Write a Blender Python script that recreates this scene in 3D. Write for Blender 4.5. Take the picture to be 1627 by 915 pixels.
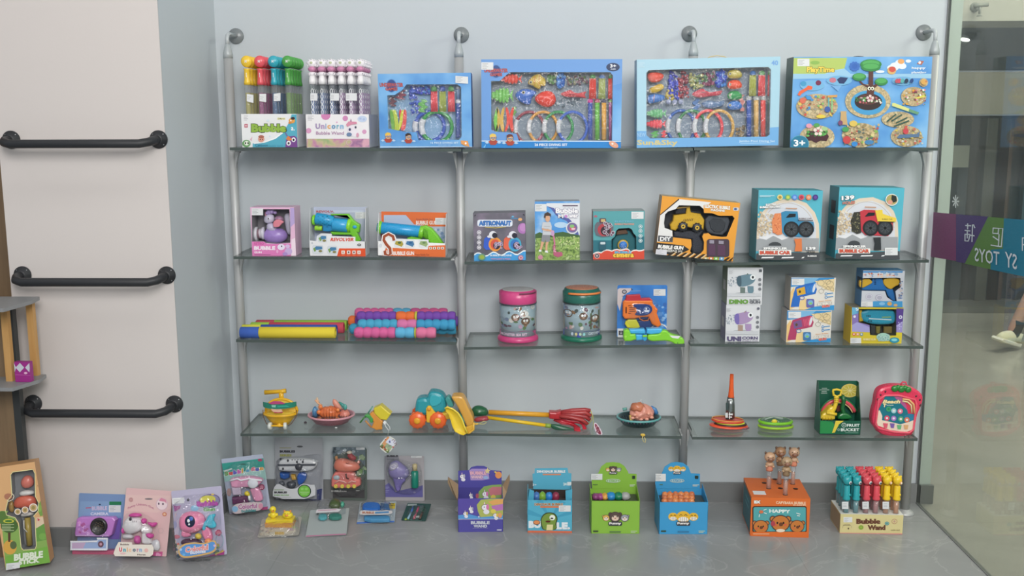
import bpy, math, random
from mathutils import Vector, Matrix, noise
from mathutils.geometry import tessellate_polygon
PI = math.pi
D = bpy.data
sc = bpy.context.scene
for o in list(D.objects): D.objects.remove(o)
COL = sc.collection
random.seed(7)

# ------------------------------------------------------------------ camera
CH = 1.485; FPX = 1594.6
pit, yaw_, rol = map(math.radians, (9.4655,-1.5256,-0.165))
_F = Vector((math.sin(yaw_)*math.cos(pit), math.cos(yaw_)*math.cos(pit),-math.sin(pit)))
_R = Vector((math.cos(yaw_),-math.sin(yaw_),0)); _U = _R.cross(_F)
_R2 = math.cos(rol)*_R + math.sin(rol)*_U; _U2 = -math.sin(rol)*_R + math.cos(rol)*_U
CO = Vector((0,0, CH))
cd = D.cameras.new('camera'); cam = D.objects.new('camera', cd); COL.objects.link(cam)
m = Matrix((_R2, _U2,-_F)).transposed().to_4x4(); m.translation = CO
cam.matrix_world = m
cd.sensor_width = 36; cd.lens = 36*FPX/1627; cd.clip_start = .02; cd.clip_end = 60
sc.camera = cam

def ray(px, py):
    return _F*FPX + _R2*(px-813.5) - _U2*(py-457.5)
def at(px, py, Y):
    d = ray(px, py); return CO + d*(Y/d.y)
def atz(px, py, z):
    d = ray(px, py); return CO + d*((z-CH)/d.z)

# ------------------------------------------------------------------ light
sc.view_settings.view_transform = 'Standard'; sc.view_settings.look = 'None'
sc.view_settings.gamma = 1; sc.view_settings.exposure = 0.0
sc.view_settings.use_curve_mapping = False
wd = D.worlds.new('world'); sc.world = wd; wd.use_nodes = True
bg = wd.node_tree.nodes['Background']
def world_nodes():
    """unseen rest of the shop: pale room, rows of downlights added for glints"""
    n, l = wd.node_tree.nodes, wd.node_tree.links
    def mth(op, a, b=None, c=None):
        q = n.new('ShaderNodeMath'); q.operation = op
        for i, v in enumerate((a, b, c)):
            if v is None: continue
            if isinstance(v, (int, float)): q.inputs[i].default_value = v
            else: l.new(v, q.inputs[i])
        return q.outputs[0]
    tc = n.new('ShaderNodeTexCoord'); sx = n.new('ShaderNodeSeparateXYZ'); l.new(tc.outputs['Generated'], sx.inputs[0])
    z = mth('MAXIMUM', sx.outputs[2], .02)
    u, v = mth('DIVIDE', sx.outputs[0], z), mth('DIVIDE', sx.outputs[1], z)
    fu = mth('SUBTRACT', mth('FRACT', mth('MULTIPLY', u, 1.15)), .5); fv = mth('SUBTRACT', mth('FRACT', mth('MULTIPLY', v, .9)), .5)
    r2 = mth('ADD', mth('MULTIPLY', fu, fu), mth('MULTIPLY', fv, fv))
    R = mth('ADD', mth('MULTIPLY', u, u), mth('MULTIPLY', v, v))
    lamp = mth('MULTIPLY', mth('LESS_THAN', r2, .009), mth('LESS_THAN', R, 20))
    mx = n.new('ShaderNodeMix'); mx.data_type = 'RGBA'; l.new(lamp, mx.inputs[0])
    mx.inputs[6].default_value = (.86*WB, .93*WB, 1*WB, 1); mx.inputs[7].default_value = (WL, WL*.98, WL*.94,1)
    l.new(mx.outputs[2], bg.inputs[0]); bg.inputs[1].default_value = 1
WB, WL = .325,8.5
world_nodes()
def area(name, loc, size, e, col=(1,1,1), tgt=None, sy=None):
    l = D.lights.new(name, 'AREA'); l.size = size; l.energy = e; l.color = col
    if sy: l.shape = 'RECTANGLE'; l.size_y = sy
    o = D.objects.new(name, l); COL.objects.link(o); o.location = loc
    if tgt:
        o.rotation_euler = (Vector(tgt)-Vector(loc)).to_track_quat('-Z', 'Y').to_euler()
    return o
for i, (x, e) in enumerate(((-1.75, .6),(-.75, .9),(.1, .9),(.95,1.0))):
    area('ceiling_spot_light', (x, 2.55,2.95), .10, e, (1, .985, .96),(x*.8,3.8,1.1))
area('shop_fill_light', (-1.6,1.3,3.0),1.2,3.5,(1, .78, .66),(-1.5,3.3, .6))  # unseen warm fill, added for the left column
area('shop_fill_light', (0.2, .9,3.0),1.2,2,(1, .97, .95),(0,3.6, .5))
area('shop_fill_light', (.5,-.9,2.9),1.6,134,(1, .97, .95),(0,3.5,-.2))  # large unseen fill added from the camera side to brighten the shelf bays
area('mall_fill_light', (3.3,2.4,2.9),1.0,48,(1, .96, .90),(3.4,8,1.7))  # unseen fill added to lift the mall's upright faces
area('mall_fill_light', (2.7,1.2,2.6),   .6,34,(1, .97, .95),(1.5,3.8,1.0))  # unseen fill added to brighten the wall strip beyond the glass
area('mall_fill_light', (3.4,5.2,3.4),2.0,120,(1, .93, .82),(3.4,5.2,0))

# ------------------------------------------------------------------ materials
def lin(h):
    out = []
    for i in (0,2,4):
        c = int(h[i:i+2],16)/255
        out.append(c/12.92 if c <= .04045 else ((c+.055)/1.055)**2.4)
    return out
GAIN = 1.0
MATS = {}
def newmat(name):
    m = D.materials.new(name); m.use_nodes = True
    return m, m.node_tree.nodes, m.node_tree.links, m.node_tree.nodes['Principled BSDF']
def mat(key):
    """key = 'rrggbb' printed card, or 'kind:rrggbb'"""
    if key in MATS: return MATS[key]
    if key in SPECIAL: MATS[key] = SPECIAL[key](); return MATS[key]
    kind, hx = key.split(':') if ':' in key else ('c', key)
    c = [min(.92, v*GAIN) for v in lin(hx)]
    m, n, l, b = newmat({'c': 'printed_card_', 'p': 'plastic_', 'k': 'metal_', 'f': 'foam_', 't': 'tinted_plastic_'}[kind]+hx)
    m.diffuse_color = (*c, 1)
    b.inputs['Base Color'].default_value = (*c, 1)
    rough = {'c': .42, 'p': .28, 'k': .32, 'f': .8, 't': .15}[kind]
    b.inputs['Roughness'].default_value = rough
    if kind == 'c': b.inputs['Specular IOR Level'].default_value = .35
    if kind == 'k': b.inputs['Metallic'].default_value = .85
    nz = n.new('ShaderNodeTexNoise'); nz.inputs['Scale'].default_value = 60 if kind != 'f' else 500
    nz.inputs['Detail'].default_value = 1
    mr = n.new('ShaderNodeMapRange'); mr.inputs[3].default_value = rough*.8; mr.inputs[4].default_value = rough*1.2
    l.new(nz.outputs[0], mr.inputs[0]); l.new(mr.outputs[0], b.inputs['Roughness'])
    if kind == 'f':
        bp = n.new('ShaderNodeBump'); bp.inputs[0].default_value = .4; bp.inputs[1].default_value = .002
        l.new(nz.outputs[0], bp.inputs['Height']); l.new(bp.outputs[0], b.inputs['Normal'])
    if kind == 't':
        tr = n.new('ShaderNodeBsdfTransparent'); tr.inputs[0].default_value = (*[min(1, v**.4) for v in c],1)
        mx = n.new('ShaderNodeMixShader'); mx.inputs[0].default_value = .5
        l.new(tr.outputs[0], mx.inputs[1]); l.new(b.outputs[0], mx.inputs[2])
        l.new(mx.outputs[0], n['Material Output'].inputs[0])
    MATS[key] = m; return m

def thin_fresnel(n, l, ior):
    """Fresnel for a thin clear sheet: the same from either side"""
    fr = n.new('ShaderNodeFresnel'); ge = n.new('ShaderNodeNewGeometry')
    a = n.new('ShaderNodeMath'); a.operation = 'MULTIPLY_ADD'; a.inputs[1].default_value = -2; a.inputs[2].default_value = 1
    b = n.new('ShaderNodeMath'); b.operation = 'POWER'; b.inputs[0].default_value = ior
    l.new(ge.outputs['Backfacing'], a.inputs[0]); l.new(a.outputs[0], b.inputs[1]); l.new(b.outputs[0], fr.inputs[0])
    return fr
def m_film(bump=0.0, scale=30, base=(.97, .98, .99), name='clear_window_film', rough=.06, ior=1.45, haze=0.0, dist=.02):
    m, n, l, b = newmat(name); n.remove(b)
    tr = n.new('ShaderNodeBsdfTransparent'); tr.inputs[0].default_value = (*base, 1)
    gl = n.new('ShaderNodeBsdfGlossy'); gl.inputs['Roughness'].default_value = rough
    fr = thin_fresnel(n, l, ior)
    mx = n.new('ShaderNodeMixShader')
    if bump:
        nz = n.new('ShaderNodeTexNoise'); nz.inputs['Scale'].default_value = scale; nz.inputs['Detail'].default_value = 3
        tc = n.new('ShaderNodeTexCoord'); l.new(tc.outputs['Object'], nz.inputs['Vector'])
        bp = n.new('ShaderNodeBump'); bp.inputs[0].default_value = bump; bp.inputs[1].default_value = dist
        l.new(nz.outputs[0], bp.inputs['Height']); l.new(bp.outputs[0], gl.inputs['Normal']); l.new(bp.outputs[0], fr.inputs['Normal'])
    l.new(fr.outputs[0], mx.inputs[0]); l.new(tr.outputs[0], mx.inputs[1]); l.new(gl.outputs[0], mx.inputs[2])
    out = mx
    if haze:
        df = n.new('ShaderNodeBsdfDiffuse'); df.inputs[0].default_value = (.8, .82, .84,1)
        m2 = n.new('ShaderNodeMixShader'); m2.inputs[0].default_value = haze
        l.new(mx.outputs[0], m2.inputs[1]); l.new(df.outputs[0], m2.inputs[2]); out = m2
    l.new(out.outputs[0], n['Material Output'].inputs[0])
    return m
def m_wall(name, c1, c2, rough=.6):
    m, n, l, b = newmat(name)
    nz = n.new('ShaderNodeTexNoise'); nz.inputs['Scale'].default_value = 2.2; nz.inputs['Detail'].default_value = 4
    cr = n.new('ShaderNodeValToRGB'); cr.color_ramp.elements[0].color = (*c1,1); cr.color_ramp.elements[1].color = (*c2,1)
    n2 = n.new('ShaderNodeTexNoise'); n2.inputs['Scale'].default_value = 180
    bp = n.new('ShaderNodeBump'); bp.inputs[0].default_value = .06; bp.inputs[1].default_value = .002
    tc = n.new('ShaderNodeTexCoord')
    l.new(tc.outputs['Object'], nz.inputs[0]); l.new(tc.outputs['Object'], n2.inputs[0])
    l.new(nz.outputs[0], cr.inputs[0]); l.new(cr.outputs[0], b.inputs['Base Color'])
    l.new(n2.outputs[0], bp.inputs['Height']); l.new(bp.outputs[0], b.inputs['Normal'])
    b.inputs['Roughness'].default_value = rough
    return m
def m_marble(name, dark, light, vein, tile, rough, joint=.86):
    m, n, l, b = newmat(name)
    tc = n.new('ShaderNodeTexCoord')
    n1 = n.new('ShaderNodeTexNoise'); n1.inputs['Scale'].default_value = 1.6; n1.inputs['Detail'].default_value = 8; n1.inputs['Distortion'].default_value = 1.2
    cr = n.new('ShaderNodeValToRGB'); e = cr.color_ramp.elements
    e[0].position = .3; e[0].color = (*dark, 1); e[1].position = .72; e[1].color = (*light, 1)
    n2 = n.new('ShaderNodeTexNoise'); n2.inputs['Scale'].default_value = 2.3; n2.inputs['Detail'].default_value = 6; n2.inputs['Distortion'].default_value = 2.5
    vr = n.new('ShaderNodeValToRGB'); v = vr.color_ramp.elements
    v[0].position = .485; v[0].color = (0,0,0,1); v[1].position = .5; v[1].color = (.28, .28, .28,1)
    v2 = v.new(.515); v2.color = (0,0,0,1)
    mx = n.new('ShaderNodeMix'); mx.data_type = 'RGBA'
    br = n.new('ShaderNodeTexBrick'); br.offset = 0; br.inputs['Scale'].default_value = 1
    br.inputs['Brick Width'].default_value = tile; br.inputs['Row Height'].default_value = tile
    br.inputs['Mortar Size'].default_value = .0016; br.inputs['Color1'].default_value = br.inputs['Color2'].default_value = (1,1,1,1)
    br.inputs['Mortar'].default_value = (joint, joint, joint, 1)
    mm = n.new('ShaderNodeMix'); mm.data_type = 'RGBA'; mm.blend_type = 'MULTIPLY'; mm.inputs[0].default_value = 1
    for q in (n1, n2): l.new(tc.outputs['Object'], q.inputs[0])
    l.new(tc.outputs['Object'], br.inputs[0])
    l.new(n1.outputs[0], cr.inputs[0]); l.new(n2.outputs[0], vr.inputs[0])
    l.new(vr.outputs[0], mx.inputs[0]); l.new(cr.outputs[0], mx.inputs[6]); mx.inputs[7].default_value = (*vein, 1)
    l.new(mx.outputs[2], mm.inputs[6]); l.new(br.outputs[0], mm.inputs[7]); l.new(mm.outputs[2], b.inputs['Base Color'])
    b.inputs['Roughness'].default_value = rough
    return m
def m_wood(name, c1, c2, sc_=8):
    m, n, l, b = newmat(name)
    tc = n.new('ShaderNodeTexCoord'); mp = n.new('ShaderNodeMapping'); mp.inputs['Scale'].default_value = (1,1, .08)
    nz = n.new('ShaderNodeTexNoise'); nz.inputs['Scale'].default_value = sc_*10; nz.inputs['Detail'].default_value = 5
    cr = n.new('ShaderNodeValToRGB'); cr.color_ramp.elements[0].color = (*lin(c1),1); cr.color_ramp.elements[1].color = (*lin(c2),1)
    l.new(tc.outputs['Object'], mp.inputs[0]); l.new(mp.outputs[0], nz.inputs[0]); l.new(nz.outputs[0], cr.inputs[0]); l.new(cr.outputs[0], b.inputs['Base Color'])
    b.inputs['Roughness'].default_value = .5
    return m
def m_wash(name, cols, scale=3, axis=None, rough=.4, detail=3):
    """printed colour wash: a procedural mottled print"""
    m, n, l, b = newmat(name)
    tc = n.new('ShaderNodeTexCoord'); nz = n.new('ShaderNodeTexNoise'); nz.inputs['Scale'].default_value = scale; nz.inputs['Detail'].default_value = detail
    cr = n.new('ShaderNodeValToRGB'); e = cr.color_ramp.elements
    k = len(cols)
    e[0].position = .34; e[0].color = (*lin(cols[0]),1); e[1].position = .66; e[1].color = (*lin(cols[-1]),1)
    for i in range(1, k-1):
        q = e.new(.34+.32*i/(k-1)); q.color = (*lin(cols[i]),1)
    l.new(tc.outputs['Object'], nz.inputs[0]); l.new(nz.outputs[0], cr.inputs[0]); l.new(cr.outputs[0], b.inputs['Base Color'])
    b.inputs['Roughness'].default_value = rough
    return m
def m_glass_shelf():
    m, n, l, b = newmat('shelf_glass'); n.remove(b)
    tr = n.new('ShaderNodeBsdfTransparent'); tr.inputs[0].default_value = (.90, .935, .92,1)
    gl = n.new('ShaderNodeBsdfGlossy'); gl.inputs['Roughness'].default_value = .03
    df = n.new('ShaderNodeBsdfDiffuse'); df.inputs[0].default_value = (.45, .49, .47,1)
    fr = thin_fresnel(n, l, 1.5)
    m1 = n.new('ShaderNodeMixShader'); m1.inputs[0].default_value = .08
    mx = n.new('ShaderNodeMixShader')
    l.new(tr.outputs[0], m1.inputs[1]); l.new(df.outputs[0], m1.inputs[2])
    l.new(fr.outputs[0], mx.inputs[0]); l.new(m1.outputs[0], mx.inputs[1]); l.new(gl.outputs[0], mx.inputs[2])
    l.new(mx.outputs[0], n['Material Output'].inputs[0]); return m
def m_steel():
    m, n, l, b = newmat('brushed_steel')
    b.inputs['Metallic'].default_value = .25; b.inputs['Base Color'].default_value = (.47, .48, .48,1)
    nz = n.new('ShaderNodeTexNoise'); nz.inputs['Scale'].default_value = 40
    mr = n.new('ShaderNodeMapRange'); mr.inputs[3].default_value = .38; mr.inputs[4].default_value = .5
    l.new(nz.outputs[0], mr.inputs[0]); l.new(mr.outputs[0], b.inputs['Roughness']); return m
def m_black():
    m, n, l, b = newmat('black_powder_coat')
    b.inputs['Base Color'].default_value = (.022, .024, .028,1); b.inputs['Roughness'].default_value = .45
    nz = n.new('ShaderNodeTexNoise'); nz.inputs['Scale'].default_value = 600
    bp = n.new('ShaderNodeBump'); bp.inputs[0].default_value = .2; bp.inputs[1].default_value = .001
    l.new(nz.outputs[0], bp.inputs['Height']); l.new(bp.outputs[0], b.inputs['Normal']); return m
def m_emit():
    m, n, l, b = newmat('glint_glow'); b.inputs['Emission Color'].default_value = (1, .98, .95,1); b.inputs['Emission Strength'].default_value = 8; return m
SPECIAL = {
    'film': lambda: m_film(.25,14, name='clear_window_film'),
    'crinkle': lambda: m_film(1.0,38, name='crinkled_clear_film', rough=.03, ior=1.8, haze=.02),
    'crinkle2': lambda: m_film(1.0,24, name='crinkled_clear_bag', dist=.035, rough=.03, ior=1.8, haze=.0),
    'blister': lambda: m_film(.5,25, name='clear_blister', rough=.04, ior=1.6, haze=.02),
    'tube': lambda: m_film(0,25, name='clear_tube', rough=.08, ior=1.5, haze=.10),
    'pane': lambda: m_film(0,1, base=(.79, .82, .78), name='storefront_glass', rough=.0, ior=1.28, haze=.05),
    'shelf': m_glass_shelf, 'steel': m_steel, 'black': m_black, 'lamp': m_emit,
    'foil': lambda: mat('k:c9cdd2'),
    'wallw': lambda: m_wall('painted_back_wall', (.515, .562, .59),(.545, .59, .62)),
    'wallc': lambda: m_wall('painted_column', (.655, .61, .585),(.68, .635, .61)),
    'wallm': lambda: m_wall('mall_plaster', (.40, .40, .355),(.44, .44, .39)),
    'base': lambda: m_wall('grey_skirting', (.19, .20, .20),(.22, .225, .225), .4),
    'floor': lambda: m_marble('grey_marble_tile', (.255, .265, .268),(.35, .36, .36),(.50, .50, .50), .9, .22),
    'floorm': lambda: m_marble('beige_marble_tile', (.35, .35, .30),(.45, .44, .385),(.53, .51, .45),1.2, .18, .8),
    'wood': lambda: m_wood('light_wood', 'b98a4e', 'd0a468'),
    'woodd': lambda: m_wood('brown_wood', '6f5a44', '8d7659'),
    'sea': lambda: m_wash('blue_sea_print', ('4f8fd2', '69a8e0', '86bce8'),7),
    'seadeep': lambda: m_wash('deep_blue_print', ('2f74c4', '3c84d4', '4f98de'),12),
    'sand': lambda: m_wash('sand_print', ('b09a74', 'd0bb92', '9f9270', 'd8c8a0'),60),
    'meadow': lambda: m_wash('meadow_print', ('4c6b35', '7c9a4c', '9db868', '5d7d3e', 'b7c98c'),45),
    'skyp': lambda: m_wash('sky_print', ('4a92d8', '5fa2e0', 'a9cbe9'),14),
    'galaxy': lambda: m_wash('grey_violet_print', ('5b5a68', '6c6975', '84788c'),12),
    'rainbow': lambda: m_wash('rainbow_wash', ('8fae7a', 'c3b98f', 'c58aa8', '9a6f98', 'd9a8b8'),16),
    'tray': lambda: m_film(.6,40, base=(.7, .8, .92), name='clear_blue_tray', rough=.1, ior=1.6, haze=.12),
}

# ------------------------------------------------------------------ geometry helpers
ALLG = []
C = dict(C11=(370,70,5.083), C12=(590,80,5.384), C13=(750,80,5.381), C14=(995,80,5.380), C15=(1240,80,5.381),
 C21=(380,310,7.395), C22=(580,310,6.026), C23=(830,290,6.536), C24=(1020,290,6.533), C25=(1170,280,6.1), C26=(1300,280,6.1),
 C31=(370,470,4.397), C32=(770,440,7.038), C33=(960,440,7.036), C34=(1130,410,6.1), C35=(1330,415,6.313),
 C41=(390,600,8.563), C42=(570,600,7.038), C43=(740,620,7.395), C44=(950,620,10.17), C45=(1100,590,7.622), C46=(1270,590,7.624),
 F1=(340,700,5.383), F2=(510,690,5.933), F3=(0,720,4.694), F4=(170,770,6.31), F5=(710,720,6.1), F6=(920,720,6.1),
 VG=(1470,300,6.102), VG2=(1480,180,5.72), VG3=(1480,420,6.537), VU=(0,460,5.083), F7=(1160,700,5.386), F8=(1300,720,6.1), PX=(0,0,1))
def px(view, x, y):
    a, b, s = C[view]; return a+x/s, b+y/s
TXT = {}
def text_mesh(s, off=0.0):
    k = (s, off)
    if k not in TXT:
        c = D.curves.new('text', 'FONT'); c.body = s; c.resolution_u = 2; c.offset = off
        o = D.objects.new('text', c); me = o.to_mesh()
        V = [(v.co.x, v.co.y) for v in me.vertices]; Fc = [tuple(p.vertices) for p in me.polygons]
        TXT[k] = (V, Fc); D.objects.remove(o); D.curves.remove(c)
    return TXT[k]
def area2(p): return sum(p[i][0]*p[(i+1) % len(p)][1]-p[(i+1) % len(p)][0]*p[i][1] for i in range(len(p)))
def inset(p, d):
    """offset a ccw polygon inwards"""
    n = len(p); out = []
    for i in range(n):
        a, b, c = Vector(p[i-1]), Vector(p[i]), Vector(p[(i+1) % n])
        e1, e2 = (b-a),(c-b)
        if e1.length < 1e-9 or e2.length < 1e-9: out.append(p[i]); continue
        e1.normalize(); e2.normalize()
        n1, n2 = Vector((-e1.y, e1.x)), Vector((-e2.y, e2.x)); k = n1+n2
        L = max(.35,(1+n1.dot(n2))/2)
        q = b+k*(d/2/L); out.append((q.x, q.y))
    return out
def smoothp(p, it=2):
    for _ in range(it):
        q = []
        for i in range(len(p)):
            a, b = p[i], p[(i+1) % len(p)]
            q += [(a[0]*.75+b[0]*.25, a[1]*.75+b[1]*.25),(a[0]*.25+b[0]*.75, a[1]*.25+b[1]*.75)]
        p = q
    return p
def ellp(cx, cy, rx, ry, n=18, a=0):
    ca, sa = math.cos(a), math.sin(a)
    return [(cx+rx*math.cos(t)*ca-ry*math.sin(t)*sa, cy+rx*math.cos(t)*sa+ry*math.sin(t)*ca) for t in (2*PI*i/n for i in range(n))]
def rrect(x0, y0, x1, y1, r, n=4):
    o = []
    for cx, cy, a in ((x1-r, y1-r, 0),(x0+r, y1-r, 1),(x0+r, y0+r, 2),(x1-r, y0+r, 3)):
        for i in range(n+1):
            t = (a+i/n)*PI/2; o.append((cx+r*math.cos(t), cy+r*math.sin(t)))
    return o
class G:
    def __init__(s, T, name, label=None, parent=None):
        s.T, s.name, s.label, s.parent = T, name, label, parent
        s.v, s.f, s.m, s.s, s.keys = [],[],[],[],[]
        s.lay = 0; s.obj = None; s.yp = 0.0; s.base = 0.0; s.view = T.view; s.X = None
        ALLG.append(s)
    def mi(s, k):
        if k not in s.keys: s.keys.append(k)
        return s.keys.index(k)
    def add(s, V, Fc, k, sm=False):
        o = len(s.v)
        s.v += [tuple(s.X @ Vector(v)) for v in V] if s.X else V
        j = s.mi(k)
        for f in Fc: s.f.append([i+o for i in f]); s.m.append(j); s.s.append(sm)
    # ---- picture coordinates to the local plane y=yp
    def p(s, cx, cy, y=None, clamp=False):
        y = s.yp if y is None else y
        u, v = px(s.view, cx, cy); d = ray(u, v); Mi = s.T.Mi
        o = Mi @ CO; dd = (Mi.to_3x3() @ d); t = (y-o.y)/dd.y; q = o+dd*t
        if clamp and s.T.w:
            return (max(-s.T.w/2, min(s.T.w/2, q.x)), max(0, min(s.T.h, q.z)))
        return (q.x, q.z)
    # ---- flat print on the face
    def poly(s, pts, k, clamp=True, step=1.0, view=True):
        q = [s.p(*a, clamp=clamp) for a in pts] if view else pts
        if area2(q) < 0: q = q[::-1]
        s.lay += step
        y = s.yp-s.lay*.00009-.0002
        V = [(a, y, b) for a, b in q]
        tr = tessellate_polygon([[Vector((a, b, 0)) for a, b in q]]) if len(q) > 4 else [list(range(len(q)))]
        Fc = []
        for t in tr:
            t = list(t)
            if area2([q[i] for i in t]) < 0: t = t[::-1]
            Fc.append(t)
        s.add(V, Fc, k)
    def r(s, x0, y0, x1, y1, k, rad=0):
        s.poly(rrect(x0, y0, x1, y1, rad, 3) if rad else [(x0, y0),(x1, y0),(x1, y1),(x0, y1)], k)
    def e(s, cx, cy, rx, ry=None, k='ffffff', a=0, n=16): s.poly(ellp(cx, cy, rx, ry or rx, n, a), k)
    def ring(s, cx, cy, rx, ry, t, k, a0=0, a1=2*PI, n=20):
        s.ln([(cx+rx*math.cos(a0+(a1-a0)*i/n), cy+ry*math.sin(a0+(a1-a0)*i/n)) for i in range(n+1)], t, k)
    def ln(s, pts, w, k, step=1):
        s.lay += step; y = s.yp-s.lay*.00009-.0002; V = []; n = len(pts)
        for i, a in enumerate(pts):
            b = Vector(pts[min(i+1, n-1)])-Vector(pts[max(i-1,0)])
            if b.length < 1e-6: b = Vector((1,0))
            b.normalize(); nx, ny = -b.y*w/2, b.x*w/2
            for sg in (1,-1):
                q = s.p(a[0]+nx*sg, a[1]+ny*sg, clamp=True); V.append((q[0], y, q[1]))
        Fc = []
        for i in range(n-1):
            f = [2*i, 2*i+1,2*i+3,2*i+2]
            if area2([(V[j][0], V[j][2]) for j in f]) < 0: f = f[::-1]
            Fc.append(f)
        s.add(V, Fc, k)
    def t(s, txt, x0, y0, x1, y1, k, bold=.02, out=None, slant=0, rot=0, arc=0, ow=.035, mirror=False):
        base, _ = text_mesh(txt, bold)
        if not base: return
        bx0, bx1 = min(v[0] for v in base), max(v[0] for v in base); by0, by1 = min(v[1] for v in base), max(v[1] for v in base)
        for off, key in (((bold+ow, out),) if out else ())+((bold, k),):
            V, Fc = text_mesh(txt, off); s.lay += 1; y = s.yp-s.lay*.00009-.0002; Q = []
            for a, b in V:
                u = (a-bx0)/(bx1-bx0); w = (b-by0)/(by1-by0+1e-9)
                if mirror: u = 1-u
                X = x0+(x1-x0)*u+slant*w; Y = y1-(y1-y0)*w+rot*(u-.5)-arc*(1-(2*u-1)**2)
                q = s.p(X, Y); Q.append((q[0], y, q[1]))
            F2 = []
            for f in Fc:
                f = list(f)
                if area2([(Q[j][0], Q[j][2]) for j in f]) < 0: f = f[::-1]
                F2.append(f)
            s.add(Q, F2, key)
    def lines(s, x0, y0, x1, y1, n, k='8d9096', w=2):
        for i in range(n):
            y = y0+(y1-y0)*(i+.5)/n
            s.ln([(x0, y),(x0+(x1-x0)*(.95 if i % 2 == 0 else .7), y)], w, k, step=.3)
    def tag(s, x0, y0, x1, y1, rot=0):
        """small white price sticker with printed lines"""
        s.poly([(x0, y0),(x1, y0+rot),(x1, y1+rot),(x0, y1)], 'dfe1e2')
        h = y1-y0
        s.lines(x0+(x1-x0)*.08, y0+h*.12, x0+(x1-x0)*.6, y0+h*.9,4, 'a2a6aa', max(1.2, h*.06))
    def specks(s, x0, y0, x1, y1, n, ks, r0, r1, seed=1):
        R = random.Random(seed)
        for i in range(n):
            x, y, q = R.uniform(x0, x1), R.uniform(y0, y1), R.uniform(r0, r1)
            s.poly([(x+q*math.cos(a)*R.uniform(.6,1.3), y+q*math.sin(a)*R.uniform(.6,1.1)) for a in (0,1.05,2.1,3.14,4.2,5.2)], ks[i % len(ks)], step=.15)
    # ---- solids (local coordinates)
    def box(s, x0, x1, y0, y1, z0, z1, k):
        V = [(x, y, z) for z in (z0, z1) for y in (y0, y1) for x in (x0, x1)]
        s.add(V, [[0,2,3,1],[4,5,7,6],[0,1,5,4],[2,6,7,3],[0,4,6,2],[1,3,7,5]], k)
    def prism(s, q, y0, y1, k, bev=0, kside=None, sm=False):
        """polygon (x,z) extruded from y0 (front) to y1 (back), front and back edges bevelled"""
        if area2(q) < 0: q = q[::-1]
        n = len(q)
        rings = [(inset(q, bev), y0),(inset(q, bev*.3), y0+bev*.35),(q, y0+bev),(q, y1-bev),(inset(q, bev), y1)] if bev else [(q, y0),(q, y1)]
        V = [(a, y, b) for P, y in rings for a, b in P]; Fc = []
        for j in range(len(rings)-1):
            for i in range(n):
                a, b = j*n+i, j*n+(i+1) % n
                Fc.append([a, a+n, b+n, b])
        s.add(V, [f[::-1] for f in Fc], kside or k, sm)
        V0 = [Vector((a, b, 0)) for a, b in rings[0][0]]
        tr = tessellate_polygon([V0]); o = len(s.v)
        for P, y, fl in ((rings[0][0], y0,0),(rings[-1][0], y1,1)):
            Fc = []
            for t in tr:
                t = list(t)
                if (area2([P[i] for i in t]) < 0) != bool(fl): t = t[::-1]
                Fc.append(t)
            s.add([(a, y, b) for a, b in P], Fc, k)
    def pp(s, pts, y0, y1, k, bev=.003, sm=0, **kw):
        """prism whose outline is read off the picture at depth y0"""
        if sm: pts = smoothp(pts, sm)
        s.prism([s.p(*a, y=y0) for a in pts], y0, y1, k, bev, **kw)
    def puff(s, pts, yc, t, k, view=True, sm=1, half=False):
        """pillow-like solid inside an outline"""
        if sm: pts = smoothp(pts, sm)
        q = [s.p(*a, y=yc) for a in pts] if view else pts
        if area2(q) < 0: q = q[::-1]
        cx = sum(a for a, b in q)/len(q); cz = sum(b for a, b in q)/len(q); n = len(q)
        lv = [(0.0,1),(.45, .89),(.75, .66),(.93, .37),(1,0)]
        lv = [(r, -h) for r, h in lv]+([] if half else [(r, h) for r, h in lv[:-1]][::-1])
        V = []; 
        for r, h in lv:
            for a, b in q: V.append((cx+(a-cx)*r, yc+h*t/2, cz+(b-cz)*r))
        Fc = []
        for j in range(len(lv)-1):
            for i in range(n):
                a, b = j*n+i, j*n+(i+1) % n
                Fc.append([a, b, b+n, a+n])
        s.add(V, [f[::-1] for f in Fc], k, True)
    def ell(s, c, r, k, nu=14, nv=9, R=None):
        V = []; Fc = []
        for j in range(nv+1):
            ph = PI*j/nv-PI/2
            for i in range(nu):
                th = 2*PI*i/nu
                d = Vector((r[0]*math.cos(ph)*math.cos(th), r[1]*math.cos(ph)*math.sin(th), r[2]*math.sin(ph)))
                if R: d = R @ d
                V.append((c[0]+d.x, c[1]+d.y, c[2]+d.z))
        for j in range(nv):
            for i in range(nu):
                a, b = j*nu+i, j*nu+(i+1) % nu
                Fc.append([a, b, b+nu, a+nu])
        s.add(V, Fc, k, True)
    def lathe(s, prof, k, c=(0,0,0), axis=None, n=20, sm=True, sy=1.0):
        """profile [(r, z)...] spun about z, moved to c, turned so z points along axis"""
        Q = Vector(axis).to_track_quat('Z', 'Y').to_matrix() if axis else None
        V = []; Fc = []
        for r, z in prof:
            for i in range(n):
                a = 2*PI*i/n; d = Vector((r*math.cos(a), r*sy*math.sin(a), z))
                if Q: d = Q @ d
                V.append((c[0]+d.x, c[1]+d.y, c[2]+d.z))
        for j in range(len(prof)-1):
            for i in range(n):
                a, b = j*n+i, j*n+(i+1) % n
                Fc.append([a, b, b+n, a+n])
        if prof[0][0] > 1e-6: Fc.append(list(range(n))[::-1])
        if prof[-1][0] > 1e-6: Fc.append([len(V)-n+i for i in range(n)])
        s.add(V, Fc, k, sm)
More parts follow.
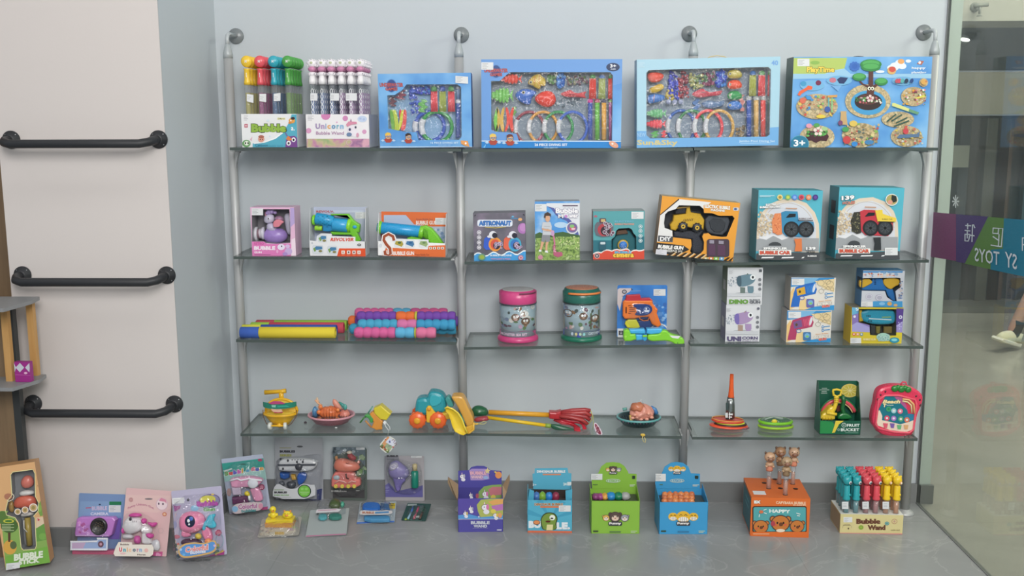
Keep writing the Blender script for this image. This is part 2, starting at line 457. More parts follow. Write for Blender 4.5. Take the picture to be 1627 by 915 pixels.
    def tube(s, path, r, k, n=8, closed=False, flat=1.0):
        P = [Vector(a) for a in path]; m = len(P); V = []; up = None
        rr = r if isinstance(r, (list, tuple)) else [r]*m
        for i in range(m):
            if closed: t = P[(i+1) % m]-P[i-1]
            else: t = P[min(i+1, m-1)]-P[max(i-1,0)]
            t.normalize()
            if up is None:
                up = Vector((0,1,0)) if abs(t.y) < .9 else Vector((1,0,0))
            a = t.cross(up)
            if a.length < 1e-4: a = t.orthogonal()
            a.normalize(); up = a.cross(t).normalized()
            for j in range(n):
                q = 2*PI*j/n; d = a*math.cos(q)*rr[i]+up*math.sin(q)*rr[i]*flat
                V.append(tuple(P[i]+d))
        Fc = []
        for i in range(m if closed else m-1):
            for j in range(n):
                a, b = i*n+j, i*n+(j+1) % n; c, d = ((i+1) % m)*n+(j+1) % n, ((i+1) % m)*n+j
                Fc.append([a, b, c, d])
        if not closed: Fc += [list(range(n))[::-1],[(m-1)*n+j for j in range(n)]]
        s.add(V, [f[::-1] for f in Fc], k, True)
    def vt(s, pts, r, k, y=0, closed=False, n=8, dy=None):
        """tube along a path read off the picture at local depth y"""
        path = []
        for i, a in enumerate(pts):
            yy = y if dy is None else y+dy[i]
            q = s.p(a[0], a[1], y=yy); path.append((q[0], yy, q[1]))
        s.tube(path, r, k, n, closed)
    def done(s):
        me = D.meshes.new(s.name)
        me.from_pydata(s.v, [], s.f)
        for k in s.keys: me.materials.append(mat(k))
        me.polygons.foreach_set('material_index', s.m); me.polygons.foreach_set('use_smooth', s.s)
        me.validate(); me.update()
        o = D.objects.new(s.name, me); COL.objects.link(o); s.obj = o
        if s.T.root is None:
            s.T.root = o; o.matrix_world = s.T.M; s.T.tagroot(o)
        else:
            o.parent = s.parent.obj if s.parent else s.T.root
            if s.label: o['label'] = s.label
        return o
class T:
    """one thing; local frame: x right, y into the picture, z up, origin at the base centre of the front face"""
    def __init__(s, name, label, cat, M=None, view='PX', single=False, group=None, kind=None, w=0, h=0, d=0, loc=None):
        s.M = M or Matrix.Translation(loc or (0,0,0)); s.Mi = s.M.inverted(); s.view = view; s.name = name
        s.w, s.h, s.d = w, h, d; s.props = dict(label=label, category=cat, group=group, kind=kind); s.root = None
        if not single:
            o = D.objects.new(name, None); o.empty_display_size = .05; COL.objects.link(o); o.matrix_world = s.M; s.root = o; s.tagroot(o)
    def tagroot(s, o):
        for k, v in s.props.items():
            if v: o[k] = v
    def g(s, name=None, label=None, parent=None): return G(s, name or s.name, label, parent)
def finish():
    for g in ALLG:
        if g.obj is None and g.v: g.done()
    ALLG.clear()
def struct(name, boxes, k, kind='structure', poly=None):
    t = T(name, None, None, single=True, kind=kind); g = t.g()
    for b in boxes: g.box(*b, k)
    g.done(); return g.obj
def dup(root, loc=None, label=None, M=None):
    r = root.copy(); COL.objects.link(r)
    if M: r.matrix_world = M
    if loc: r.location = loc
    if label: r['label'] = label
    for ch in root.children:
        c = ch.copy(); COL.objects.link(c); c.parent = r
        for q in ch.children:
            e = q.copy(); COL.objects.link(e); e.parent = c
    return r

# ------------------------------------------------------------------ room shell
YW, YP, YS = 3.798,3.681,3.53
XC, XG = -1.20,1.487
struct('floor', [(-3.2, XG+.01,-1.5,3.9,-.06,0)], 'floor')
struct('wall_back', [(XC, 1.535, YW, YW+.12,0,3.1)], 'wallw')
t = T('wall_left', None, None, single=True, kind='structure'); g = t.g()
g.X = Matrix(((1,0,0,0),(0,0,1,0),(0,1,0,0),(0,0,0,1))); g.prism([(-1.234,3.326),(XC, YW),(-1.27, YW),(-1.26,3.4)],0,3.1, 'wallw'); g.done()
t = T('baseboard_left', None, None, single=True, kind='structure'); g = t.g()
g.X = Matrix(((1,0,0,0),(0,0,1,0),(0,1,0,0),(0,0,0,1))); g.prism([(-1.2335,3.318),(-1.224,3.318),(XC+.010, YW-.012),(XC, YW-.012)],0, .074, 'base'); g.done()
struct('wall_column', [(-1.795,-1.2345,3.325, YW-.02,0,3.1)], 'wallc')
struct('wall_recess', [(-3.2,-1.795,3.55,3.7,0,3.1)], 'woodd')
struct('baseboard_back', [(XC, XG-.004, YW-.012, YW, 0, .078), ], 'base')
struct('baseboard_column', [(-1.795,-1.235,3.313,3.325,0, .070),(-1.235,-1.223,3.313, YW, 0, .085)][:1], 'base')
struct('trim_10', [(XG+.006,1.536, YW-.006, YW, .075,3.1)], 'd2ded6')  # added pale facing; its light colour stands in for brighter light here
struct('floor_mall', [(XG+.01,9,-1.5,12,-.06,0)], 'floorm')
struct('trim_1', [(XG+.008,1.545, YW-.02, YW, 0, .075)], 'base')
struct('trim_2', [(XG-.006, XG+.006,-1.0, YW, 0, .004)], 'base')
struct('trim_3', [(XG-.006, XG+.004, YW-.008, YW, .004,3.1)], 'base')
struct('window_1', [(XG-.004, XG+.004,-1.0, YW-.008, .004,3.1)], 'pane')

# glass shelf positions: (level, bay): left px, right px of the front edge's line
EDGE = {(1,0):((365,236.5),(733,238.5)),(1,1):((735,239),(1101,237.5)),(1,2):((1103,236.8),(1491,237)),
 (2,0):((371,409.5),(716,411.5)),(2,1):((738,418),(1090,414)),(2,2):((1108,420),(1476,415)),
 (3,0):((375,541.5),(725,545.5)),(3,1):((737,553.5),(1088,549)),(3,2):((1097,548),(1467,552)),
 (4,0):((382,691),(721,689.5)),(4,1):((737,690),(1083,695)),(4,2):((1100,696),(1458,698.5))}
XPOST = (-1.1207,-.2862, .5511,1.4010)
TH = .010
SH = {}
for k, (a, b) in EDGE.items():
    A, B = at(*a, YS), at(*b, YS); SH[k] = (A.x, A.z+TH/2, B.x, B.z+TH/2)
def surf(s, x):
    """height of the surface s ('F' floor, or a (level, bay) shelf) at x"""
    if s == 'F': return 0.0
    if isinstance(s, float): return s
    a = SH[s]; return a[1]+(a[3]-a[1])*(x-a[0])/(a[2]-a[0])
LV = {1: 'top', 2: 'second', 3: 'third', 4: 'lowest'}; BY = ('left', 'middle', 'right')
for (lv, by),(xa, za, xb, zb) in SH.items():
    pl, pr = XPOST[by]+.022, XPOST[by+1]-.022
    q = [(xa, YS),(xb, YS),(xb, YS+.05),(min(xb, pr), YP-.06),(pr, YP-.03),(pr, YW-.012),(pl, YW-.012),(pl, YP-.03),(max(xa, pl), YP-.06),(xa, YS+.05)]
    t = T('glass_shelf', f'clear glass shelf, {LV[lv]} level, {BY[by]} bay of the wall rack', 'shelf', single=True, group='glass shelves of the wall rack')
    g = t.g(); n = len(q)
    zz = lambda x: za+(zb-za)*(x-xa)/(xb-xa)
    V = [(x, y, zz(x)) for x, y in q]+[(x, y, zz(x)-TH) for x, y in q]
    tr = tessellate_polygon([[Vector((x, y, 0)) for x, y in q]])
    up = [list(f) if area2([q[i] for i in f]) > 0 else list(f)[::-1] for f in tr]
    g.add(V, up+[[i+n for i in f[::-1]] for f in up], 'shelf')
    g.add(V, [[i, i+n, (i+1) % n+n, (i+1) % n] for i in range(n)], 'p:4a5552')
    g.done()
# posts
for i, xp in enumerate(XPOST):
    t = T('shelf_post', ('leftmost', 'second', 'third', 'rightmost')[i]+' grey metal post of the glass shelf rack, from the left', 'post', loc=(xp, YP, 0), group='metal posts carrying the glass shelves')
    xd = (-1.122,-.285, .551,1.401)[i]-xp
    t.g('pole').lathe([(.0165, .012),(.0165,1.72)], 'steel')
    g = t.g('foot'); g.lathe([(.034,0),(.034, .004),(.028, .012),(.018, .016),(.0165, .02)], 'steel')
    g = t.g('pole_cap'); g.lathe([(.0172,1.71),(.0172,1.725),(.011,1.75),(.007,1.76)], 'p:a9b0b2')
    g = t.g('wall_arm'); dz = 1.797
    g.tube([(0,0,1.755),(0,0,1.78),(0, .006,1.791),(0, .02, dz),(xd, YW-YP-.01, dz)], .007, 'p:b9bfc1', 10)
    g = t.g('wall_flange'); g.lathe([(.0285,0),(.0285, .006),(.0265, .009),(.0, .010)], 'p:7c8284', c=(xd, YW-YP, dz), axis=(0,-1,0))
    for lv in (1,2,3,4):
        for by, sg in ((i-1,-1),(i, 1)):
            if not 0 <= by <= 2: continue
            z = surf((lv, by), xp+sg*.03)-TH-.0015
            g = t.g('shelf_bracket')
            x0, x1 = sorted((sg*.018, sg*.036))
            g.box(x0, x1,-.095, YW-YP-.004, z-.006, z, 'steel')
            g.prism([(sg*.012, z-.005),(sg*.028, z-.005),(sg*.0165, z-.045),(sg*.012, z-.075)],-.014, .006, 'steel')
            g.box(min(0, sg*.03), max(0, sg*.03),-.006, .006, z-.012, z-.004, 'steel')
# black wall bars
for i, (za, lb) in enumerate(((1.427, 'topmost of the three'),(.973, 'middle of the three'),(.523, 'lowest of the three'))):
    t = T('wall_rail', f'black pipe bar on the cream column, {lb}', 'rail', loc=(-1.503,3.325, za), group='black pipe bars on the column')
    L = .247
    g = t.g('bar'); zb = -.012; pts = []
    for s_ in (-1,1):
        pr = [(s_*L, -.008,0),(s_*L, -.045,-.002),(s_*(L-.01),-.068, zb*.6),(s_*(L-.035),-.082, zb)]
        pts = pts+(pr if s_ < 0 else pr[::-1])
    g.tube(pts, .0145, 'black', 14)
    for s_ in (-1,1):
        f = t.g('wall_flange'); f.lathe([(.030,0),(.030, .005),(.021, .009),(.019, .02),(.0155, .022)], 'black', c=(s_*L, 0,0), axis=(0,-1,0), n=28)
        for a in (45,135,225,315):
            b = t.g('screw', parent=f); b.ell((s_*L+.0235*math.cos(math.radians(a)),-.0065, .0235*math.sin(math.radians(a))),(.0028, .0015, .0028), 'k:aeb1b3', 8,5)

# ------------------------------------------------------------------ beyond the storefront glass: the mall
YM = 8.0
def mallbox(name, x0, x1, y0, y1, dep, k, Y=YM):
    """wall piece spanning picture columns x0..x1 and rows y0..y1 at distance Y"""
    a, b = at(x0, y1, Y), at(x1, y0, Y)
    z0 = 0 if y1 > 505 else a.z
    return struct(name, [(a.x, b.x, Y, Y+dep, z0, b.z)], k)
mallbox('wall_mall', 1420,2100,-600,34, .5, 'wallm', YM-1.2)
mallbox('wall_mall_recess', 1420,2100,-60,112, .1, '566063', YM+.6)
mallbox('wall_mall_beam', 1420,2100,112,182, .4, 'c2beae', YM-.1)
mallbox('wall_mall_front', 1420,2100,182,520, .1, '3e4344', YM+.4)
mallbox('trim_4', 1505,1545,185,520, .2, '384146', YM+.1)
mallbox('trim_5', 1512,1541,231,266, .05, '9a9e92', YM+.02)
mallbox('trim_6', 1545,1587,188,520, .35, '5c5e57', YM)
mallbox('trim_7', 1587,1607,188,520, .2, '5a4a3e', YM+.1)
mallbox('trim_8', 1607,1700,188,208, .2, '5a4a3e', YM+.1)
mallbox('door_1', 1609,1700,208,520, .06, '343b3a', YM+.25)
mallbox('trim_9', 1480,2100,488,520, .3, '6a6c66', YM-.25)
a_, b_ = at(1605,332, YM), at(1616,236, YM)
t = T('door_handle', 'long thin metal pull handle on the dark mall door behind the glass', 'handle', loc=(a_.x+.03, YM+.2,0))
g = t.g('grip'); g.tube([(0,0, a_.z),(.03,0, b_.z)], .012, 'k:c9c4b4')
for z in (a_.z+.06, b_.z-.06): t.g('mount').tube([(.01,0, z),(.01, .05, z)], .008, 'k:c9c4b4')
# lamp glint on the glass, built as a glowing body, and mall sprinkler
a_ = at(1533,63, YM+.55)
t = T('lamp_glint', 'small bright glint of a reflected lamp, built high on the dark mall wall beyond the glass', 'lamp', loc=tuple(a_))
g = t.g('housing'); g.lathe([(.05,0),(.045, .03),(.02, .05)], 'p:8a9092', axis=(0,-1,0), c=(0, .05,0))
g = t.g('lens', 'bright glowing glint'); g.X = Matrix.Rotation(math.radians(8),4, 'Y'); g.ell((0,-.0,0),(.042, .012, .014), 'lamp')
a_ = at(1554,10, YM-1.25)
t = T('sprinkler_head', 'small grey fixture on a stalk on the pale mall bulkhead', 'fixture', loc=tuple(a_))
g = t.g('mount'); g.lathe([(.03,0),(.03, .008)], 'p:8e938c', c=(0, .05,-.0), axis=(0,-1,0)); g.tube([(0, .04,0),(0,-.03,0),(0,-.03,-.05)], .008, 'p:8e938c')
g = t.g('body'); g.tube([(-.04,-.03, .0),(.05,-.03, .008)],[.012, .014], 'p:8e938c'); g.lathe([(.02,0),(.006, .012)], 'p:8e938c', c=(0,-.03,-.065))

# coloured film band on the glass, printed for the mall side (so it reads mirrored from here)
GM = Matrix(((0,1,0, XG-.006),(-1,0,0, YW),(0,0,1,0),(0,0,0,1)))
t = T('window_banner', 'magenta, purple, green and blue film band with mirrored letters on the storefront glass', 'sign', M=GM, view='VG', single=True)
g = t.g()
ext = lambda y0, s_: y0
g.poly([(70,225),(300,246),(300,700),(38,655)], '84406e', clamp=False)
g.poly([(300,246),(612,270),(385,722),(300,705)], '4e3c74', clamp=False)
g.poly([(612,270),(765,285),(760,580),(640,590),(635,780),(385,725)], '5f8644', clamp=False)
g.poly([(765,285),(958,300),(1500,345),(1500,970),(958,850),(635,782),(640,590),(755,580)], '1f7c98', clamp=False)
w = 'd9e0e6'
def strokes(S, wd=11):
    for s_ in S: g.ln(s_, wd, w)
strokes([[(390,355),(448,358)],[(414,335),(414,392)],[(385,402),(440,408)],[(470,345),(484,380)],[(462,345),(456,515)],[(440,450),(482,455)],
 [(385,440),(440,442)],[(412,405),(412,480)],[(390,440),(390,505),(425,505)],[(440,440),(425,500)]])
strokes([[(660,380),(758,385),(742,565)],[(664,380),(660,430),(720,435)],[(718,385),(712,435)],[(660,460),(724,505)],[(722,440),(716,552)],[(640,545),(738,560)]])
strokes([[(945,475),(1010,480)],[(950,480),(950,600)],[(1010,480),(1005,610)],[(950,540),(1008,545)],[(1040,480),(1120,490)],[(1080,470),(1075,625)],[(1040,560),(1120,570)]])
g.t('SY', 782,622,898,770, w, .01, mirror=True, rot=30)
g.t('TOYS', 487,590,728,722, w, .01, mirror=True, rot=42)
t = T('snowflake_sticker', 'small white snowflake sticker on the storefront glass above the coloured band', 'sticker', M=GM, view='VG', single=True)
g = t.g()
for a in range(0,180,45):
    c_, s_ = math.cos(math.radians(a)), math.sin(math.radians(a))
    rx, ry = 34,62
    g.ln([(296-rx*c_, 122-ry*s_),(296+rx*c_, 122+ry*s_)],9, 'e4e8e6')
for a in range(0,360,45): g.e(296+24*math.cos(math.radians(a)),122+42*math.sin(math.radians(a)),7,10, 'e4e8e6', n=8)

# ------------------------------------------------------------------ wooden display stand at the left edge
t = T('display_stand', 'grey-shelved wooden display stand at the left edge by the cream column', 'stand', loc=(-1.7,3.08,0))
def S(x, y, Y):
    q = at(x, y, Y); return (q.x+1.7, q.y-3.08, q.z)
zt = at(51,477,3.19).z; zl = at(62,603,3.19).z
def L_(x, y, z): q = atz(x, y, z); return (q.x+1.7, q.y-3.08)
for z, nm, R_, Fx in ((zt, 'top_shelf', (51,477),(5,490)),(zl, 'shelf', (62,603),(20,616))):
    g = t.g(nm); R_ = L_(*R_, z); Fx = L_(*Fx, z)
    g.X = Matrix(((1,0,0,0),(0,0,1,0),(0,1,0, z),(0,0,0,1)))
    g.prism([(-.75, Fx[1]), Fx, R_, (R_[0]-.01, .18),(-.75, .18)],-.012,0, '8b8d8f', 0)
for cx, cy in ((15,606),(55,597)):
    q = L_(cx, cy, zl); t.g('upright').box(q[0]-.011, q[0]+.011, q[1]-.0, q[1]+.02, zl, zt-.012, 'wood')
a0 = S(30,700,3.22)
t.g('back_panel', 'brown wood grain panel').box(-.75, a0[0]-.012, .145, .16,0, zt-.012, 'woodd')
t.g('upright', 'dark grey upright').box(a0[0]-.012, a0[0]+.012, .145, .17,0, zt-.012, '3a3d3e')
t.g('upright', 'pale strip').box(-.28,-.262, .02, .04,0, zl-.012, 'c9c8c4')
q0, q1 = at(24,598,3.155), at(46,568,3.155)
t = T('gift_box', 'magenta box with white diamond pattern on the wooden stand', 'box', loc=((q0.x+q1.x)/2,3.155, zl+.001), view='VU', single=True, w=q1.x-q0.x, h=q1.z-q0.z+.003)
g = t.g(); g.box(-t.w/2, t.w/2,0, .02,0, t.h, '9c2f86')
for cx in (95,161,238): g.poly([(cx-35,630),(cx, 592),(cx+35,630),(cx, 668)], 'c9ccd6')
g.ln([(60,566),(270,578)],3, 'c86ab4'); g.ln([(60,686),(280,694)],3, 'c86ab4'); g.e(208,674,14,9, 'e8b8d8')

# ------------------------------------------------------------------ the passer-by, only a lower leg in the frame
def person():
    M = Matrix.Translation((3.45,6.62,0)) @ Matrix.Rotation(math.radians(8),4, 'Z')
    t = T('person', 'person walking past beyond the glass, bare calf, black sock and white shoe', 'person', M=M)
    def skin(name, J, E_, R_, k, parent=None, root=0, lab=None, sub=2):
        me = D.meshes.new(name); me.from_pydata(J, E_, []); o = D.objects.new(name, me); COL.objects.link(o)
        o.parent = parent or t.root
        md = o.modifiers.new('skin', 'SKIN'); sv = me.skin_vertices[0].data if me.skin_vertices else None
        if sv is None:
            bpy.context.view_layer.objects.active = o
            bpy.context.view_layer.update(); sv = me.skin_vertices[0].data
        for i, r in enumerate(R_):
            sv[i].radius = r if isinstance(r, tuple) else (r, r)
        sv[root].use_root = True
        md.use_smooth_shade = True
        s2 = o.modifiers.new('sub', 'SUBSURF'); s2.levels = s2.render_levels = sub
        me.materials.append(mat(k))
        if lab: o['label'] = lab
        return o
    # walking to the left (-x): pelvis, spine, neck, head, two legs, two arms
    J = [(0,0, .93),(0,0,1.12),(-.01,0,1.34),(-.02,0,1.46),(-.03,0,1.56),(-.035,0,1.66),
         (-.02,-.09, .90),(-.20,-.10, .52),(-.385,-.10, .15),(-.395,-.10, .10),
         (.02, .09, .90),(.06, .10, .48),(.20, .10, .09),
         (-.01,-.17,1.40),(.10,-.22,1.14),(.04,-.22, .92),
         (-.01, .17,1.40),(.04, .22,1.15),(-.04, .22, .93)]
    E_ = [(0,1),(1,2),(2,3),(3,4),(4,5),(0,6),(6,7),(7,8),(8,9),(0,10),(10,11),(11,12),(2,13),(13,14),(14,15),(2,16),(16,17),(17,18)]
    R_ = [(.13, .10),(.12, .09),(.14, .095), .05, .075, .085, .085, .058, .034, .034, .085, .058, .036, .055, .04, .028, .055, .04, .028]
    body = skin('body', J, E_, R_, 'f:b98e78', root=0)
    skin('shorts', [(0,0, .96),(-.02,-.09, .88),(-.14,-.10, .62),(.02, .09, .88),(.05, .10, .62),(0,0,1.02)],[(5,0),(0,1),(1,2),(0,3),(3,4)],[(.15, .12), .10, .085, .10, .085,(.14, .11)], 'f:3a3f48')
    skin('shirt', [(0,0, .98),(0,0,1.15),(-.01,0,1.36),(-.01,-.17,1.41),(.05,-.20,1.27),(-.01, .17,1.41),(.01, .20,1.27)],[(0,1),(1,2),(2,3),(3,4),(2,5),(5,6)],[(.15, .12),(.14, .11),(.155, .11), .07, .06, .07, .06], 'f:6f7d8a')
    skin('hair', [(-.01,0,1.66),(-.03,0,1.73),(.03,0,1.62)],[(2,0),(0,1)],[.10, .085, .08], 'f:24201e')
    for y in (-.032, .032):
        g = t.g('eye')
        g.ell((-.112, y, 1.655),(.008, .012, .007), 'p:f2efe8', 8,6); g.ell((-.118, y, 1.655),(.004, .006, .006), 'p:2a2220', 8,6)
        t.g('ear').ell((-.03, y*2.9,1.64),(.018, .008, .028), 'f:b98e78', 8,6)
    t.g('nose').ell((-.122,0,1.625),(.016, .012, .02), 'f:b98e78', 8,6); t.g('mouth').ell((-.112,0,1.585),(.008, .024, .006), 'f:9a5a50', 8,6)
    for hx, hy, hz in ((.03,-.22, .90),(-.05, .22, .91)):
        g = t.g('hand'); g.ell((hx, hy, hz-.03),(.035, .016, .042), 'f:b98e78')
        for i in range(4):
            L = (.06, .068, .064, .05)[i]; x = hx-.027+.018*i
            g.tube([(x, hy, hz-.05),(x, hy-.004, hz-.05-L*.6),(x, hy-.014, hz-.05-L)],[.009, .008, .006], 'f:b98e78', 7)
        g.tube([(hx-.03, hy, hz-.01),(hx-.05, hy-.008, hz-.035),(hx-.052, hy-.016, hz-.06)],[.011, .009, .007], 'f:b98e78', 7)
    for fx, fy, fz, an in ((-.40,-.10, .045,18),(.215, .10, .015,-12)):
        X = Matrix.Translation((fx, fy, fz)) @ Matrix.Rotation(math.radians(an),4, 'Y') @ Matrix.Rotation(math.radians(25 if fx < 0 else 0),4, 'Z')
        g = t.g('sock'); g.X = X; g.lathe([(.036, .04),(.041, .07),(.040, .115),(.043, .15),(.043, .155)], 'f:2c3030')
        g = t.g('shoe'); g.X = X
        g.tube([(.055,0, .045),(.02,0, .05),(-.05,0, .038),(-.11,0, .026),(-.15,0, .022)],[.036, .044, .042, .036, .018], 'f:e4e2c8', 12, flat=.85)
        g.lathe([(.048, .03),(.044, .085)], 'f:e4e2c8', c=(.02,0,0), n=16)
        g.prism([(a, b) for a, b in [(.07,-.004),(-.15,-.004),(-.165, .006),(-.155, .02),(.07, .02)]],-.042, .042, 'p:e8e6dc', .006)
person()

# ------------------------------------------------------------------ placing packages
def pose(name, label, cat, view, bl, br, tl, on, d, Y=None, yaw=0, lean=0, group=None, tr=None, single=False, zlift=0):
    """stand a package on surface `on`; its face corners are read off the picture"""
    q = lambda p: px(view, *p)
    b0 = q(bl)
    if on == 'F' and Y is None: O = atz(*b0,0.0)
    elif Y is None:
        Y = 3.58
        for _ in range(6):
            P = at(*b0, Y); O = atz(*b0, surf(on, P.x)); Y = max(3.545, min(3.70, O.y))
        O = at(*b0, Y)
    else: O = at(*b0, Y)
    if yaw == 'auto':
        B0 = atz(*q(br), O.z); yaw = math.degrees(math.atan2(B0.y-O.y, B0.x-O.x))
    R = Matrix.Rotation(math.radians(yaw),3, 'Z') @ Matrix.Rotation(math.radians(-lean),3, 'X')
    yd = R @ Vector((0,1,0))
    def hit(p):
        dd = ray(*q(p)); return CO+dd*((O-CO).dot(yd)/dd.dot(yd))
    B = hit(br); X = (B-O).normalized(); Z = X.cross(yd).normalized(); w = (B-O).length
    h = (hit(tl)-O).dot(Z)
    if tr: h = (h+(hit(tr)-O).dot(Z))/2
    P = O+X*w/2
    M = Matrix((X, yd, Z)).transposed().to_4x4(); M.translation = P
    lo = min((M @ Vector((sx*w/2, yy, zz))).z for sx in (-1,1) for yy in (0, d) for zz in (0, h))
    up = max(surf(on, q_.x)-q_.z for q_ in (M @ Vector((sx*w/2, yy, zz)) for sx in (-1,1) for yy in (0, d) for zz in (0, h)))
    M.translation.z += up+.0004+zlift
    t = T(name, label, cat, M=M, view=view, group=group, w=w, h=h, d=d, single=single)
    return t
def carton(t, side, front, hole=None, top=None, hy=None, tray=None, name='carton', inner='5a5f66', film='film', trayk=None):
    """card box; `hole` = window outline (picture points) cut in the front, with a tray of depth hy behind it"""
    g = t.g(name); w, h, d = t.w/2, t.h, t.d
    V = [(x, y, z) for z in (0, h) for y in (0, d) for x in (-w, w)]
    g.add(V, [[0,2,3,1],[2,6,7,3]], side); g.add(V, [[4,5,7,6]], top or side); g.add(V, [[0,4,6,2],[1,3,7,5]], side)
    if not hole:
        g.add(V, [[0,1,5,4]], front); return g
    H = [g.p(*a, y=0, clamp=True) for a in hole]
    if area2(H) < 0: H = H[::-1]
    O_ = [(-w, 0),(w, 0),(w, h),(-w, h)]
    allp = O_+H
    tr = tessellate_polygon([[Vector((a, b, 0)) for a, b in O_],[Vector((a, b, 0)) for a, b in H]])
    g.add([(a, 0, b) for a, b in allp],[list(f) if area2([allp[i] for i in f]) > 0 else list(f)[::-1] for f in tr], front)
    hy = hy or d*.8; n = len(H); k = trayk or inner
    g2 = t.g('inner_tray', parent=g) if tray is not False else g
    g2.add([(a, 0.001, b) for a, b in H]+[(a, hy, b) for a, b in H],[[i, i+n, (i+1) % n+n, (i+1) % n] for i in range(n)], k)
    tr = tessellate_polygon([[Vector((a, b, 0)) for a, b in H]])
    g2.add([(a, hy, b) for a, b in H],[list(f) if area2([H[i] for i in f]) > 0 else list(f)[::-1] for f in tr], k)
    if film:
        g3 = t.g('window_film', 'clear plastic window', parent=g)
        g3.add([(a, 0.0006, b) for a, b in H],[list(f) if area2([H[i] for i in f]) > 0 else list(f)[::-1] for f in tr], film)
    return g

# ------------------------------------------------------------------ toys packed in the window boxes (picture points -> real small solids)
def toyring(t, cx, cy, r, col, y=.03, k='dive_ring', grip=(2.6,3.7), wr=.0045, ry=None, par=None):
    """plastic ring with a white grip"""
    ry = ry or r
    g = t.g(k, parent=par)
    N = 36; P = []
    for i in range(N):
        a = 2*PI*i/N; q = g.p(cx+r*math.cos(a), cy-ry*math.sin(a), y=y); P.append((q[0], y, q[1]))
    g.tube(P, wr, 'p:'+col, 7, True)
    q = [P[i % N] for i in range(int(grip[0]/(2*PI)*N), int(grip[1]/(2*PI)*N)+1)]
    if len(q) > 2: t.g('grip', 'white grip', parent=g).tube(q, wr*1.5, 'p:dcdde0', 8)
def stick(t, x, y0, y1, col, cap='c9ccd4', w=.0062, y=.028, x2=None, par=None):
    g = t.g('dive_stick', parent=par); a = g.p(x, y0, y=y); b = g.p(x2 or x, y1, y=y)
    g.tube([(a[0], y, a[1]),(b[0], y, b[1])], w, 'p:'+col, 10)
    c = t.g('stick_cap', parent=g); c.ell((a[0], y, a[1]),(w*1.25, w*1.25, w*1.1), 'p:'+cap, 10,6)
def tassel(t, x, y0, ym, y1, col, cap, ww=.009, y=.024):
    g = t.g('dive_tassel'); a = g.p(x, y0, y=y); m_ = g.p(x, ym, y=y); b = g.p(x, y1, y=y)
    g.lathe([(ww, 0),(ww*1.05,(a[1]-m_[1])*.6),(ww*.5, a[1]-m_[1])], 'p:'+cap, c=(a[0], y, m_[1]), n=12)
    for i in range(5):
        dx = (i-2)*ww*.42
        g.tube([(a[0]+dx, y-.002*(i % 2), m_[1]+.002),(a[0]+dx*1.15, y-.003, b[1])], ww*.24, 'p:'+col, 6)
def fish(t, pts, col, y=.025, th=.016, eye=None, bands=None, name='toy_fish', stripes=()):
    g = t.g(name); g.puff(pts, y, th, 'p:'+col)
    if eye:
        q = g.p(*eye[:2], y=y-th*.42); g.ell((q[0], y-th*.42, q[1]),(eye[2], .0015, eye[2]), 'p:e9e6c0', 10,6); g.ell((q[0], y-th*.42-.0012, q[1]),(eye[2]*.6, .0012, eye[2]*.6), 'p:1b1b20', 10,6)
    for s_ in stripes:
        g.vt(s_[0], .0011, 'p:'+s_[1], y=y-th*.45, n=5)
    return g
def ribfish(t, x0, x1, cy, hh, col, n=5, dirn=1, y=.024, tail=True):
    """jointed ribbed fish: a row of fat discs with a forked tail"""
    g = t.g('ribbed_fish'); W = (x1-x0)
    for i in range(n):
        u = (i+.5)/n*(.78 if tail else 1); X = x0+W*u if dirn > 0 else x1-W*u
        k = math.sin(PI*(.18+.72*(1-u)))
        g.puff(ellp(X, cy, W*.5/n*1.05, hh*k, 12), y, .014, 'p:'+col, sm=0)
    if tail:
        T0 = x1-W*.22 if dirn > 0 else x0+W*.22; T1 = x1 if dirn > 0 else x0
        g.puff([(T0, cy),(T1, cy-hh*.8),(T1-(T1-T0)*.3, cy),(T1, cy+hh*.8)], y, .008, 'p:'+col, sm=0)
def gems(t, x0, y0, x1, y1, n, cols, r=.004, y=.03, seed=3, name='pool_gems'):
    R = random.Random(seed); g = t.g(name)
    for i in range(n):
        q = g.p(R.uniform(x0, x1), R.uniform(y0, y1), y=y); k = r*R.uniform(.7,1.3)
        g.ell((q[0], y+R.uniform(-.004, .004), q[1]),(k, k*.8, k), 'p:'+cols[i % len(cols)],6,4)
def weed(t, x, y0, y1, wd, col, y=.03, ph=0, th=.004):
    g = t.g('dive_seaweed'); n = 7; L = []; Rr = []
    for i in range(n+1):
        v = y0+(y1-y0)*i/n; o = wd*.28*math.sin(i*1.9+ph); h = wd*.5*(.9-.5*abs(i/n-.5))
        L.append((x+o-h, v)); Rr.append((x+o+h, v))
    g.pp(L+Rr[::-1], y, y+th, 'p:'+col, .0012)
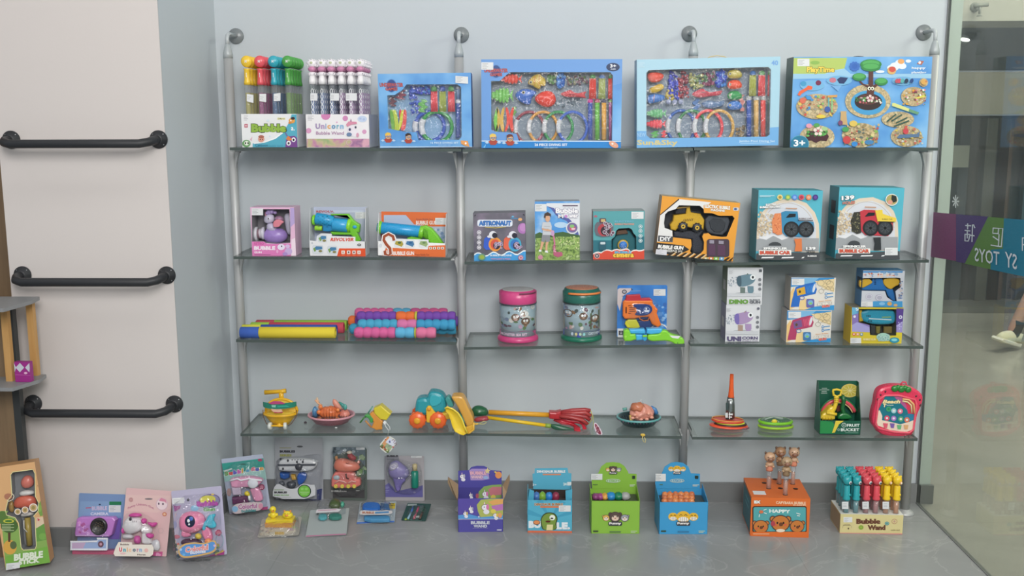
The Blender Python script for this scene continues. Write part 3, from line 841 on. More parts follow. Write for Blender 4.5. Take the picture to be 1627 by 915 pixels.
def swimmer(g, x, y, s, hair, skin_='e0b48e', shirt='b04a3c'):
    """small printed swimmer with goggles"""
    g.poly([(x-1.0*s, y+.8*s),(x-.3*s, y+.3*s),(x+.4*s, y+.3*s),(x+1.1*s, y+.9*s),(x+.5*s, y+1.5*s),(x-.5*s, y+1.5*s)], shirt)
    g.e(x, y, .75*s, .72*s, '2a2a34'); g.e(x, y+.05*s, .66*s, .62*s, skin_)
    g.poly([(x-.7*s, y-.1*s),(x-.75*s, y-.6*s),(x-.2*s, y-.95*s),(x+.5*s, y-.8*s),(x+.75*s, y-.2*s),(x+.2*s, y-.4*s)], hair)
    g.e(x-.25*s, y+.05*s, .25*s, .2*s, '3b4a66'); g.e(x+.3*s, y+.05*s, .25*s, .2*s, '3b4a66'); g.e(x-.25*s, y+.05*s, .14*s, .1*s, 'a9c9e4'); g.e(x+.3*s, y+.05*s, .14*s, .1*s, 'a9c9e4')
    g.ln([(x-.2*s, y+.38*s),(x+.25*s, y+.36*s)], .1*s, '8a3a34')
    for dx in (-1.3,1.3): g.poly([(x+dx*s-.5*s, y+1.0*s),(x+dx*s, y+.7*s),(x+dx*s+.5*s, y+1.05*s),(x+dx*s, y+1.25*s)], 'b8d8f0')

# ================================================================== TOP SHELF
Y1 = 3.56
# --- bubble wand tray
def wand_parts(t, H, rt, capz, capc, tubec, head):
    """tube body, cap and head; H total height"""
    g = t.g('tube', 'clear tube of bubble liquid'); g.lathe([(rt*.96, .001),(rt, .004),(rt, capz)], 'tube', n=14)
    g = t.g('liquid'); g.lathe([(rt*.82, .004),(rt*.82, capz*.86)], 't:'+tubec, n=12)
    return g
def place_grid(root, M0, xs, ys, zf=0.0, lab=None, skip=()):
    out = []
    for j, y in enumerate(ys):
        for i, x in enumerate(xs):
            if (i, j) in skip: continue
            out.append(dup(root, M=M0 @ Matrix.Translation((x, y, zf)), label=lab(i, j) if lab else None))
    return out
t = pose('display_tray', 'white and blue card tray lettered Bubble, holding ball-topped wands', 'tray', 'C11', (78,833),(523,833),(78,565),(1,0), .205, Y=Y1)
TR1 = t
def opentray(t, front, side, name='tray', inn='b9bcc0'):
    g = t.g(name); w, h, d = t.w/2, t.h, t.d; e = .0015
    g.box(-w, w, 0, e, 0, h, front); g.box(-w, w, d-e, d, 0, h, side); g.box(-w, -w+e, e, d-e, 0, h, side); g.box(w-e, w, e, d-e, 0, h, side); g.box(-w+e, w-e, e, d-e, 0, .002, inn)
    return g
g = opentray(t, 'e8e9ea', 'dfe2e6')
g.poly([(160,833),(160,802),(250,795),(340,765),(405,715),(450,640),(475,568),(523,568),(523,833)], '5aaec4')
g.poly([(170,800),(260,785),(340,755),(400,712),(408,718),(345,765),(255,797),(170,806)], 'f4f6f6')
g.lines(88,575,125,620,4, 'a8a8ac', 3); g.r(92,645,122,675, 'c9808c', 6); g.ln([(98,660),(116,660)],4, 'ffffff')
g.r(358,594,424,612, 'e6e2b0', 4); g.t('24pcs', 365,597,418,610, '6a6a50')
g.t('Bubble', 150,645,432,712, '93b84e', .06, out='38452c', ow=.045)
g.t('a.', 470,670,500,698, 'f6fbff', .02)
g.t('Cattoon', 180,805,285,828, '2e6f8e', .02); g.t('bubble wand', 297,814,400,827, '3a86a6', 0)
g.e(110,803,34,30, '6fa26a'); g.e(112,800,20,18, 'e6ecdc'); g.e(103,800,6,8, '243024'); g.e(124,800,6,8, '243024')
g.poly([(140,770),(158,745),(152,785)], 'd8aebc'); g.e(230,768,26,24, 'dca08e'); g.e(230,748,24,12, 'b06a5a'); g.e(222,770,4,5, '553030'); g.e(240,770,4,5, '553030')
g.e(478,618,26,22, 'e0a050'); g.e(486,600,16,12, '3a3034'); g.e(470,618,5,6, 'ffffff'); g.e(462,636,12,9, 'd88a4a')
g.poly([(425,833),(430,780),(450,745),(500,740),(523,760),(523,833)], '7a4a90'); g.e(452,800,18,20, 'f2f0f4'); g.e(492,772,17,19, 'f2f0f4'); g.e(452,801,8,10, '2a2030'); g.e(492,774,8,10, '2a2030')
g.poly([(430,765),(448,740),(482,770),(455,782)], 'e0824a'); g.ln([(425,716),(442,744)],8, '7a5ca0')
g.e(285,618,12,10, 'd8e6ea'); g.e(300,745,6,6, 'c8dce8')
t0 = TR1
base0 = t0.M
def zat(t, view, x, y, yy): return T.__dict__ and (lambda q: q[1])(_tmp(t, view).p(x, y, y=yy))
class _P:
    """measuring aid: picture point to a thing's local plane"""
    def __init__(s, t, view): s.T = t; s.view = view; s.yp = 0
    p = G.p
mp = _P(TR1, 'C11')
cols = [('yellow', 'eec63c', 'c9c06a', 135),('red', 'e25a64', 'b0508e', 241),('teal', '36a6b8', '4f78a8', 350),('green', '4fa04a', '86b05a', 462)]
for n_, hx, tc, xx in cols:
    y0 = .024; X0 = mp.p(xx, 700, y=y0)[0]
    zc = mp.p(xx, 148, y=y0)[1]; zn = mp.p(xx, 205, y=y0)[1]; zb = mp.p(xx, 322, y=y0)[1]
    M = TR1.M @ Matrix.Translation((X0, y0, .003))
    t = T('bubble_wand', f'{n_} ball-topped bubble wand with white cross, front row of the Bubble tray', 'bubble wand', M=M, view='C11', group=f'{n_} ball-topped wands in the Bubble tray')
    wand_parts(t, 0, .0108, zb-.003, hx, tc, None)
    g = t.g('cap'); g.lathe([(.0125, zb-.006),(.0125, zb+.004),(.0105, zb+.012),(.0100, zn-.006),(.013, zn)], 'p:'+hx, n=16)
    g = t.g('bubble_ring_head'); g.ell((0,0, zc),(.0205, .013, .0205), 'p:'+hx, 18,12); g.yp = -.0128
    q = g.p(xx, 148); 
    for sg in (1,-1): g.box(-.0062, .0062,-.0142,-.0125,-.0012, .0012, 'f2f2f2'); 
    g.v = g.v[:-16]; g.f = g.f[:-12]; g.m = g.m[:-12]; g.s = g.s[:-12]
    for a in (PI/4,-PI/4):
        g.X = Matrix.Translation((0,0, zc)) @ Matrix.Rotation(a, 4, 'Y'); g.box(-.0052, .0052,-.0140,-.0120,-.0011, .0011, 'f2f2f2'); g.X = None
    for i in range(4): g.box(-.0012, .0012,-.0112,-.0100, zb+.020+i*.004, zb+.0225+i*.004, 'eef0ee')
    finish()
    root = t.root
    for j in range(1,5):
        dup(root, M=TR1.M @ Matrix.Translation((X0, y0+j*.040, .003)), label=f'{n_} ball-topped bubble wand in the back rows of the Bubble tray')
    if n_ != 'green':
        s_ = T('price_label', f'small white price label stuck on the front {n_} wand', 'label', M=M @ Matrix.Translation((0,-.0118,0)), view='C11', single=True, w=0)
        g = s_.g(); x0 = {'yellow': 112, 'red': 215, 'teal': 330}[n_]; rt = {'yellow': 8, 'red': 0, 'teal': -8}[n_]
        g.poly([(x0,402),(x0+54,402+rt),(x0+54,468+rt),(x0,462)], 'e2e3e4', clamp=False); g.poly([(x0+6,425),(x0+34,427),(x0+34,430),(x0+6,428)], '9a9a9a', clamp=False)
        g.poly([(x0+6,440),(x0+26,442),(x0+26,445),(x0+6,443)], '9a9a9a', clamp=False)
# --- unicorn wand tray
t = TR2 = pose('display_tray', 'white and pink card tray lettered Unicorn Bubble Wand', 'tray', 'C11', (597,833),(1103,833),(597,565),(1,0), .205, Y=Y1)
g = opentray(t, 'eceaec', 'd8d8de')
g.poly([(597,833),(597,765),(1103,765),(1103,833)], 'rainbow')
for x, y, r_, c_ in ((750,575,38, 'd184b4'),(612,700,22, 'd79cc0'),(908,600,22, 'd08cb8'),(1062,708,18, 'd8a0c4'),(840,632,7, 'dcb0cc')): g.e(x, y, r_, r_, c_)
g.e(1045,605,38,26, 'c4d2ea'); g.e(1030,602,10,9, 'aebfe0'); g.e(1058,608,10,9, 'aebfe0')
g.lines(605,575,655,620,4, 'aaaab0', 3)
for ch, x0, x1, c_ in (('U', 668,705, '9a86b0'),('n', 712,742, 'b49ac0'),('i', 748,756, '8aa0c8'),('c', 763,790, 'e8b070'),('o', 797,830, '6f9cc0'),('r', 838,858, '78b4c8'),('n', 866,896, '8fb8dc')):
    g.t(ch, x0,642 if ch in 'Ui' else 652, x1,685, c_, .04)
g.t('Bubble Wand', 672,705,898,732, 'b08cac', .02)
g.ring(940,795,22,20,4, 'd8b8c4')
g.e(960,690,36,34, 'e9e2ea'); g.e(985,720,34,30, 'ece6ee'); g.e(945,690,10,12, '4a4a70'); g.e(992,672,8,10, '4a4a60'); g.poly([(945,632),(955,600),(962,632)], '9a6f8e')
g.poly([(915,650),(935,625),(1000,628),(1004,645),(960,650),(925,668)], 'd890a8'); g.e(940,730,22,16, '6f86a8'); g.e(1008,735,12,18, 'd8a0b8')
mp = _P(TR2, 'C11'); y0 = .022
xs = [mp.p(x, 700, y=y0)[0] for x in (655,732,808,886,962,1042)]
zc = mp.p(800,165, y=y0)[1]; z2 = mp.p(800,205, y=y0)[1]; zf = mp.p(800,245, y=y0)[1]; zb = mp.p(800,322, y=y0)[1]; zt_ = mp.p(800,262, y=y0)[1]
for vi, (lc, nm) in enumerate((('9fb4dc', 'blue'),('d9b4dc', 'pink'))):
    M = TR2.M @ Matrix.Translation((xs[0 if vi == 0 else 3], y0, .003))
    t = T('bubble_wand', f'white unicorn-headed bubble wand with {nm} liquid, front row', 'bubble wand', M=M, view='C11', group=f'unicorn-headed wands with {nm} liquid')
    wand_parts(t, 0, .0092, zb-.003, 'e8e6e8', lc, None)
    g = t.g('chain', 'white wavy wand inside the tube'); 
    for sg in (1,-1): g.tube([(sg*.0045*math.sin(i*.9),-.0078, .02+i*.0052) for i in range(int((zb-.03)/.0052))], .0012, 'p:f0f0f2', 5)
    g = t.g('cap'); g.lathe([(.0125, zb-.004),(.0125, zb+.008),(.009, zt_)], 'p:eceaec', n=14)
    g = t.g('unicorn_head'); 
    g.ell((0,0, zc),(.0165, .011, .0135), 'p:eeeaee', 14,9); g.ell((0,-.005, z2-.002),(.0135, .009, .0095), 'p:c983a8', 12,8)
    g.ell((0,0, zf),(.0125, .009, .008), 'p:eeeaee', 12,8); g.ell((0,-.0095, zc+.002),(.006, .002, .005), 'p:b9c09a', 8,6)
    for k_ in range(10):
        a = k_*PI/5+.3; g.ell((.0155*math.cos(a),-.001, zc-.003+.0165*math.sin(a)),(.0042, .004, .0042), 'p:f1eef1', 7,5)
        g.ell((.0165*math.cos(a),-.005, zc-.003+.0175*math.sin(a)),(.0013, .001, .0013), 'p:6a5a78', 5,4)
    for dx in (-.0095, .0095): g.ell((dx, -.002, zf-.002),(.0055, .006, .0055), 'p:eeeaee', 8,6); g.ell((dx, -.0085, zf-.001),(.0015, .001, .0015), 'p:5a4a68', 5,4)
    finish(); root = t.root
    for i in range(6):
        if (i >= 3) != bool(vi): continue
        for j in range(5):
            if (i == 0 and j == 0 and vi == 0) or (i == 3 and j == 0 and vi == 1): continue
            dup(root, M=TR2.M @ Matrix.Translation((xs[i], y0+j*.036, .003)), label=f'white unicorn-headed bubble wand with {nm} liquid, '+('front row' if j == 0 else 'back rows'))
for i, (x0, x1, lab) in enumerate(((626,682, 'leftmost'),(786,858, 'third'),(912,1002, 'fifth'))):
    s_ = T('price_label', f'white price label on the {lab} unicorn wand', 'label', M=TR2.M @ Matrix.Translation((0, y0-.0108,0)), view='C11', single=True)
    g = s_.g(); g.poly([(x0,397),(x1,397),(x1,457),(x0,457)], 'e0e1e3', clamp=False)
    for yy in (412,424,436): g.poly([(x0+5, yy),(x0+30, yy),(x0+30, yy+3),(x0+5, yy+3)], 'a0a0a4', clamp=False)

# --- diving set, small
def underwater_logo(g, cx, cy, s):
    g.e(cx, cy, 46*s, 58*s, '5d8cc8'); g.e(cx, cy, 40*s, 52*s, '33528c')
    g.t('UNDERWATER', cx-100*s, cy-24*s, cx+100*s, cy+8*s, 'c8605a', .03, out='3a2a40')
    g.t('GAMES', cx-52*s, cy+14*s, cx+52*s, cy+40*s, 'c8605a', .03, out='3a2a40')
t = pose('toy_box', 'smallest blue window box diving set with 16 pieces', 'toy box', 'C12', (75,848),(862,840),(62,215),(1,0), .075, Y=Y1)
hole = [(300,292),(735,290),(768,315),(774,735),(750,765),(400,768),(385,700),(300,700),(145,670),(136,385),(200,382),(262,340)]
g = carton(t, '3f7cc2', 'sea', hole, hy=.055, trayk='8fb6d8', film='crinkle')
g.poly([(75,838),(862,830),(862,846),(75,850)], '3a86cc'); g.ln([(75,826),(865,826)],6, 'dfeefa')
underwater_logo(g, 172,303,1.0)
for x, y, c_ in ((145,735, 'e8c04e'),(318,740, '3a2c28')): swimmer(g, x, y, 36, c_)
g.t('16 PIECE DIVING SET', 508,782,745,798, 'd8ecfa'); g.t('WITH CARRY NET', 570,805,680,815, 'b8d8f0', 0)
g.poly([(765,770),(825,775),(840,825),(800,815),(770,800)], 'e8a05a'); g.e(808,795,8,9, 'ffffff'); g.tag(720,218,828,278,8)
for x, c_, k_ in ((535, 'f0525c', '5c9c5a'),(608, 'b0bc54', '4a66b4'),(682, 'f0525c', '5c9c5a')): tassel(t, x, 305,350,525, c_, k_, ww=.0105)
stick(t, 742,440,745, '3858a8', w=.0085, y=.03); stick(t, 742,320,425, '6a88b0', w=.0075, y=.036)
toyring(t, 500,650,125, '4664c4', y=.044, grip=(2.9,3.6), wr=.007); toyring(t, 560,655,130, '3aa04e', y=.03, grip=(2.7,3.7), wr=.007)
gems(t, 330,310,400,540,46,['4c6ad0', '6f8ae8', '3a58b8'], .005, .04,4); gems(t, 395,310,500,370,34,['3c46c8', '5868e0', '4a8ad8'], .005, .038,5)
weed(t, 440,420,530,70, '6ab85a', .034); weed(t, 250,340,420,80, '9a4a5c', .034,1); weed(t, 180,400,480,60, '7a4a54', .036,2)
for x0, x1, c_ in ((165,180, '7cb848'),(195,215, 'c8d840'),(245,258, 'f04a50'),(268,225, 'dce040'),(285,268, 'f0564e'),(175,200, 'd8d84a')):
    g = t.g('dive_tassel'); g.pp([(x0-12,510),(x0+14,505),((x0+x1)/2+24,600),(x1+20,680),(x1-4,690),((x0+x1)/2-8,610)], .02+.004*(x0 % 3), .03, 'p:'+c_, .001,1)
# --- diving set, large
t = pose('toy_box', 'large blue window box diving set with darker blue bottom strip', 'toy box', 'C13', (82,855),(1272,855),(72,98),(1,1), .085, Y=Y1)
hole = [(235,262),(300,205),(330,186),(1180,186),(1205,215),(1195,772),(400,772),(380,715),(300,700),(200,695),(165,680),(163,262)]
g = carton(t, '3a78bc', '6c9cd8', hole, hy=.06, trayk='8a99a6', film='crinkle')
g.poly([(72,773),(1278,773),(1272,858),(72,858)], '2a86d0'); g.ln([(72,775),(1280,777)],6, 'e4f0fa')
g.poly([(1205,300),(1290,280),(1285,770),(1200,770)], 'sea')
underwater_logo(g, 205,180,1.0); g.tag(80,102,182,165)
g.e(1205,143,58,36, '2c3c60'); g.t('3+', 1180,118,1232,148, 'eef2f8', .03); g.t('AGES', 1185,153,1228,167, 'c8d0e0')
g.t('26 PIECE DIVING SET', 535,795,815,818, 'eaf4fc', .03); g.t('WITH CARRY NET', 612,827,735,840, 'b8dcf4')
for x, y, c_ in ((180,748, 'e8c860'),(325,752, '6a3a34')): swimmer(g, x, y, 40, c_)
g.e(1210,805,44,24, 'e6a284', a=.5); g.e(1200,798,9,9, 'f8f0e8'); g.e(1222,812,7,7, 'd8c0b8'); g.poly([(95,830),(120,800),(112,835)], '7cc0ec')
ribfish(t, 245,430,245,46, 'f0503c', 5); ribfish(t, 168,355,385,70, '7cc860', 5)
fish(t, [(478,290),(480,262),(520,215),(580,195),(600,225),(625,240),(632,275),(625,310),(590,300),(580,335),(540,320),(520,300)], 'd8b848', eye=(503,272, .006), stripes=[([(540,220),(530,290)], 'e8803c'),([(575,215),(570,300)], 'e8803c')])
fish(t, [(360,385),(400,340),(460,325),(540,345),(555,370),(510,400),(500,470),(440,455),(400,430)], '3f70c8', eye=(440,360, .006), y=.035)
fish(t, [(525,412),(580,360),(650,340),(700,365),(722,420),(700,470),(640,492),(570,465)], 'f0402c', y=.028, th=.035)
fish(t, [(745,372),(800,350),(840,335),(870,358),(930,372),(985,345),(960,385),(985,410),(900,400),(800,402)], 'd84a50', y=.03, stripes=[([(830,375),(880,382)], '2a2a30')])
gems(t, 730,200,790,320,40,['3f86d8', '6aa8e8', '2a66c0'], .0055, .035,6); gems(t, 640,210,720,280,30,['6a9a5c', '88b478', 'b8c8b0'], .005, .04,7); gems(t, 810,215,990,290,50,['8a6a78', 'a8a890', '7c5868', '6a8a5c'], .0045, .042,8)
for i, (x, c_) in enumerate(((188, '78d048'),(240, 'e0b440'),(320, 'f04430'))):
    g = t.g('dive_tassel')
    for sg in ((-1,1) if x > 200 else (1,)):
        g.pp([(x+sg*(28)-10,490),(x+sg*28+14,485),(x+sg*8+16,590),(x+sg*30+10,690),(x+sg*30-16,700),(x+sg*5-14,600)], .022, .030, 'p:'+c_, .001,1)
weed(t, 360,480,560,34, '6fae54', .03)
for x, c_, yy in ((492, 'a04454', .048),(608, 'e0a040', .040),(738, '3a9a58', .034),(860, '3a66c8', .027)): toyring(t, x, 660,122, c_, y=yy, grip=(2.75,3.65), wr=.0055, ry=134)
for x, c_, k_, w_ in ((1032, 'f04838', '5c9c5a', .0105),(1112, 'b4c06c', '4a78b8', .0105),(1182, 'f04838', '5c9c5a', .006)): tassel(t, x, 208,240,415, c_, k_, ww=w_)
for x, c_, k_ in ((1010, '3858b0', 'd84aa0'),(1070, '6cc048', 'b04a60'),(1128, 'f0b048', '5a5a70'),(1182, 'b05898', '98b868')): stick(t, x, 435,765, c_, k_, w=.0085 if x < 1150 else .0055)
gems(t, 720,420,960,480,30,['8898a4', 'a4b0ba', '6c7c88'], .004, .045,9, name='carry_net')
# --- pale blue jumbo set
t = pose('toy_box', 'pale blue window box pool diving set, the palest of the three', 'toy box', 'C14', (90,843),(1300,820),(80,92),(1,1), .085, Y=Y1, tr=(1318,58))
hole = [(172,195),(195,168),(1215,142),(1237,165),(1225,720),(1200,738),(205,752),(172,725)]
g = carton(t, '8fb4c8', 'a9cfe0', hole, hy=.06, trayk='8898a8', film='crinkle')
g.poly([(82,690),(172,690),(172,725),(205,752),(1200,738),(1225,720),(1228,660),(1308,655),(1300,825),(85,848)], '74aee0')
g.t('Sun&Sky', 92,765,440,822, 'd8c888', .03); g.t('Jumbo Pool Diving Set', 965,765,1272,790, 'd4e8f6', .01); g.ln([(975,795),(1235,790)],3, 'c0dcf0'); g.t('40', 1240,85,1298,128, '78a8e0', .03)
g.lines(95,100,160,150,3, 'cfe0ea', 4); g.t('NEW', 95,705,165,740, 'a8d0ee', .01)
h_ = t.g('carry_handle', 'yellow cord handle'); h_.tube([(x, .04, t.h+z) for x, z in ((.0,-.002),(.01, .006),(.035, .010),(.062, .006),(.075,-.002))], .0013, 'p:d8c07c', 6)
fish(t, [(175,220),(195,190),(260,185),(325,205),(315,245),(270,275),(200,275)], 'f04c30', th=.03)
fish(t, [(178,350),(220,310),(300,280),(330,310),(300,345),(240,370)], 'd8b43c', eye=(200,345, .004)); fish(t, [(178,420),(190,380),(250,370),(335,385),(320,430),(240,450),(190,458)], '3a78c8', stripes=[([(240,380),(235,440)], 'e8a040')])
ribfish(t, 178,345,540,44, '78c488', 5); ribfish(t, 175,340,630,42, 'f0505c', 5)
weed(t, 245,690,745,60, '58b850', .028); weed(t, 322,685,745,40, 'f05058', .028)
gems(t, 365,180,440,410,60,['4450c8', '5a68d8', '3840b0'], .0055, .035,11); gems(t, 445,180,530,410,60,['a8404c', 'c05a64', '903848'], .0055, .036,12); gems(t, 545,200,660,330,50,['a8a868', 'c0bc80', '88a070'], .0055, .037,13); gems(t, 770,170,850,320,44,['3048c0', '4868d8', '5090d8'], .0058, .038,14); gems(t, 650,190,750,300,34,['7c3a5c', '98506c', '5a8a5c'], .0055, .038,15); gems(t, 345,340,410,420,20,['c8b050', 'd8c468'], .005, .034,16)
for x in (362,415,466):
    q = t.g('pool_coin'); a = q.p(x, 440, y=.03); q.lathe([(.0085,0),(.0085, .003)], 'p:a8b0d0', c=(a[0], .03, a[1]), axis=(0,-1,0), n=16)
fish(t, [(555,372),(600,345),(650,320),(690,352),(760,362),(830,335),(805,385),(720,392),(640,405),(580,398)], 'd04858', stripes=[([(640,358),(690,364)], '2a2a30')])
weed(t, 600,410,520,60, '5880b8', .044)
fish(t, [(640,445),(700,425),(780,440),(850,420),(830,480),(740,500),(660,490)], '6a88b0', y=.044)
for y_, c_ in ((200, 'c8b850'),(290, 'f0502c'),(382, '3aa058'),(468, '3a78c8')):
    fish(t, [(862, y_+22),(866, y_-12),(895, y_-36),(955, y_-38),(988, y_-10),(992, y_+25),(960, y_+40),(890, y_+44)], c_, eye=(888, y_, .0045), y=.026, th=.026, name='toy_whale')
weed(t, 985,380,520,50, 'd88880', .034,2)
for x, c_, yy in ((470, '3a66b8', .05),(560, '3f8a54', .044),(700, 'f0505a', .036),(795, 'd8a850', .028)): toyring(t, x, 655,118, c_, y=yy, grip=(2.75,3.6), wr=.0058, ry=140)
for x, c_, k_, w_ in ((1082, 'b8bc50', '4a78b8', .0105),(1160, 'f04c50', '5c9c5a', .0105),(1222, 'e04850', '5c9c5a', .004)): tassel(t, x, 175,212,390, c_, k_, ww=w_)
for x, c_ in ((1048, '3458b0'),(1110, 'dcb064'),(1170, 'f05450'),(1220, '4a8058')): stick(t, x, 412,740, c_, 'b0b4b4', w=.0088 if x < 1200 else .004)
gems(t, 945,640,1010,735,16,['a88c5c', '8a7a60'], .006, .045,17)
# --- beach play set
t = pose('toy_box', 'blue beach play set box with tree and sand islands, right end of top shelf', 'toy box', 'C15', (80,838),(1248,838),(132,65),(1,2), .10, Y=3.58, tr=(1300,65))
g = carton(t, '5c6c66', 'sea')
g.poly([(90,65),(570,65),(545,165),(470,175),(380,215),(90,215)], 'b4c86c')
g.poly([(90,200),(380,200),(470,168),(545,155),(600,200),(1300,200),(1300,240),(700,230),(400,240),(90,245)], '9cc8e4')
g.tag(145,72,248,135); g.t('PlayTime', 225,140,462,200, 'eed35c', .05, out='5c4830', ow=.045)
g.e(295,105,40,16, '8fb85c')
g.t('happy', 1122,140,1240,165, 'e8eef0', .03); g.t('planting', 1120,178,1245,202, 'e8eef0', .03); g.poly([(1165,115),(1190,88),(1228,92),(1205,125)], 'b46a5a'); g.e(1190,105,12,12, 'e8e0e0')
for x, y, rx, ry in ((1020,105,40,25),(960,150,50,28),(1040,135,36,26),(850,182,38,12),(1092,92,24,14),(990,130,55,28)): g.e(x, y, rx, ry, 'e6eef4')
g.e(1030,95,28,22, 'e8a868'); g.e(950,172,38,34, 'd8b070'); g.e(955,162,30,24, 'd0584c'); g.e(632,140,40,38, '3a68b8')
for a_ in range(10): g.e(632+34*math.cos(a_*.63),138+32*math.sin(a_*.63),12,12, '4272c0', n=8)
g.e(270,300,105,45, '78b4dc'); g.e(500,258,110,42, '78b4dc'); g.e(1045,262,95,38, '78b4dc')
g.poly([(145,380),(160,350),(215,320),(235,300),(272,310),(268,335),(230,340),(180,370),(165,390)], 'ec6a44'); g.e(322,278,24,22, '7a3050'); g.e(195,285,25,22, '4a9cc8')
g.e(445,255,30,22, 'c87a8c'); g.poly([(480,250),(510,228),(550,232),(575,235),(560,260),(540,285),(500,282)], '2c3c68'); g.poly([(430,300),(520,300),(490,350)], '7cb0e0')
for x, y, rx, ry in ((745,435,195,145),(310,480,178,108),(310,740,150,100),(680,725,158,105),(1075,735,135,90),(1135,395,108,82),(1000,590,140,68),(1220,275,38,36)): g.e(x, y, rx, ry, 'sand', n=28)
g.e(748,448,150,105, '4c9ed0', n=28); g.e(748,440,118,72, '3a2c2c', n=24); g.e(745,420,90,45, '5c3c38', n=20)
g.poly([(725,420),(740,320),(690,290),(668,268),(684,262),(705,285),(748,300),(752,175),(790,175),(790,300),(835,270),(848,282),(800,325),(790,420)], '5c3a36')
for x, y, rx, ry in ((770,120,92,44),(770,145,84,36),(670,228,60,34),(858,268,56,33)): g.e(x, y, rx, ry, '3c8a4c'); g.e(x, y-8, rx*.8, ry*.65, '58ac60')
g.e(755,326,14,16, 'e8ecd8'); g.e(782,326,14,16, 'e8ecd8'); g.e(757,328,6,8, '2a2020'); g.e(780,328,6,8, '2a2020')
def flower(x, y, r_, c_, c2='e8d890'):
    for a_ in range(5): g.e(x+r_*math.cos(a_*1.257-1.57), y+r_*math.sin(a_*1.257-1.57), r_*.55, r_*.55, c_, n=8)
    g.e(x, y, r_*.4, r_*.4, c2, n=8)
g.specks(640,405,860,450,40,['58a050', 'e8e8d8', 'c86a70', '3c7a44', 'e0b8c0'],5,12,5); flower(762,412,22, 'e8d0cc', 'c85a68')
g.poly([(215,735),(240,690),(380,690),(410,735),(390,775),(340,770),(300,790),(260,770),(225,770)], '4a2a34'); g.specks(220,690,400,730,24,['58a050', '6ab860', '3c6a3c'],8,16,6); flower(318,690,28, 'ecd8d0', 'c86070'); g.e(305,640,26,18, '58a058'); g.e(240,645,26,20, 'e09cb0'); g.e(372,670,26,18, 'a8c890')
g.specks(160,390,470,570,70,['d0584c', '4a90c8', '8ac070', 'e0c060', 'c8a888', '806a50', 'd88a6a', '9c9a8c'],6,17,7)
g.e(238,405,24,18, '4a96d4'); g.e(185,430,26,26, 'd87058'); g.poly([(395,385),(480,380),(478,400),(400,405)], 'd8a05c'); g.r(400,405,412,530, '6ab4b8'); g.r(428,405,440,530, '8ac48c'); g.e(395,505,26,26, '4060a8'); g.e(340,565,40,16, 'e4cc50')
g.specks(540,630,830,810,80,['8ab45c', 'c8b080', '60706c', 'd0b890', '9c8a64', 'b85a4c', 'd8cc90'],6,17,8); g.e(560,765,34,34, 'c84a4c'); g.e(625,800,26,22, '3c8ad0'); g.e(750,785,40,20, '4a86b8'); g.e(548,675,30,22, '4c9c5c'); g.e(615,625,34,26, 'dcc060'); g.poly([(505,520),(558,520),(555,540),(565,635),(500,635),(508,545)], 'c8a878'); g.e(505,620,20,22, '7a4a70')
g.poly([(945,452),(965,450),(1095,500),(1090,525),(945,475)], 'd8dc8c'); g.poly([(1090,500),(1175,530),(1165,550),(1085,525)], '6a9c78')
for a_, b_ in (((900,610),(980,545)),((940,605),(1030,550)),((980,620),(1075,575)),((960,650),(1090,600))): g.ln([a_, b_],12,('3c5a50', '5a8060', '7080a0', '8c9060')[int(a_[0]) % 4])
g.specks(1040,335,1230,465,44,['b84a4c', 'e8ece4', 'd8a040', '4a8a50', '7a3050', 'd87a8c'],5,12,9); g.poly([(1130,410),(1220,380),(1225,400),(1160,415)], 'd8d060')
g.specks(960,670,1200,810,44,['c8c8c0', 'b8a47c', 'd8c050', '9a9084', 'c86a5a'],6,14,10); g.poly([(985,745),(1005,720),(1150,715),(1180,690),(1175,740),(1000,752)], '5c7898'); g.e(1060,690,24,26, 'c84a54'); g.poly([(1050,645),(1075,645),(1070,675),(1055,675)], 'c85a50')
for x, c_ in ((985, 'b85a64'),(1005, 'c85064'),(1030, '5aa8a8'),(1065, '2c3c54'),(1110, '2c4a80')): g.e(x, 262,16,20, c_, a=.4)
g.e(1215,272,26,24, 'd8a85c'); g.e(1232,268,8,8, 'c87850')
g.e(155,800,78,72, '2c7c9c', n=28); g.ring(155,800,78,72,5, '58a8c4'); g.t('3+', 105,762,202,820, 'f2f6f8', .03)
h_ = t.g('carry_handle', 'dark cord handle'); h_.tube([(x, .05, t.h+z) for x, z in ((-.03,-.001),(-.015, .003),(0, .004),(.015, .003),(.03,-.001))], .0014, 'p:4a4440', 6)

# ================================================================== SECOND SHELF
def prong(g, q, y0, y1, k, bev=.002, sm=1): g.pp(q, y0, y1, k, bev, sm)
# --- unicorn bubble gun, pink window box
t = pose('toy_box', 'pink window box holding a lilac unicorn bubble gun, left end of second shelf', 'toy box', 'C21', (155,722),(668,722),(148,152),(2,0), .09, tr=(660,152))
hole = [(148,165),(590,165),(605,400),(600,560),(440,572),(290,560),(150,545)]
g = carton(t, 'd8b4cc', 'e4b8d4', hole, hy=.08, trayk='8c888c')
g.poly([(150,545),(290,545),(330,575),(600,570),(672,640),(668,722),(150,722)], 'e080bc')
g.poly([(600,150),(668,150),(668,330),(600,380)], 'b8a4d4'); g.poly([(615,520),(668,500),(668,722),(610,715)], 'f0dce8')
g.t('RETRO', 178,555,290,585, 'c85a98', .02); g.t('BUBBLE', 175,600,425,645, 'f6ecf4', .05); g.t('GUN', 178,660,265,682, 'f6ecf4', .05); g.ln([(180,698),(370,700)],5, '8a4a70'); g.tag(148,155,282,236)
g.e(495,610,45,36, 'e8e0f0'); g.e(580,660,45,42, 'c8b0dc'); g.e(540,690,30,22, 'b090cc'); g.e(570,600,28,22, 'd8c0e4'); g.e(500,600,7,9, '443a55'); g.e(450,660,14,22, 'e8a8d0')
t.view = 'C21'
g = t.g('bubble_gun', 'lilac unicorn bubble gun'); P_ = 'p:'
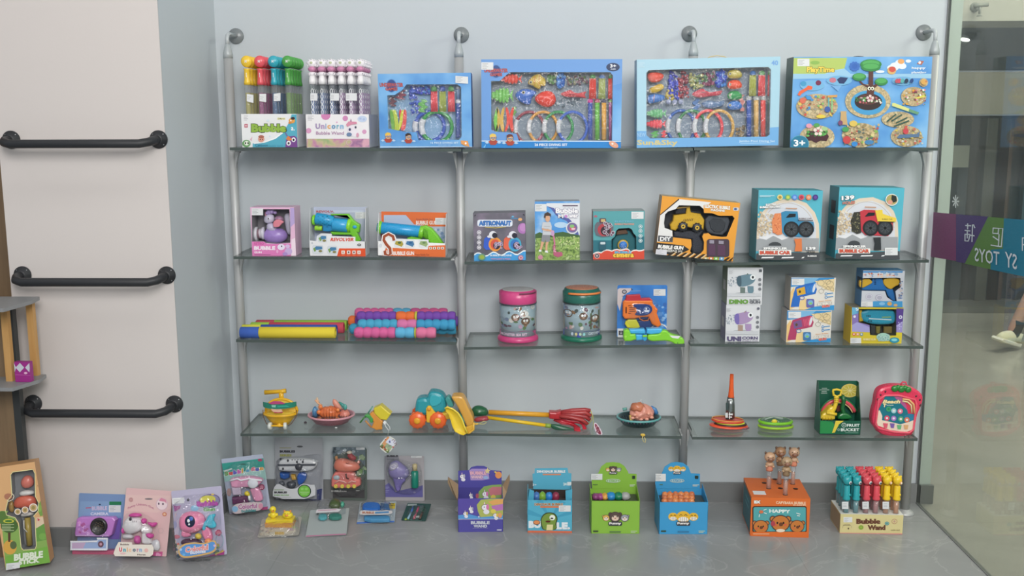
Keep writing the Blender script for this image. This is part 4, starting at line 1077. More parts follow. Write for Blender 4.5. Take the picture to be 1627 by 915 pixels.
g.puff([(300,430),(330,380),(420,370),(530,400),(575,470),(560,520),(500,560),(400,572),(310,545),(285,490)], .045, .05, 'p:a98ad0')
g.puff([(290,290),(300,240),(340,215),(400,225),(420,280),(400,320),(340,335),(300,320)], .035, .035, 'p:d8d2e4')
g.puff([(320,330),(400,320),(450,380),(440,430),(330,420)], .04, .04, 'p:d4cce4')
b = t.g('wing', 'salmon pink wing', parent=g); b.pp([(395,330),(410,300),(450,285),(500,300),(525,320),(490,345),(470,375),(430,380),(400,375)], .005, .02, 'p:e88a98', .003,1)
b.puff([(410,270),(450,240),(510,250),(530,300),(480,300),(430,300)], .03, .025, 'p:a8809c')
b = t.g('mane', 'purple mane', parent=g); 
for x, y, r_ in ((350,195,34),(385,190,32),(425,205,22),(330,210,24)): q = b.p(x, y, y=.03); b.ell((q[0], .03, q[1]),(r_*.00029, .012, r_*.00029), 'p:b49ad0')
q0_, q1_ = b.p(300,185, y=.03), b.p(318,240, y=.03); b.lathe([(.005,0),(.0008, .014)], 'p:e8a0b4', c=(q1_[0], .03, q1_[1]), axis=(q0_[0]-q1_[0],0, q0_[1]-q1_[1]))
b = t.g('eye', parent=g); q = b.p(345,275, y=.016); b.ell((q[0], .0165, q[1]),(.004, .002, .005), 'p:f0eef4'); b.ell((q[0], .0148, q[1]),(.0022, .001, .0032), 'p:2c2834')
b = t.g('nozzle', 'white ridged bubble nozzle', parent=g); 
for x, ry, k_ in ((205,88, 'p:e2e0e6'),(235,62, 'p:8a6a74'),(255,62, 'p:d8d0d8'),(285,78, 'p:dcd8e2')):
    a_ = b.p(x, 455-(x-205)*.1, y=.045); b.lathe([(ry*.00029,-.0045),(ry*.0003,0),(ry*.00029, .0045)], k_, c=(a_[0], .045, a_[1]), axis=(1,0,0), n=22)
b = t.g('bubble_bottle', 'clear blister with bubble bottle'); b.puff([(525,260),(540,215),(600,205),(640,240),(640,300),(625,330),(640,400),(620,460),(580,470),(555,420),(540,340)], .05, .03, 'p:c8c4d4')
# --- revolver bubble gun, open white and red box
def openbox(t, side, back, front_top, frontc, notch, dep, inn='c9ccd0', cut=None):
    """open-fronted try-me box: low front panel (outline `notch`), back card and raked sides"""
    g = t.g('carton'); w, h, d = t.w/2, t.h, t.d; e = .0012
    g.box(-w, w, d-e, d, 0, h, back); g.box(-w, w, 0, d, 0, e, side)
    fz = t_z(t, front_top)
    for sx in (-1,1):
        x0, x1 = sorted((sx*w, sx*(w-e)))
        q = [(0,0),(0, fz),(d*.35, h),(d, h),(d, 0)]
        V = [(x, y, z) for x in (x0, x1) for y, z in q]
        g.add(V, [[0,1,2,3,4],[9,8,7,6,5]]+[[i, i+5,(i+1) % 5+5,(i+1) % 5] for i in range(5)], side)
    q = [g.p(*a, y=0, clamp=False) for a in notch]
    q = [(max(-w, min(w, a)), max(0, min(h, b))) for a, b in q]
    g.prism(q, 0, e, frontc)
    return g
def t_z(t, ytop): return _P(t, t.view).p(*ytop, y=0)[1]
t = pose('toy_box', 'open white and orange box with blue and green revolver bubble gun', 'toy box', 'C21', (830,720),(1485,722),(868,165),(2,0), .085)
g = openbox(t, 'd4d6da', 'b9c0d4', (830,535), 'e6e7e9', [(830,722),(1485,722),(1482,545),(1365,540),(1365,490),(1090,480),(1085,452),(960,450),(915,480),(905,540),(830,532)],0)
g.poly([(1175,625),(1483,625),(1485,722),(1150,722)], 'e2562e'); g.t('REVOLVER', 1070,500,1345,542, 'd8503a', .04, slant=12)
for x0, y0, x1, y1 in ((925,462,1035,555),(860,585,990,690),(1035,595,1155,690)):
    g.r(x0, y0, x1, y1, 'd4dadf', 20); g.poly([(x0+10, y0+45),(x0+45, y0+15),(x1-15, y0+18),(x1-12, y0+50),(x0+50, y0+60)], '4a80a8'); g.poly([(x0+8, y0+42),(x0+30, y0+28),(x0+45, y0+70),(x0+25, y0+80)], '7ca05c'); g.e(x1-35, y0+72,22,14, '8a8450')
for i, x in enumerate((1222,1287,1350,1410)): g.r(x-20,650, x+20,690, 'f0e4dc', 4); g.e(x, 670,10,10, '5a4a50' if i in (1,2) else 'c8a090'); g.ln([(x-18,702),(x+18,702)],4, 'f0b8a0')
g.e(1412,583,22,14, '3a3a3a'); g.t('3+', 1400,576,1424,590, 'ffffff'); g.e(860,562,12,11, 'c8ccd2'); g.lines(1000,655,1030,690,2, '889')if 0 else None
g.yp = t.d-.0015; g.lay = 0
g.t('REVOLVER', 905,180,1170,205, 'b85a5c', .04); g.tag(1365,200,1498,275); g.poly([(1100,180),(1490,180),(1480,200),(1120,210)], 'c8d0e0'); g.yp = 0
g = t.g('bubble_gun', 'blue and green revolver bubble gun'); yc = .045
def barrel(g, x0, ya, x1, yb, r, k, yc=.045, n=20, ribs=0, rk=None):
    a_, b_ = g.p(x0, ya, y=yc), g.p(x1, yb, y=yc); L = math.hypot(b_[0]-a_[0], b_[1]-a_[1])
    pr = [(r*.9,0),(r, .002)]
    for i in range(ribs):
        z = L*(i+.5)/ribs; pr += [(r, z-.002),(r*.93, z-.001),(r*.93, z+.001),(r, z+.002)]
    pr += [(r, L-.002),(r*.9, L)]
    g.lathe(pr, k, c=(a_[0], yc, a_[1]), axis=(b_[0]-a_[0],0, b_[1]-a_[1]), n=n)
    return a_, b_, L
barrel(g, 900,272,1110,310, .0215, 'p:2f9ed0'); barrel(g, 1100,345,1285,360, .0255, 'p:3aa4d8', n=12)
for i in range(7):
    for j in range(3):
        q = g.p(930+j*50+(i % 2)*20,250+i*20, y=.022); 
        g.box(q[0]-.0022, q[0]+.0022, .0225+abs(i-3)*.001, .026+abs(i-3)*.001, q[1]-.0006, q[1]+.0006, '1c5a80')
barrel(g, 865,290,895,292, .019, 'p:86d63c')
g.pp([(1070,225),(1280,222),(1310,255),(1345,300),(1420,350),(1410,440),(1385,440),(1430,530),(1380,580),(1340,500),(1310,470),(1090,468),(1070,430),(1300,440),(1285,380),(1290,280),(1255,240),(1080,238)], .033, .058, 'p:78c838', .004)
barrel(g, 1270,350,1315,360, .0262, 'p:90d83c', n=20); barrel(g, 890,385,975,390, .009, 'p:9ed83c', yc=.04)
b = t.g('trigger_block', 'blue block', parent=g); b.pp([(975,340),(1100,330),(1100,420),(1050,430),(985,425)], .032, .056, 'p:2b8cc0', .003); q = b.p(1355,375, y=.03); b.ell((q[0], .033, q[1]),(.008, .004, .006), 'p:3aa4d8')
# --- orange bazooka bubble gun
t = pose('toy_box', 'open orange and white box with long blue tube bubble gun, S on the front', 'toy box', 'C22', (122,592),(770,604),(175,190),(2,0), .085)
g = openbox(t, 'e6e6e8', 'e0703c', (122,445), 'f0f0f0', [(122,600),(770,606),(778,462),(610,455),(608,425),(300,418),(285,380),(235,365),(185,375),(165,410),(170,440),(122,440)],0)
g.poly([(165,596),(180,560),(200,500),(270,505),(600,520),(610,485),(778,478),(770,606)], 'e0703a'); g.t('BUBBLE GUN', 270,538,470,575, 'f2e8e4', .04); g.t('Power Bubble Gun', 480,560,615,580, '8a4030', .01)
for i, x in enumerate((325,430,560)): g.r(x-45,425, x+45,500, 'dfe4e6', 12); g.poly([(x-40,470),(x-30,440),(x+30,440),(x+42,470),(x+25,495),(x-10,480)],('b0a040', '4a7ca8', '9ab078')[i]); g.e(x+5,455,16,10,('4a6a40', '2f5f90', '6a8a5a')[i])
for x in (628,665,705,742): g.r(x-14,494, x+14,518, 'f0dcd0', 3); g.e(x, 506,6,6, '5a4a48')
S_ = [(278,435),(268,395),(225,372),(185,395),(180,430),(205,470),(240,510),(245,560),(225,582),(195,565),(190,530)]
g.ln(S_, 48, 'f0ece8'); g.ln(S_, 28, 'a04e30'); g.e(150,480,14,18, 'd8dade')
g.yp = t.d-.0015; g.lay = 0
g.poly([(180,190),(390,190),(470,280),(640,300),(780,300),(770,500),(180,500)], 'b4c0d4'); g.t('BUBBLE GUN', 488,245,690,282, 'f4eae4', .03); g.t('Power Bubble Gun', 492,222,650,238, '7a5a60', .0); g.tag(672,218,785,282); g.specks(480,330,760,440,30,['8ca4c8', 'c8d4e4', '7a94bc'],10,24,21); g.yp = 0
g = t.g('bubble_gun', 'blue tube bubble gun with green grip')
barrel(g, 155,312,530,350, .0215, 'p:2c9cd4', yc=.045); barrel(g, 128,308,160,312, .024, 'p:84d03c', yc=.045); barrel(g, 520,350,560,358, .0235, 'p:84d03c', yc=.045); barrel(g, 115,306,130,308, .016, 'p:4a90a8', yc=.045)
g.pp([(540,300),(580,290),(640,320),(700,390),(760,480),(640,500),(600,430),(545,400)], .03, .06, 'p:78c834', .006); g.pp([(400,410),(440,398),(520,410),(560,440),(420,445)], .035, .055, 'p:78c834', .003)
for i in range(4): g.vt([(560+i*12,320+i*6),(560+i*14,400+i*6)], .0012, 'p:4f9424', y=.029)
# --- astronaut box
def bubbles(g, x0, y0, x1, y1, n, r0, r1, k='e8e4f0', k2='6a5a78', seed=2):
    R = random.Random(seed)
    for i in range(n):
        r = R.uniform(r0, r1); x, y = R.uniform(x0, x1), R.uniform(y0, y1); g.e(x, y, r, r, k, n=10); g.e(x, y, r*.78, r*.78, k2, n=10)
def badge(g, x, y, r, k='e8e4ee', k2='6a6474'): g.e(x, y, r, r, k); g.e(x, y, r*.78, r*.78, k2); g.e(x, y, r*.4, r*.4, k, n=8)
t = pose('toy_box', 'grey and violet box picturing two astronaut bubble toys over blue clouds', 'toy box', 'C22', (1045,638),(1540,630),(1040,182),(2,1), .09)
g = carton(t, '77747e', 'galaxy', top='6a6872')
g.poly([(1045,638)]+[(1045+i*26,565-18*math.sin(i*1.1)-i*1.2) for i in range(20)]+[(1540,632)], 'eef4fa'); g.poly([(1045,638)]+[(1045+i*26,577-18*math.sin(i*1.1)-i*1.2) for i in range(20)]+[(1540,632)], '4aa0dc')
g.r(1075,235,1412,300, 'dfe6f2', 20); g.t('ASTRONAUT', 1090,245,1398,292, '3f78c0', .06, out='26406c', ow=.03); g.ln([(1150,306),(1250,314),(1350,303)],6, 'c8b45c')
g.e(1510,318,48,52, 'b078b8'); g.e(1515,310,34,38, 'c08cc4'); g.poly([(1390,215),(1470,222),(1470,228),(1400,225)], '4a8ab8'); g.e(1485,232,20,14, 'e8b078'); g.e(1415,205,12,8, '6ab0d4')
for y in (356,404,453,500): badge(g, 1092, y, 20, 'e8e8ee', 'a8a4ae')
for x, c1, c2 in ((1200, '3c62c8', 'e89a44'),(1390, 'e06a50', '4aa8c8')):
    g.poly([(x-60,420),(x-40,400),(x, 405),(x, 520),(x-40,525),(x-65,500)], c1); g.e(x+45,470,62,68, c2, n=22); g.e(x+45,470,44,48, 'd85c48' if c2[0] == 'e' else '3c78c0', n=20); g.e(x+60,482,34,36, '3a2c3a')
    bubbles(g, x+40,455, x+110,510,12,8,15, 'e8e0f0', '8a6a90', int(x)); g.e(x+25,378,38,36, 'e4e4ec'); g.e(x+42,384,26,26, '2e2e3c'); g.e(x-12,395,18,12, 'dadae4')
g.e(1120,590,36,32, '6a9a80'); g.e(1120,590,22,20, '9ab04a'); g.t('BUBBLE MACHINE', 1200,565,1405,583, 'e8f2fa', .02); g.t('WITH LIGHT & MUSIC', 1205,600,1395,615, 'd88aa0', .02); badge(g, 1492,595,24, 'd85a68', 'b8b8c8')
g.ln([(1050,195),(1062,186)],8, '2a2a30'); g.ln([(1512,182),(1528,190)],8, '2a2a30')
# --- bubble mower box
t = pose('toy_box', 'tall picture box with a child mowing a flowery meadow', 'toy box', 'C23', (133,822),(596,818),(132,214),(2,1), .075)
g = carton(t, 'c8ccd4', 'skyp', top='9a9ca0')
g.poly([(250,214),(596,214),(598,570),(575,500),(470,380),(340,290),(255,245)], 'dfe2e8'); g.poly([(255,245),(330,265),(350,300),(380,360),(480,370),(560,450),(598,580),(598,640),(540,510),(460,400),(350,340),(300,275)], '5a62a4')
g.poly([(133,560),(250,530),(400,520),(598,560),(597,822),(133,824)], 'meadow'); g.poly([(133,535),(180,515),(240,540),(300,530),(420,510),(500,530),(598,548),(598,570),(400,560),(133,580)], '46663c')
g.tag(132,222,252,298); g.r(418,234,575,246, '5a4a60'); g.e(400,440,70,30, 'b8d4ec'); g.specks(380,560,590,680,60,['dfe4a8', '8ab45c', 'a8c878'],4,10,22)
g.t('Bubble', 345,265,580,318, 'f4f2f8', .05, out='4a3a78', ow=.04); g.t('M', 372,330,425,368, 'f4f2f8', .05, out='4a3a78', ow=.04); g.e(452,350,16,16, 'c88ac8'); g.t('wer', 480,332,580,366, 'f4f2f8', .05, out='4a3a78', ow=.04)
g.e(518,470,66,64, 'd8dce0', n=24); g.e(518,468,54,52, '7a6a9c', n=24); g.e(520,474,34,24, 'c8607a'); g.e(515,452,24,18, '8ac078'); g.e(528,480,22,10, 'e8c8d0')
sk = 'd8a888'
g.poly([(196,610),(230,600),(215,650),(195,710),(178,705),(190,650)], sk); g.poly([(245,605),(278,600),(262,650),(258,715),(240,715),(240,650)], sk); g.poly([(175,695),(198,700),(196,718),(168,714)], 'eceef0'); g.poly([(236,705),(262,705),(268,730),(234,722)], 'eceef0')
g.poly([(205,540),(290,535),(285,610),(245,618),(240,590),(230,620),(195,608)], '8a8c92'); g.poly([(210,410),(290,408),(305,450),(300,545),(208,542),(215,480),(198,475)], 'c8ccd2'); g.poly([(205,470),(300,490),(330,500),(330,515),(290,512),(205,490)], sk)
g.e(262,372,26,36, sk); g.poly([(222,360),(230,320),(262,305),(295,325),(300,362),(288,345),(245,345),(238,372)], '4a3a34'); g.lines(225,440,290,520,3, 'a8aab0', 5)
g.poly([(295,500),(320,495),(335,530),(322,560),(300,548)], 'c8a0c8'); g.ln([(325,550),(335,630),(330,700),(365,740)],16, 'c87894'); g.poly([(320,720),(410,720),(420,755),(370,775),(325,755)], 'b8607c'); g.e(188,775,26,24, 'c88a9c'); g.specks(310,640,345,720,16,['e0a8b8', 'b06078'],5,9,23)
# --- camera box
t = pose('toy_box', 'teal window box holding a bubble camera behind red clouds', 'toy box', 'C23', (735,805),(1265,800),(728,305),(2,1), .10)
hole = [(925,590),(960,560),(975,500),(1000,478),(1110,470),(1140,490),(1150,520),(1185,560),(1185,700),(1120,715),(1000,720),(925,700)]
g = carton(t, '8a7478', '5aa2a8', hole, hy=.07, trayk='3f8088', top='9aa8a8')
g.poly([(728,600),(925,600),(925,700),(1000,720),(1120,715),(1185,700),(1190,560),(1265,560),(1265,700),(735,740)], '2f7280', step=.3)
g.poly([(735,805),(733,745)]+[(733+i*28,735-16*abs(math.sin(i*.9))-(18 if 3 < i < 14 else 0)-i*1.5) for i in range(20)]+[(1265,800)], 'f0e8e4'); g.poly([(735,805),(733,757)]+[(733+i*28,747-16*abs(math.sin(i*.9))-(18 if 3 < i < 14 else 0)-i*1.5) for i in range(20)]+[(1265,800)], 'd8503c')
g.t('BUBBLE', 960,712,1130,735, '3c9cc8', .05, out='e8f0f0'); g.t('camera', 940,738,1158,778, 'f0c84c', .07, out='5c3a20', ow=.05); badge(g, 775,760,28, 'c8b8bc', '4a3a40')
g.tag(1132,303,1258,376); g.e(760,350,18,12, 'b06a78'); g.t('ELECTRIC', 960,395,1155,410, '7ab8d8', .02); g.t('BUBBLE MACHINE', 958,422,1160,440, 'd89a88', .04)
for y in (455,502,553,603): badge(g, 1226, y, 20, 'd8e4e6', '7aa0a8')
g.poly([(752,440),(775,410),(870,405),(920,420),(945,460),(940,520),(900,560),(820,565),(765,545),(748,500)], '6a6a74'); g.e(850,490,70,66, 'b0444c', n=22); g.e(862,500,50,48, '3a2c36', n=20); g.r(800,370,870,420, '5a3f50', 14); g.r(815,378,860,408, 'c8b078', 6); bubbles(g, 850,420,940,545,20,10,20, 'e0dce8', '6a4a5c', 31)
g.r(795,608,868,700, '2c5c6c', 16); g.r(808,615,860,640, 'c8d4d8', 8)
g = t.g('bubble_camera', 'teal and gold bubble camera with blue lens'); g.pp([(935,600),(965,560),(1000,500),(1110,495),(1145,540),(1175,580),(1175,720),(935,720)], .03, .065, 'p:2a7078', .004)
b = t.g('lens', 'gold rim with blue perforated lens', parent=g); q = b.p(1045,650, y=.02); b.lathe([(.0205,0),(.0195, .012),(.016, .014)], 'p:c8a84c', c=(q[0], .03, q[1]), axis=(0,-1,0)); b.lathe([(.0155, .012),(.013, .017),(.004, .019)], 'p:2f7cd0', c=(q[0], .03, q[1]), axis=(0,-1,0))
for i in range(16):
    a_ = i*2.4; r_ = .0028*math.sqrt(i); b.ell((q[0]+r_*math.cos(a_), .0115, q[1]-.006+r_*math.sin(a_)),(.0013, .001, .0013), 'p:d8d8e0', 6,4)
t.g('view_finder', 'brown viewfinder', parent=g).pp([(975,545),(985,500),(1080,490),(1100,530)], .015, .03, 'p:6a4c38', .003)
# --- engineering bubble gun set, tilted
t = pose('toy_box', 'orange tilted window box with yellow and black digger bubble gun', 'toy box', 'C24', (140,755),(942,830),(196,148),(2,2), .085, Y=3.555, yaw=0)
hole = [(240,330),(270,300),(350,275),(385,235),(600,240),(640,275),(645,315),(730,318),(800,345),(940,345),(960,370),(880,560),(830,565),(720,550),(690,525),(640,530),(625,560),(645,620),(640,700),(600,745),(520,738),(500,715),(515,650),(510,590),(320,568),(315,500),(235,470),(228,420)]
g = carton(t, 'a08868', 'e8a03c', hole, hy=.07, trayk='3a3c40', top='b8a888')
g.poly([(190,335),(385,172),(720,205),(680,230),(640,235),(640,275),(600,240),(385,235),(350,275),(270,300),(240,330),(228,420),(235,470),(315,500),(320,620),(150,612)], 'e4e4e2', step=.3)
g.ln([(188,335),(385,172)],12, '3a2c20'); g.t('ELECTRIC BUBBLE', 650,235,915,272, 'f4f0e8', .05, out='6a4420', rot=20); g.t('MACHINE', 715,275,860,300, 'f4f0e8', .05, out='6a4420', rot=10); g.r(945,258,1005,292, 'c8ccd4', 12); g.e(970,275,16,12, '3a5a90')
g.poly([(148,622),(430,652),(492,695),(410,735),(250,745),(140,730)], '2c2c2c'); g.t('BUBBLE GUN', 162,652,425,690, 'f0eeea', .06, rot=18, slant=8); g.t('ENGINEERING SET', 180,695,415,722, 'dcdad4', .03, rot=22, slant=6); g.poly([(170,548),(322,560),(318,618),(165,608)], '4a4c50'); g.t('DIY', 185,562,305,606, 'e8e8e8', .05)
g.poly([(140,690),(258,700),(255,768),(138,755)], 'd8d8de'); g.lines(150,700,225,755,4, 'a8a8ae', 3)
for i in range(8): 
    x = 260+i*62
    if x < 640: g.poly([(x, 762+i*5),(x+62,715+i*5),(x+92,718+i*5),(x+34,766+i*5)], '3c2c1c'); g.poly([(x+34,766+i*5),(x+92,718+i*5),(x+104,720+i*5),(x+50,768+i*5)], 'e8d0a8')
for x in (840,890): g.poly([(x, 822),(x+50,775),(x+75,778),(x+30,826)], '3c2c1c')
for x, c_ in ((660, 'c8b070'),(715, 'e08850'),(768, '7ab85c'),(825, '5a9ac8')): g.poly([(x-22,770),(x+26,774),(x+20,808),(x-26,803)], c_); g.e(x, 788,10,10, 'e8e4d8')
g.poly([(960,560),(1025,480),(1018,835),(945,830)], 'c8c4b4') if 0 else None
hole2 = rrect(672,585,905,770,26)
g.poly(hole2, '4a3c48'); 
b = t.g('bubble_bottle', 'dark bottle in round window'); b.pp([(690,640),(760,640),(765,760),(690,750)],-.004, .0, 'p:5c4058', .001); b.pp([(700,595),(750,598),(750,635),(700,632)],-.004,-.0, 'p:9a94a4', .001)
b = t.g('bubble_bottle', 'dark bottle in round window'); b.pp([(785,645),(865,650),(868,762),(785,758)],-.004, .0, 'p:5c4058', .001); b.pp([(795,602),(850,605),(850,640),(795,638)],-.004,-.0, 'p:9a94a4', .001)
g = t.g('bubble_gun', 'yellow digger shaped bubble gun with dark grip')
g.pp([(330,340),(455,325),(465,265),(500,255),(510,310),(610,325),(650,390),(640,490),(560,480),(400,450),(350,500),(300,490),(290,440),(320,400)], .02, .06, 'p:dcae2c', .005)
g.pp([(380,265),(460,260),(455,320),(350,330),(345,300)], .028, .055, 'p:2c2c30', .003); g.pp([(505,290),(600,300),(610,320),(510,315)], .028, .055, 'p:2c2c30', .002); g.pp([(350,258),(500,245),(505,258),(352,275)], .022, .058, 'p:c8a460', .002)
for i in range(6): g.vt([(430+i*18,402-i*1),(440+i*18,378-i*1)], .0012, 'p:7a5a20', y=.0195)
g.pp([(330,510),(640,500),(600,560),(640,620),(635,700),(600,740),(530,735),(515,690),(520,590),(330,565)], .025, .055, 'p:3c3e46', .005)
for x, y in ((425,455),(570,468)):
    b = t.g('wheel', 'black wheel with yellow hub', parent=g); q = b.p(x, y, y=.018); b.lathe([(.015,0),(.0165, .004),(.0165, .012),(.014, .016),(.0085, .016)], 'p:26262a', c=(q[0], .026, q[1]), axis=(0,-1,0)); b.lathe([(.0085, .012),(.008, .017),(.004, .018),(.003, .015)], 'p:dcb43c', c=(q[0], .026, q[1]), axis=(0,-1,0))
    for i in range(10): a_ = i*PI/5; b.box(q[0]+.0165*math.cos(a_)-.0018, q[0]+.0165*math.cos(a_)+.0018, .012, .024, q[1]+.0165*math.sin(a_)-.0018, q[1]+.0165*math.sin(a_)+.0018, 'p:26262a')
b = t.g('bubble_tray', 'dark grey dipping tray'); b.pp([(660,340),(800,350),(930,360),(870,550),(730,540),(660,500)], .02, .04, 'p:4c5056', .004,1); b.pp([(690,370),(880,385),(845,520),(720,510)], .016, .022, 'p:3a3d42', .002,1)
# --- sprinkler bubble car boxes
def carbox(view, bl, br, tl, tr, car, tire, lab, hd):
    t = pose('toy_box', lab, 'toy box', view, bl, br, tl, (2,2), .115, tr=tr)
    g = carton(t, '3f8c98', '58b4c8', top='4aa4b4'); return t, g
t, g = carbox('C25', (185,822),(800,828),(192,152),(822,152),0,0, 'teal box picturing a blue bubble car, beside the tilted orange box', 0)
def cargraph(g, dx, dy, body, tyre, handle, W=1.0):
    X = lambda x: x+dx; Yv = lambda y: y+dy
    g.poly([(X(190), Yv(720)),(X(188), Yv(600)),(X(195), Yv(480)),(X(240), Yv(360)),(X(320), Yv(270)),(X(430), Yv(225)),(X(560), Yv(215)),(X(680), Yv(260)),(X(760), Yv(350)),(X(800), Yv(460)),(X(805), Yv(600)),(X(800), Yv(740))], 'ded0bc')
    g.poly([(X(225), Yv(720)),(X(220), Yv(560)),(X(240), Yv(430)),(X(310), Yv(320)),(X(420), Yv(262)),(X(550), Yv(250)),(X(660), Yv(290)),(X(730), Yv(370)),(X(770), Yv(470)),(X(775), Yv(720))], 'd4d8e0')
    g.ring(X(500), Yv(560),265,300,4, 'b8a898', PI*1.05, PI*1.95)
    g.poly([(X(186), Yv(725)),(X(188), Yv(610)),(X(240), Yv(600)),(X(260), Yv(565)),(X(300), Yv(610)),(X(350), Yv(575)),(X(440), Yv(610)),(X(520), Yv(590)),(X(600), Yv(600)),(X(800), Yv(600)),(X(800), Yv(730))], 'a0a4a8')
    g.poly([(X(215), Yv(600)),(X(270), Yv(555)),(X(330), Yv(570)),(X(430), Yv(560)),(X(500), Yv(600)),(X(440), Yv(618)),(X(360), Yv(575)),(X(290), Yv(615))], 'e0e2e6')
    R = random.Random(5)
    for i in range(150):
        u = R.random(); x = X(200+170*u); y = Yv(460+R.uniform(-1,1)*(130-50*u)); r_ = R.uniform(6,13); g.lay -= .7; g.e(x, y, r_, r_, ('d8c4a4', 'e4dccc', 'c8b494', 'b8a890')[i % 4], n=7)
    g.poly([(X(350), Yv(540)),(X(340), Yv(440)),(X(370), Yv(360)),(X(430), Yv(355)),(X(450), Yv(420)),(X(440), Yv(560)),(X(400), Yv(570))], tyre)
    g.specks(X(352), Yv(375), X(430), Yv(545),24,['e8a070' if tyre[0] != '3' else '8a8464', 'c86a48' if tyre[0] != '3' else '6a6a50'],5,9,6)
    g.poly([(X(430), Yv(350)),(X(470), Yv(335)),(X(590), Yv(340)),(X(600), Yv(430)),(X(745), Yv(440)),(X(750), Yv(530)),(X(700), Yv(590)),(X(480), Yv(580)),(X(440), Yv(540))], body)
    g.poly([(X(475), Yv(400)),(X(510), Yv(362)),(X(572), Yv(362)),(X(570), Yv(392)),(X(490), Yv(402))], '20262c'); g.ln([(X(475), Yv(308)),(X(585), Yv(312))],10, 'c8a088')
    for x in (530,670):
        g.e(X(x), Yv(512),76,76, '26282c', n=26); g.e(X(x), Yv(512),58,58, '3c4146', n=24)
        for a_ in range(8): g.ln([(X(x)+12*math.cos(a_*.785), Yv(512)+12*math.sin(a_*.785)),(X(x)+50*math.cos(a_*.785), Yv(512)+50*math.sin(a_*.785))],5, '565c60')
        g.e(X(x), Yv(512),14,14, '15171a')
    g.poly([(X(555), Yv(605)),(X(628), Yv(600)),(X(632), Yv(725)),(X(560), Yv(725)),(X(570), Yv(660))], handle)
cargraph(g, 0,0, '3c88b0', 'e08a5c', 'dc7c48')
g.poly([(186,745),(320,735),(800,735),(798,830),(184,824)], '4c5054'); g.e(370,668,62,34, '44484c'); g.poly([(300,672),(440,672),(440,700),(300,700)], 'a0a4a8')
g.lines(222,182,372,202,2, 'c8e4ec', 5)
for i, x in enumerate((418,495,560,625,695,760)): g.e(x, 202,27,27,('e0d08c', '7cb070', '5a8ad8', 'd85a68', 'e0845c', '4a3a80')[i]); g.e(x, 202,15,15,('b09040', 'c8d058', '8ab0e8', 'a83a50', 'e8b090', '6a4aa0')[i])
g.t('ELECTRIC', 280,262,382,282, 'f4f4f4', .05, out='30505a', rot=-6); g.t('BUBBLE MACHINE', 222,284,425,306, 'f4f4f4', .05, out='30505a', rot=-8)
g.t('SPRINKLER', 255,684,490,708, 'f0f0f0', .06, out='303438'); g.r(212,712,526,762, 'f0ece8', 6); g.t('BUBBLE CAR', 222,720,516,754, 'd8604c', .05, out='3a2c2c')
g.t('139', 668,680,762,712, 'f2f2f2', .05, out='404448'); g.t('HOLES', 675,722,755,740, '303438', .03); g.t('BUBBLES', 684,762,772,776, 'f0f0f0', .04); g.t('BUBBLE CAR', 600,400,720,414, '6a5a5a', .02); g.ln([(590,424),(735,426)],7, '2c2c30')
for x0, x1 in ((232,360),(428,555),(622,655)): g.poly([(x0,792),(x0+12,778),(x1,776),(x1-12,790)], 'e8eaec')
t, g = carbox('C26', (160,815),(783,825),(172,140),(808,118),0,0, 'teal box picturing a red and yellow bubble car, right end of second shelf', 0)
cargraph(g, -28,-12, 'c03c48', '3a3a34', '303438')
g.poly([(160,745),(780,722),(782,826),(158,818)], '4c5054'); g.poly([(545,330),(615,322),(620,362),(750,405),(745,440),(570,440)], 'e8cc4c'); g.t('BUBBLE CAR', 612,408,712,420, '5a4a30', .02); g.ln([(575,438),(728,442)],8, '2c2c30')
g.e(342,655,58,34, '44484c'); g.e(706,226,62,58, 'dfe4e4', n=24); g.e(706,226,54,50, 'b0a468', n=24); g.poly([(705,180),(750,190),(755,240),(720,255),(700,220)], '2c3432'); g.e(690,250,24,22, 'd89a88')
g.t('139', 220,185,345,228, 'f2f2f2', .05, out='304048', rot=-8); g.t('HOLES', 230,240,348,268, 'd88a78', .04, out='304048', rot=-8)
g.t('SPRINKLER', 232,665,460,690, 'f0f0f0', .06, out='303438'); g.r(186,696,496,744, 'f0ece8', 6); g.t('BUBBLE CAR', 198,704,486,738, 'd8604c', .05, out='3a2c2c'); g.tag(638,690,762,762)
for x0, x1 in ((205,330),(400,525),(600,640)): g.poly([(x0,774),(x0+12,762),(x1,760),(x1-12,772)], 'e8eaec')
g.T.view = 'C26'
s_ = t.g('side_print', 'dark side panel pictures'); w_ = -t.w/2-.0004
for z0, z1 in ((.62, .80),(.25, .45)):
    s_.add([(w_, .03, t.h*z0),(w_, .085, t.h*z0),(w_, .085, t.h*z1),(w_, .03, t.h*z1)],[[0,3,2,1]], '3a3438')

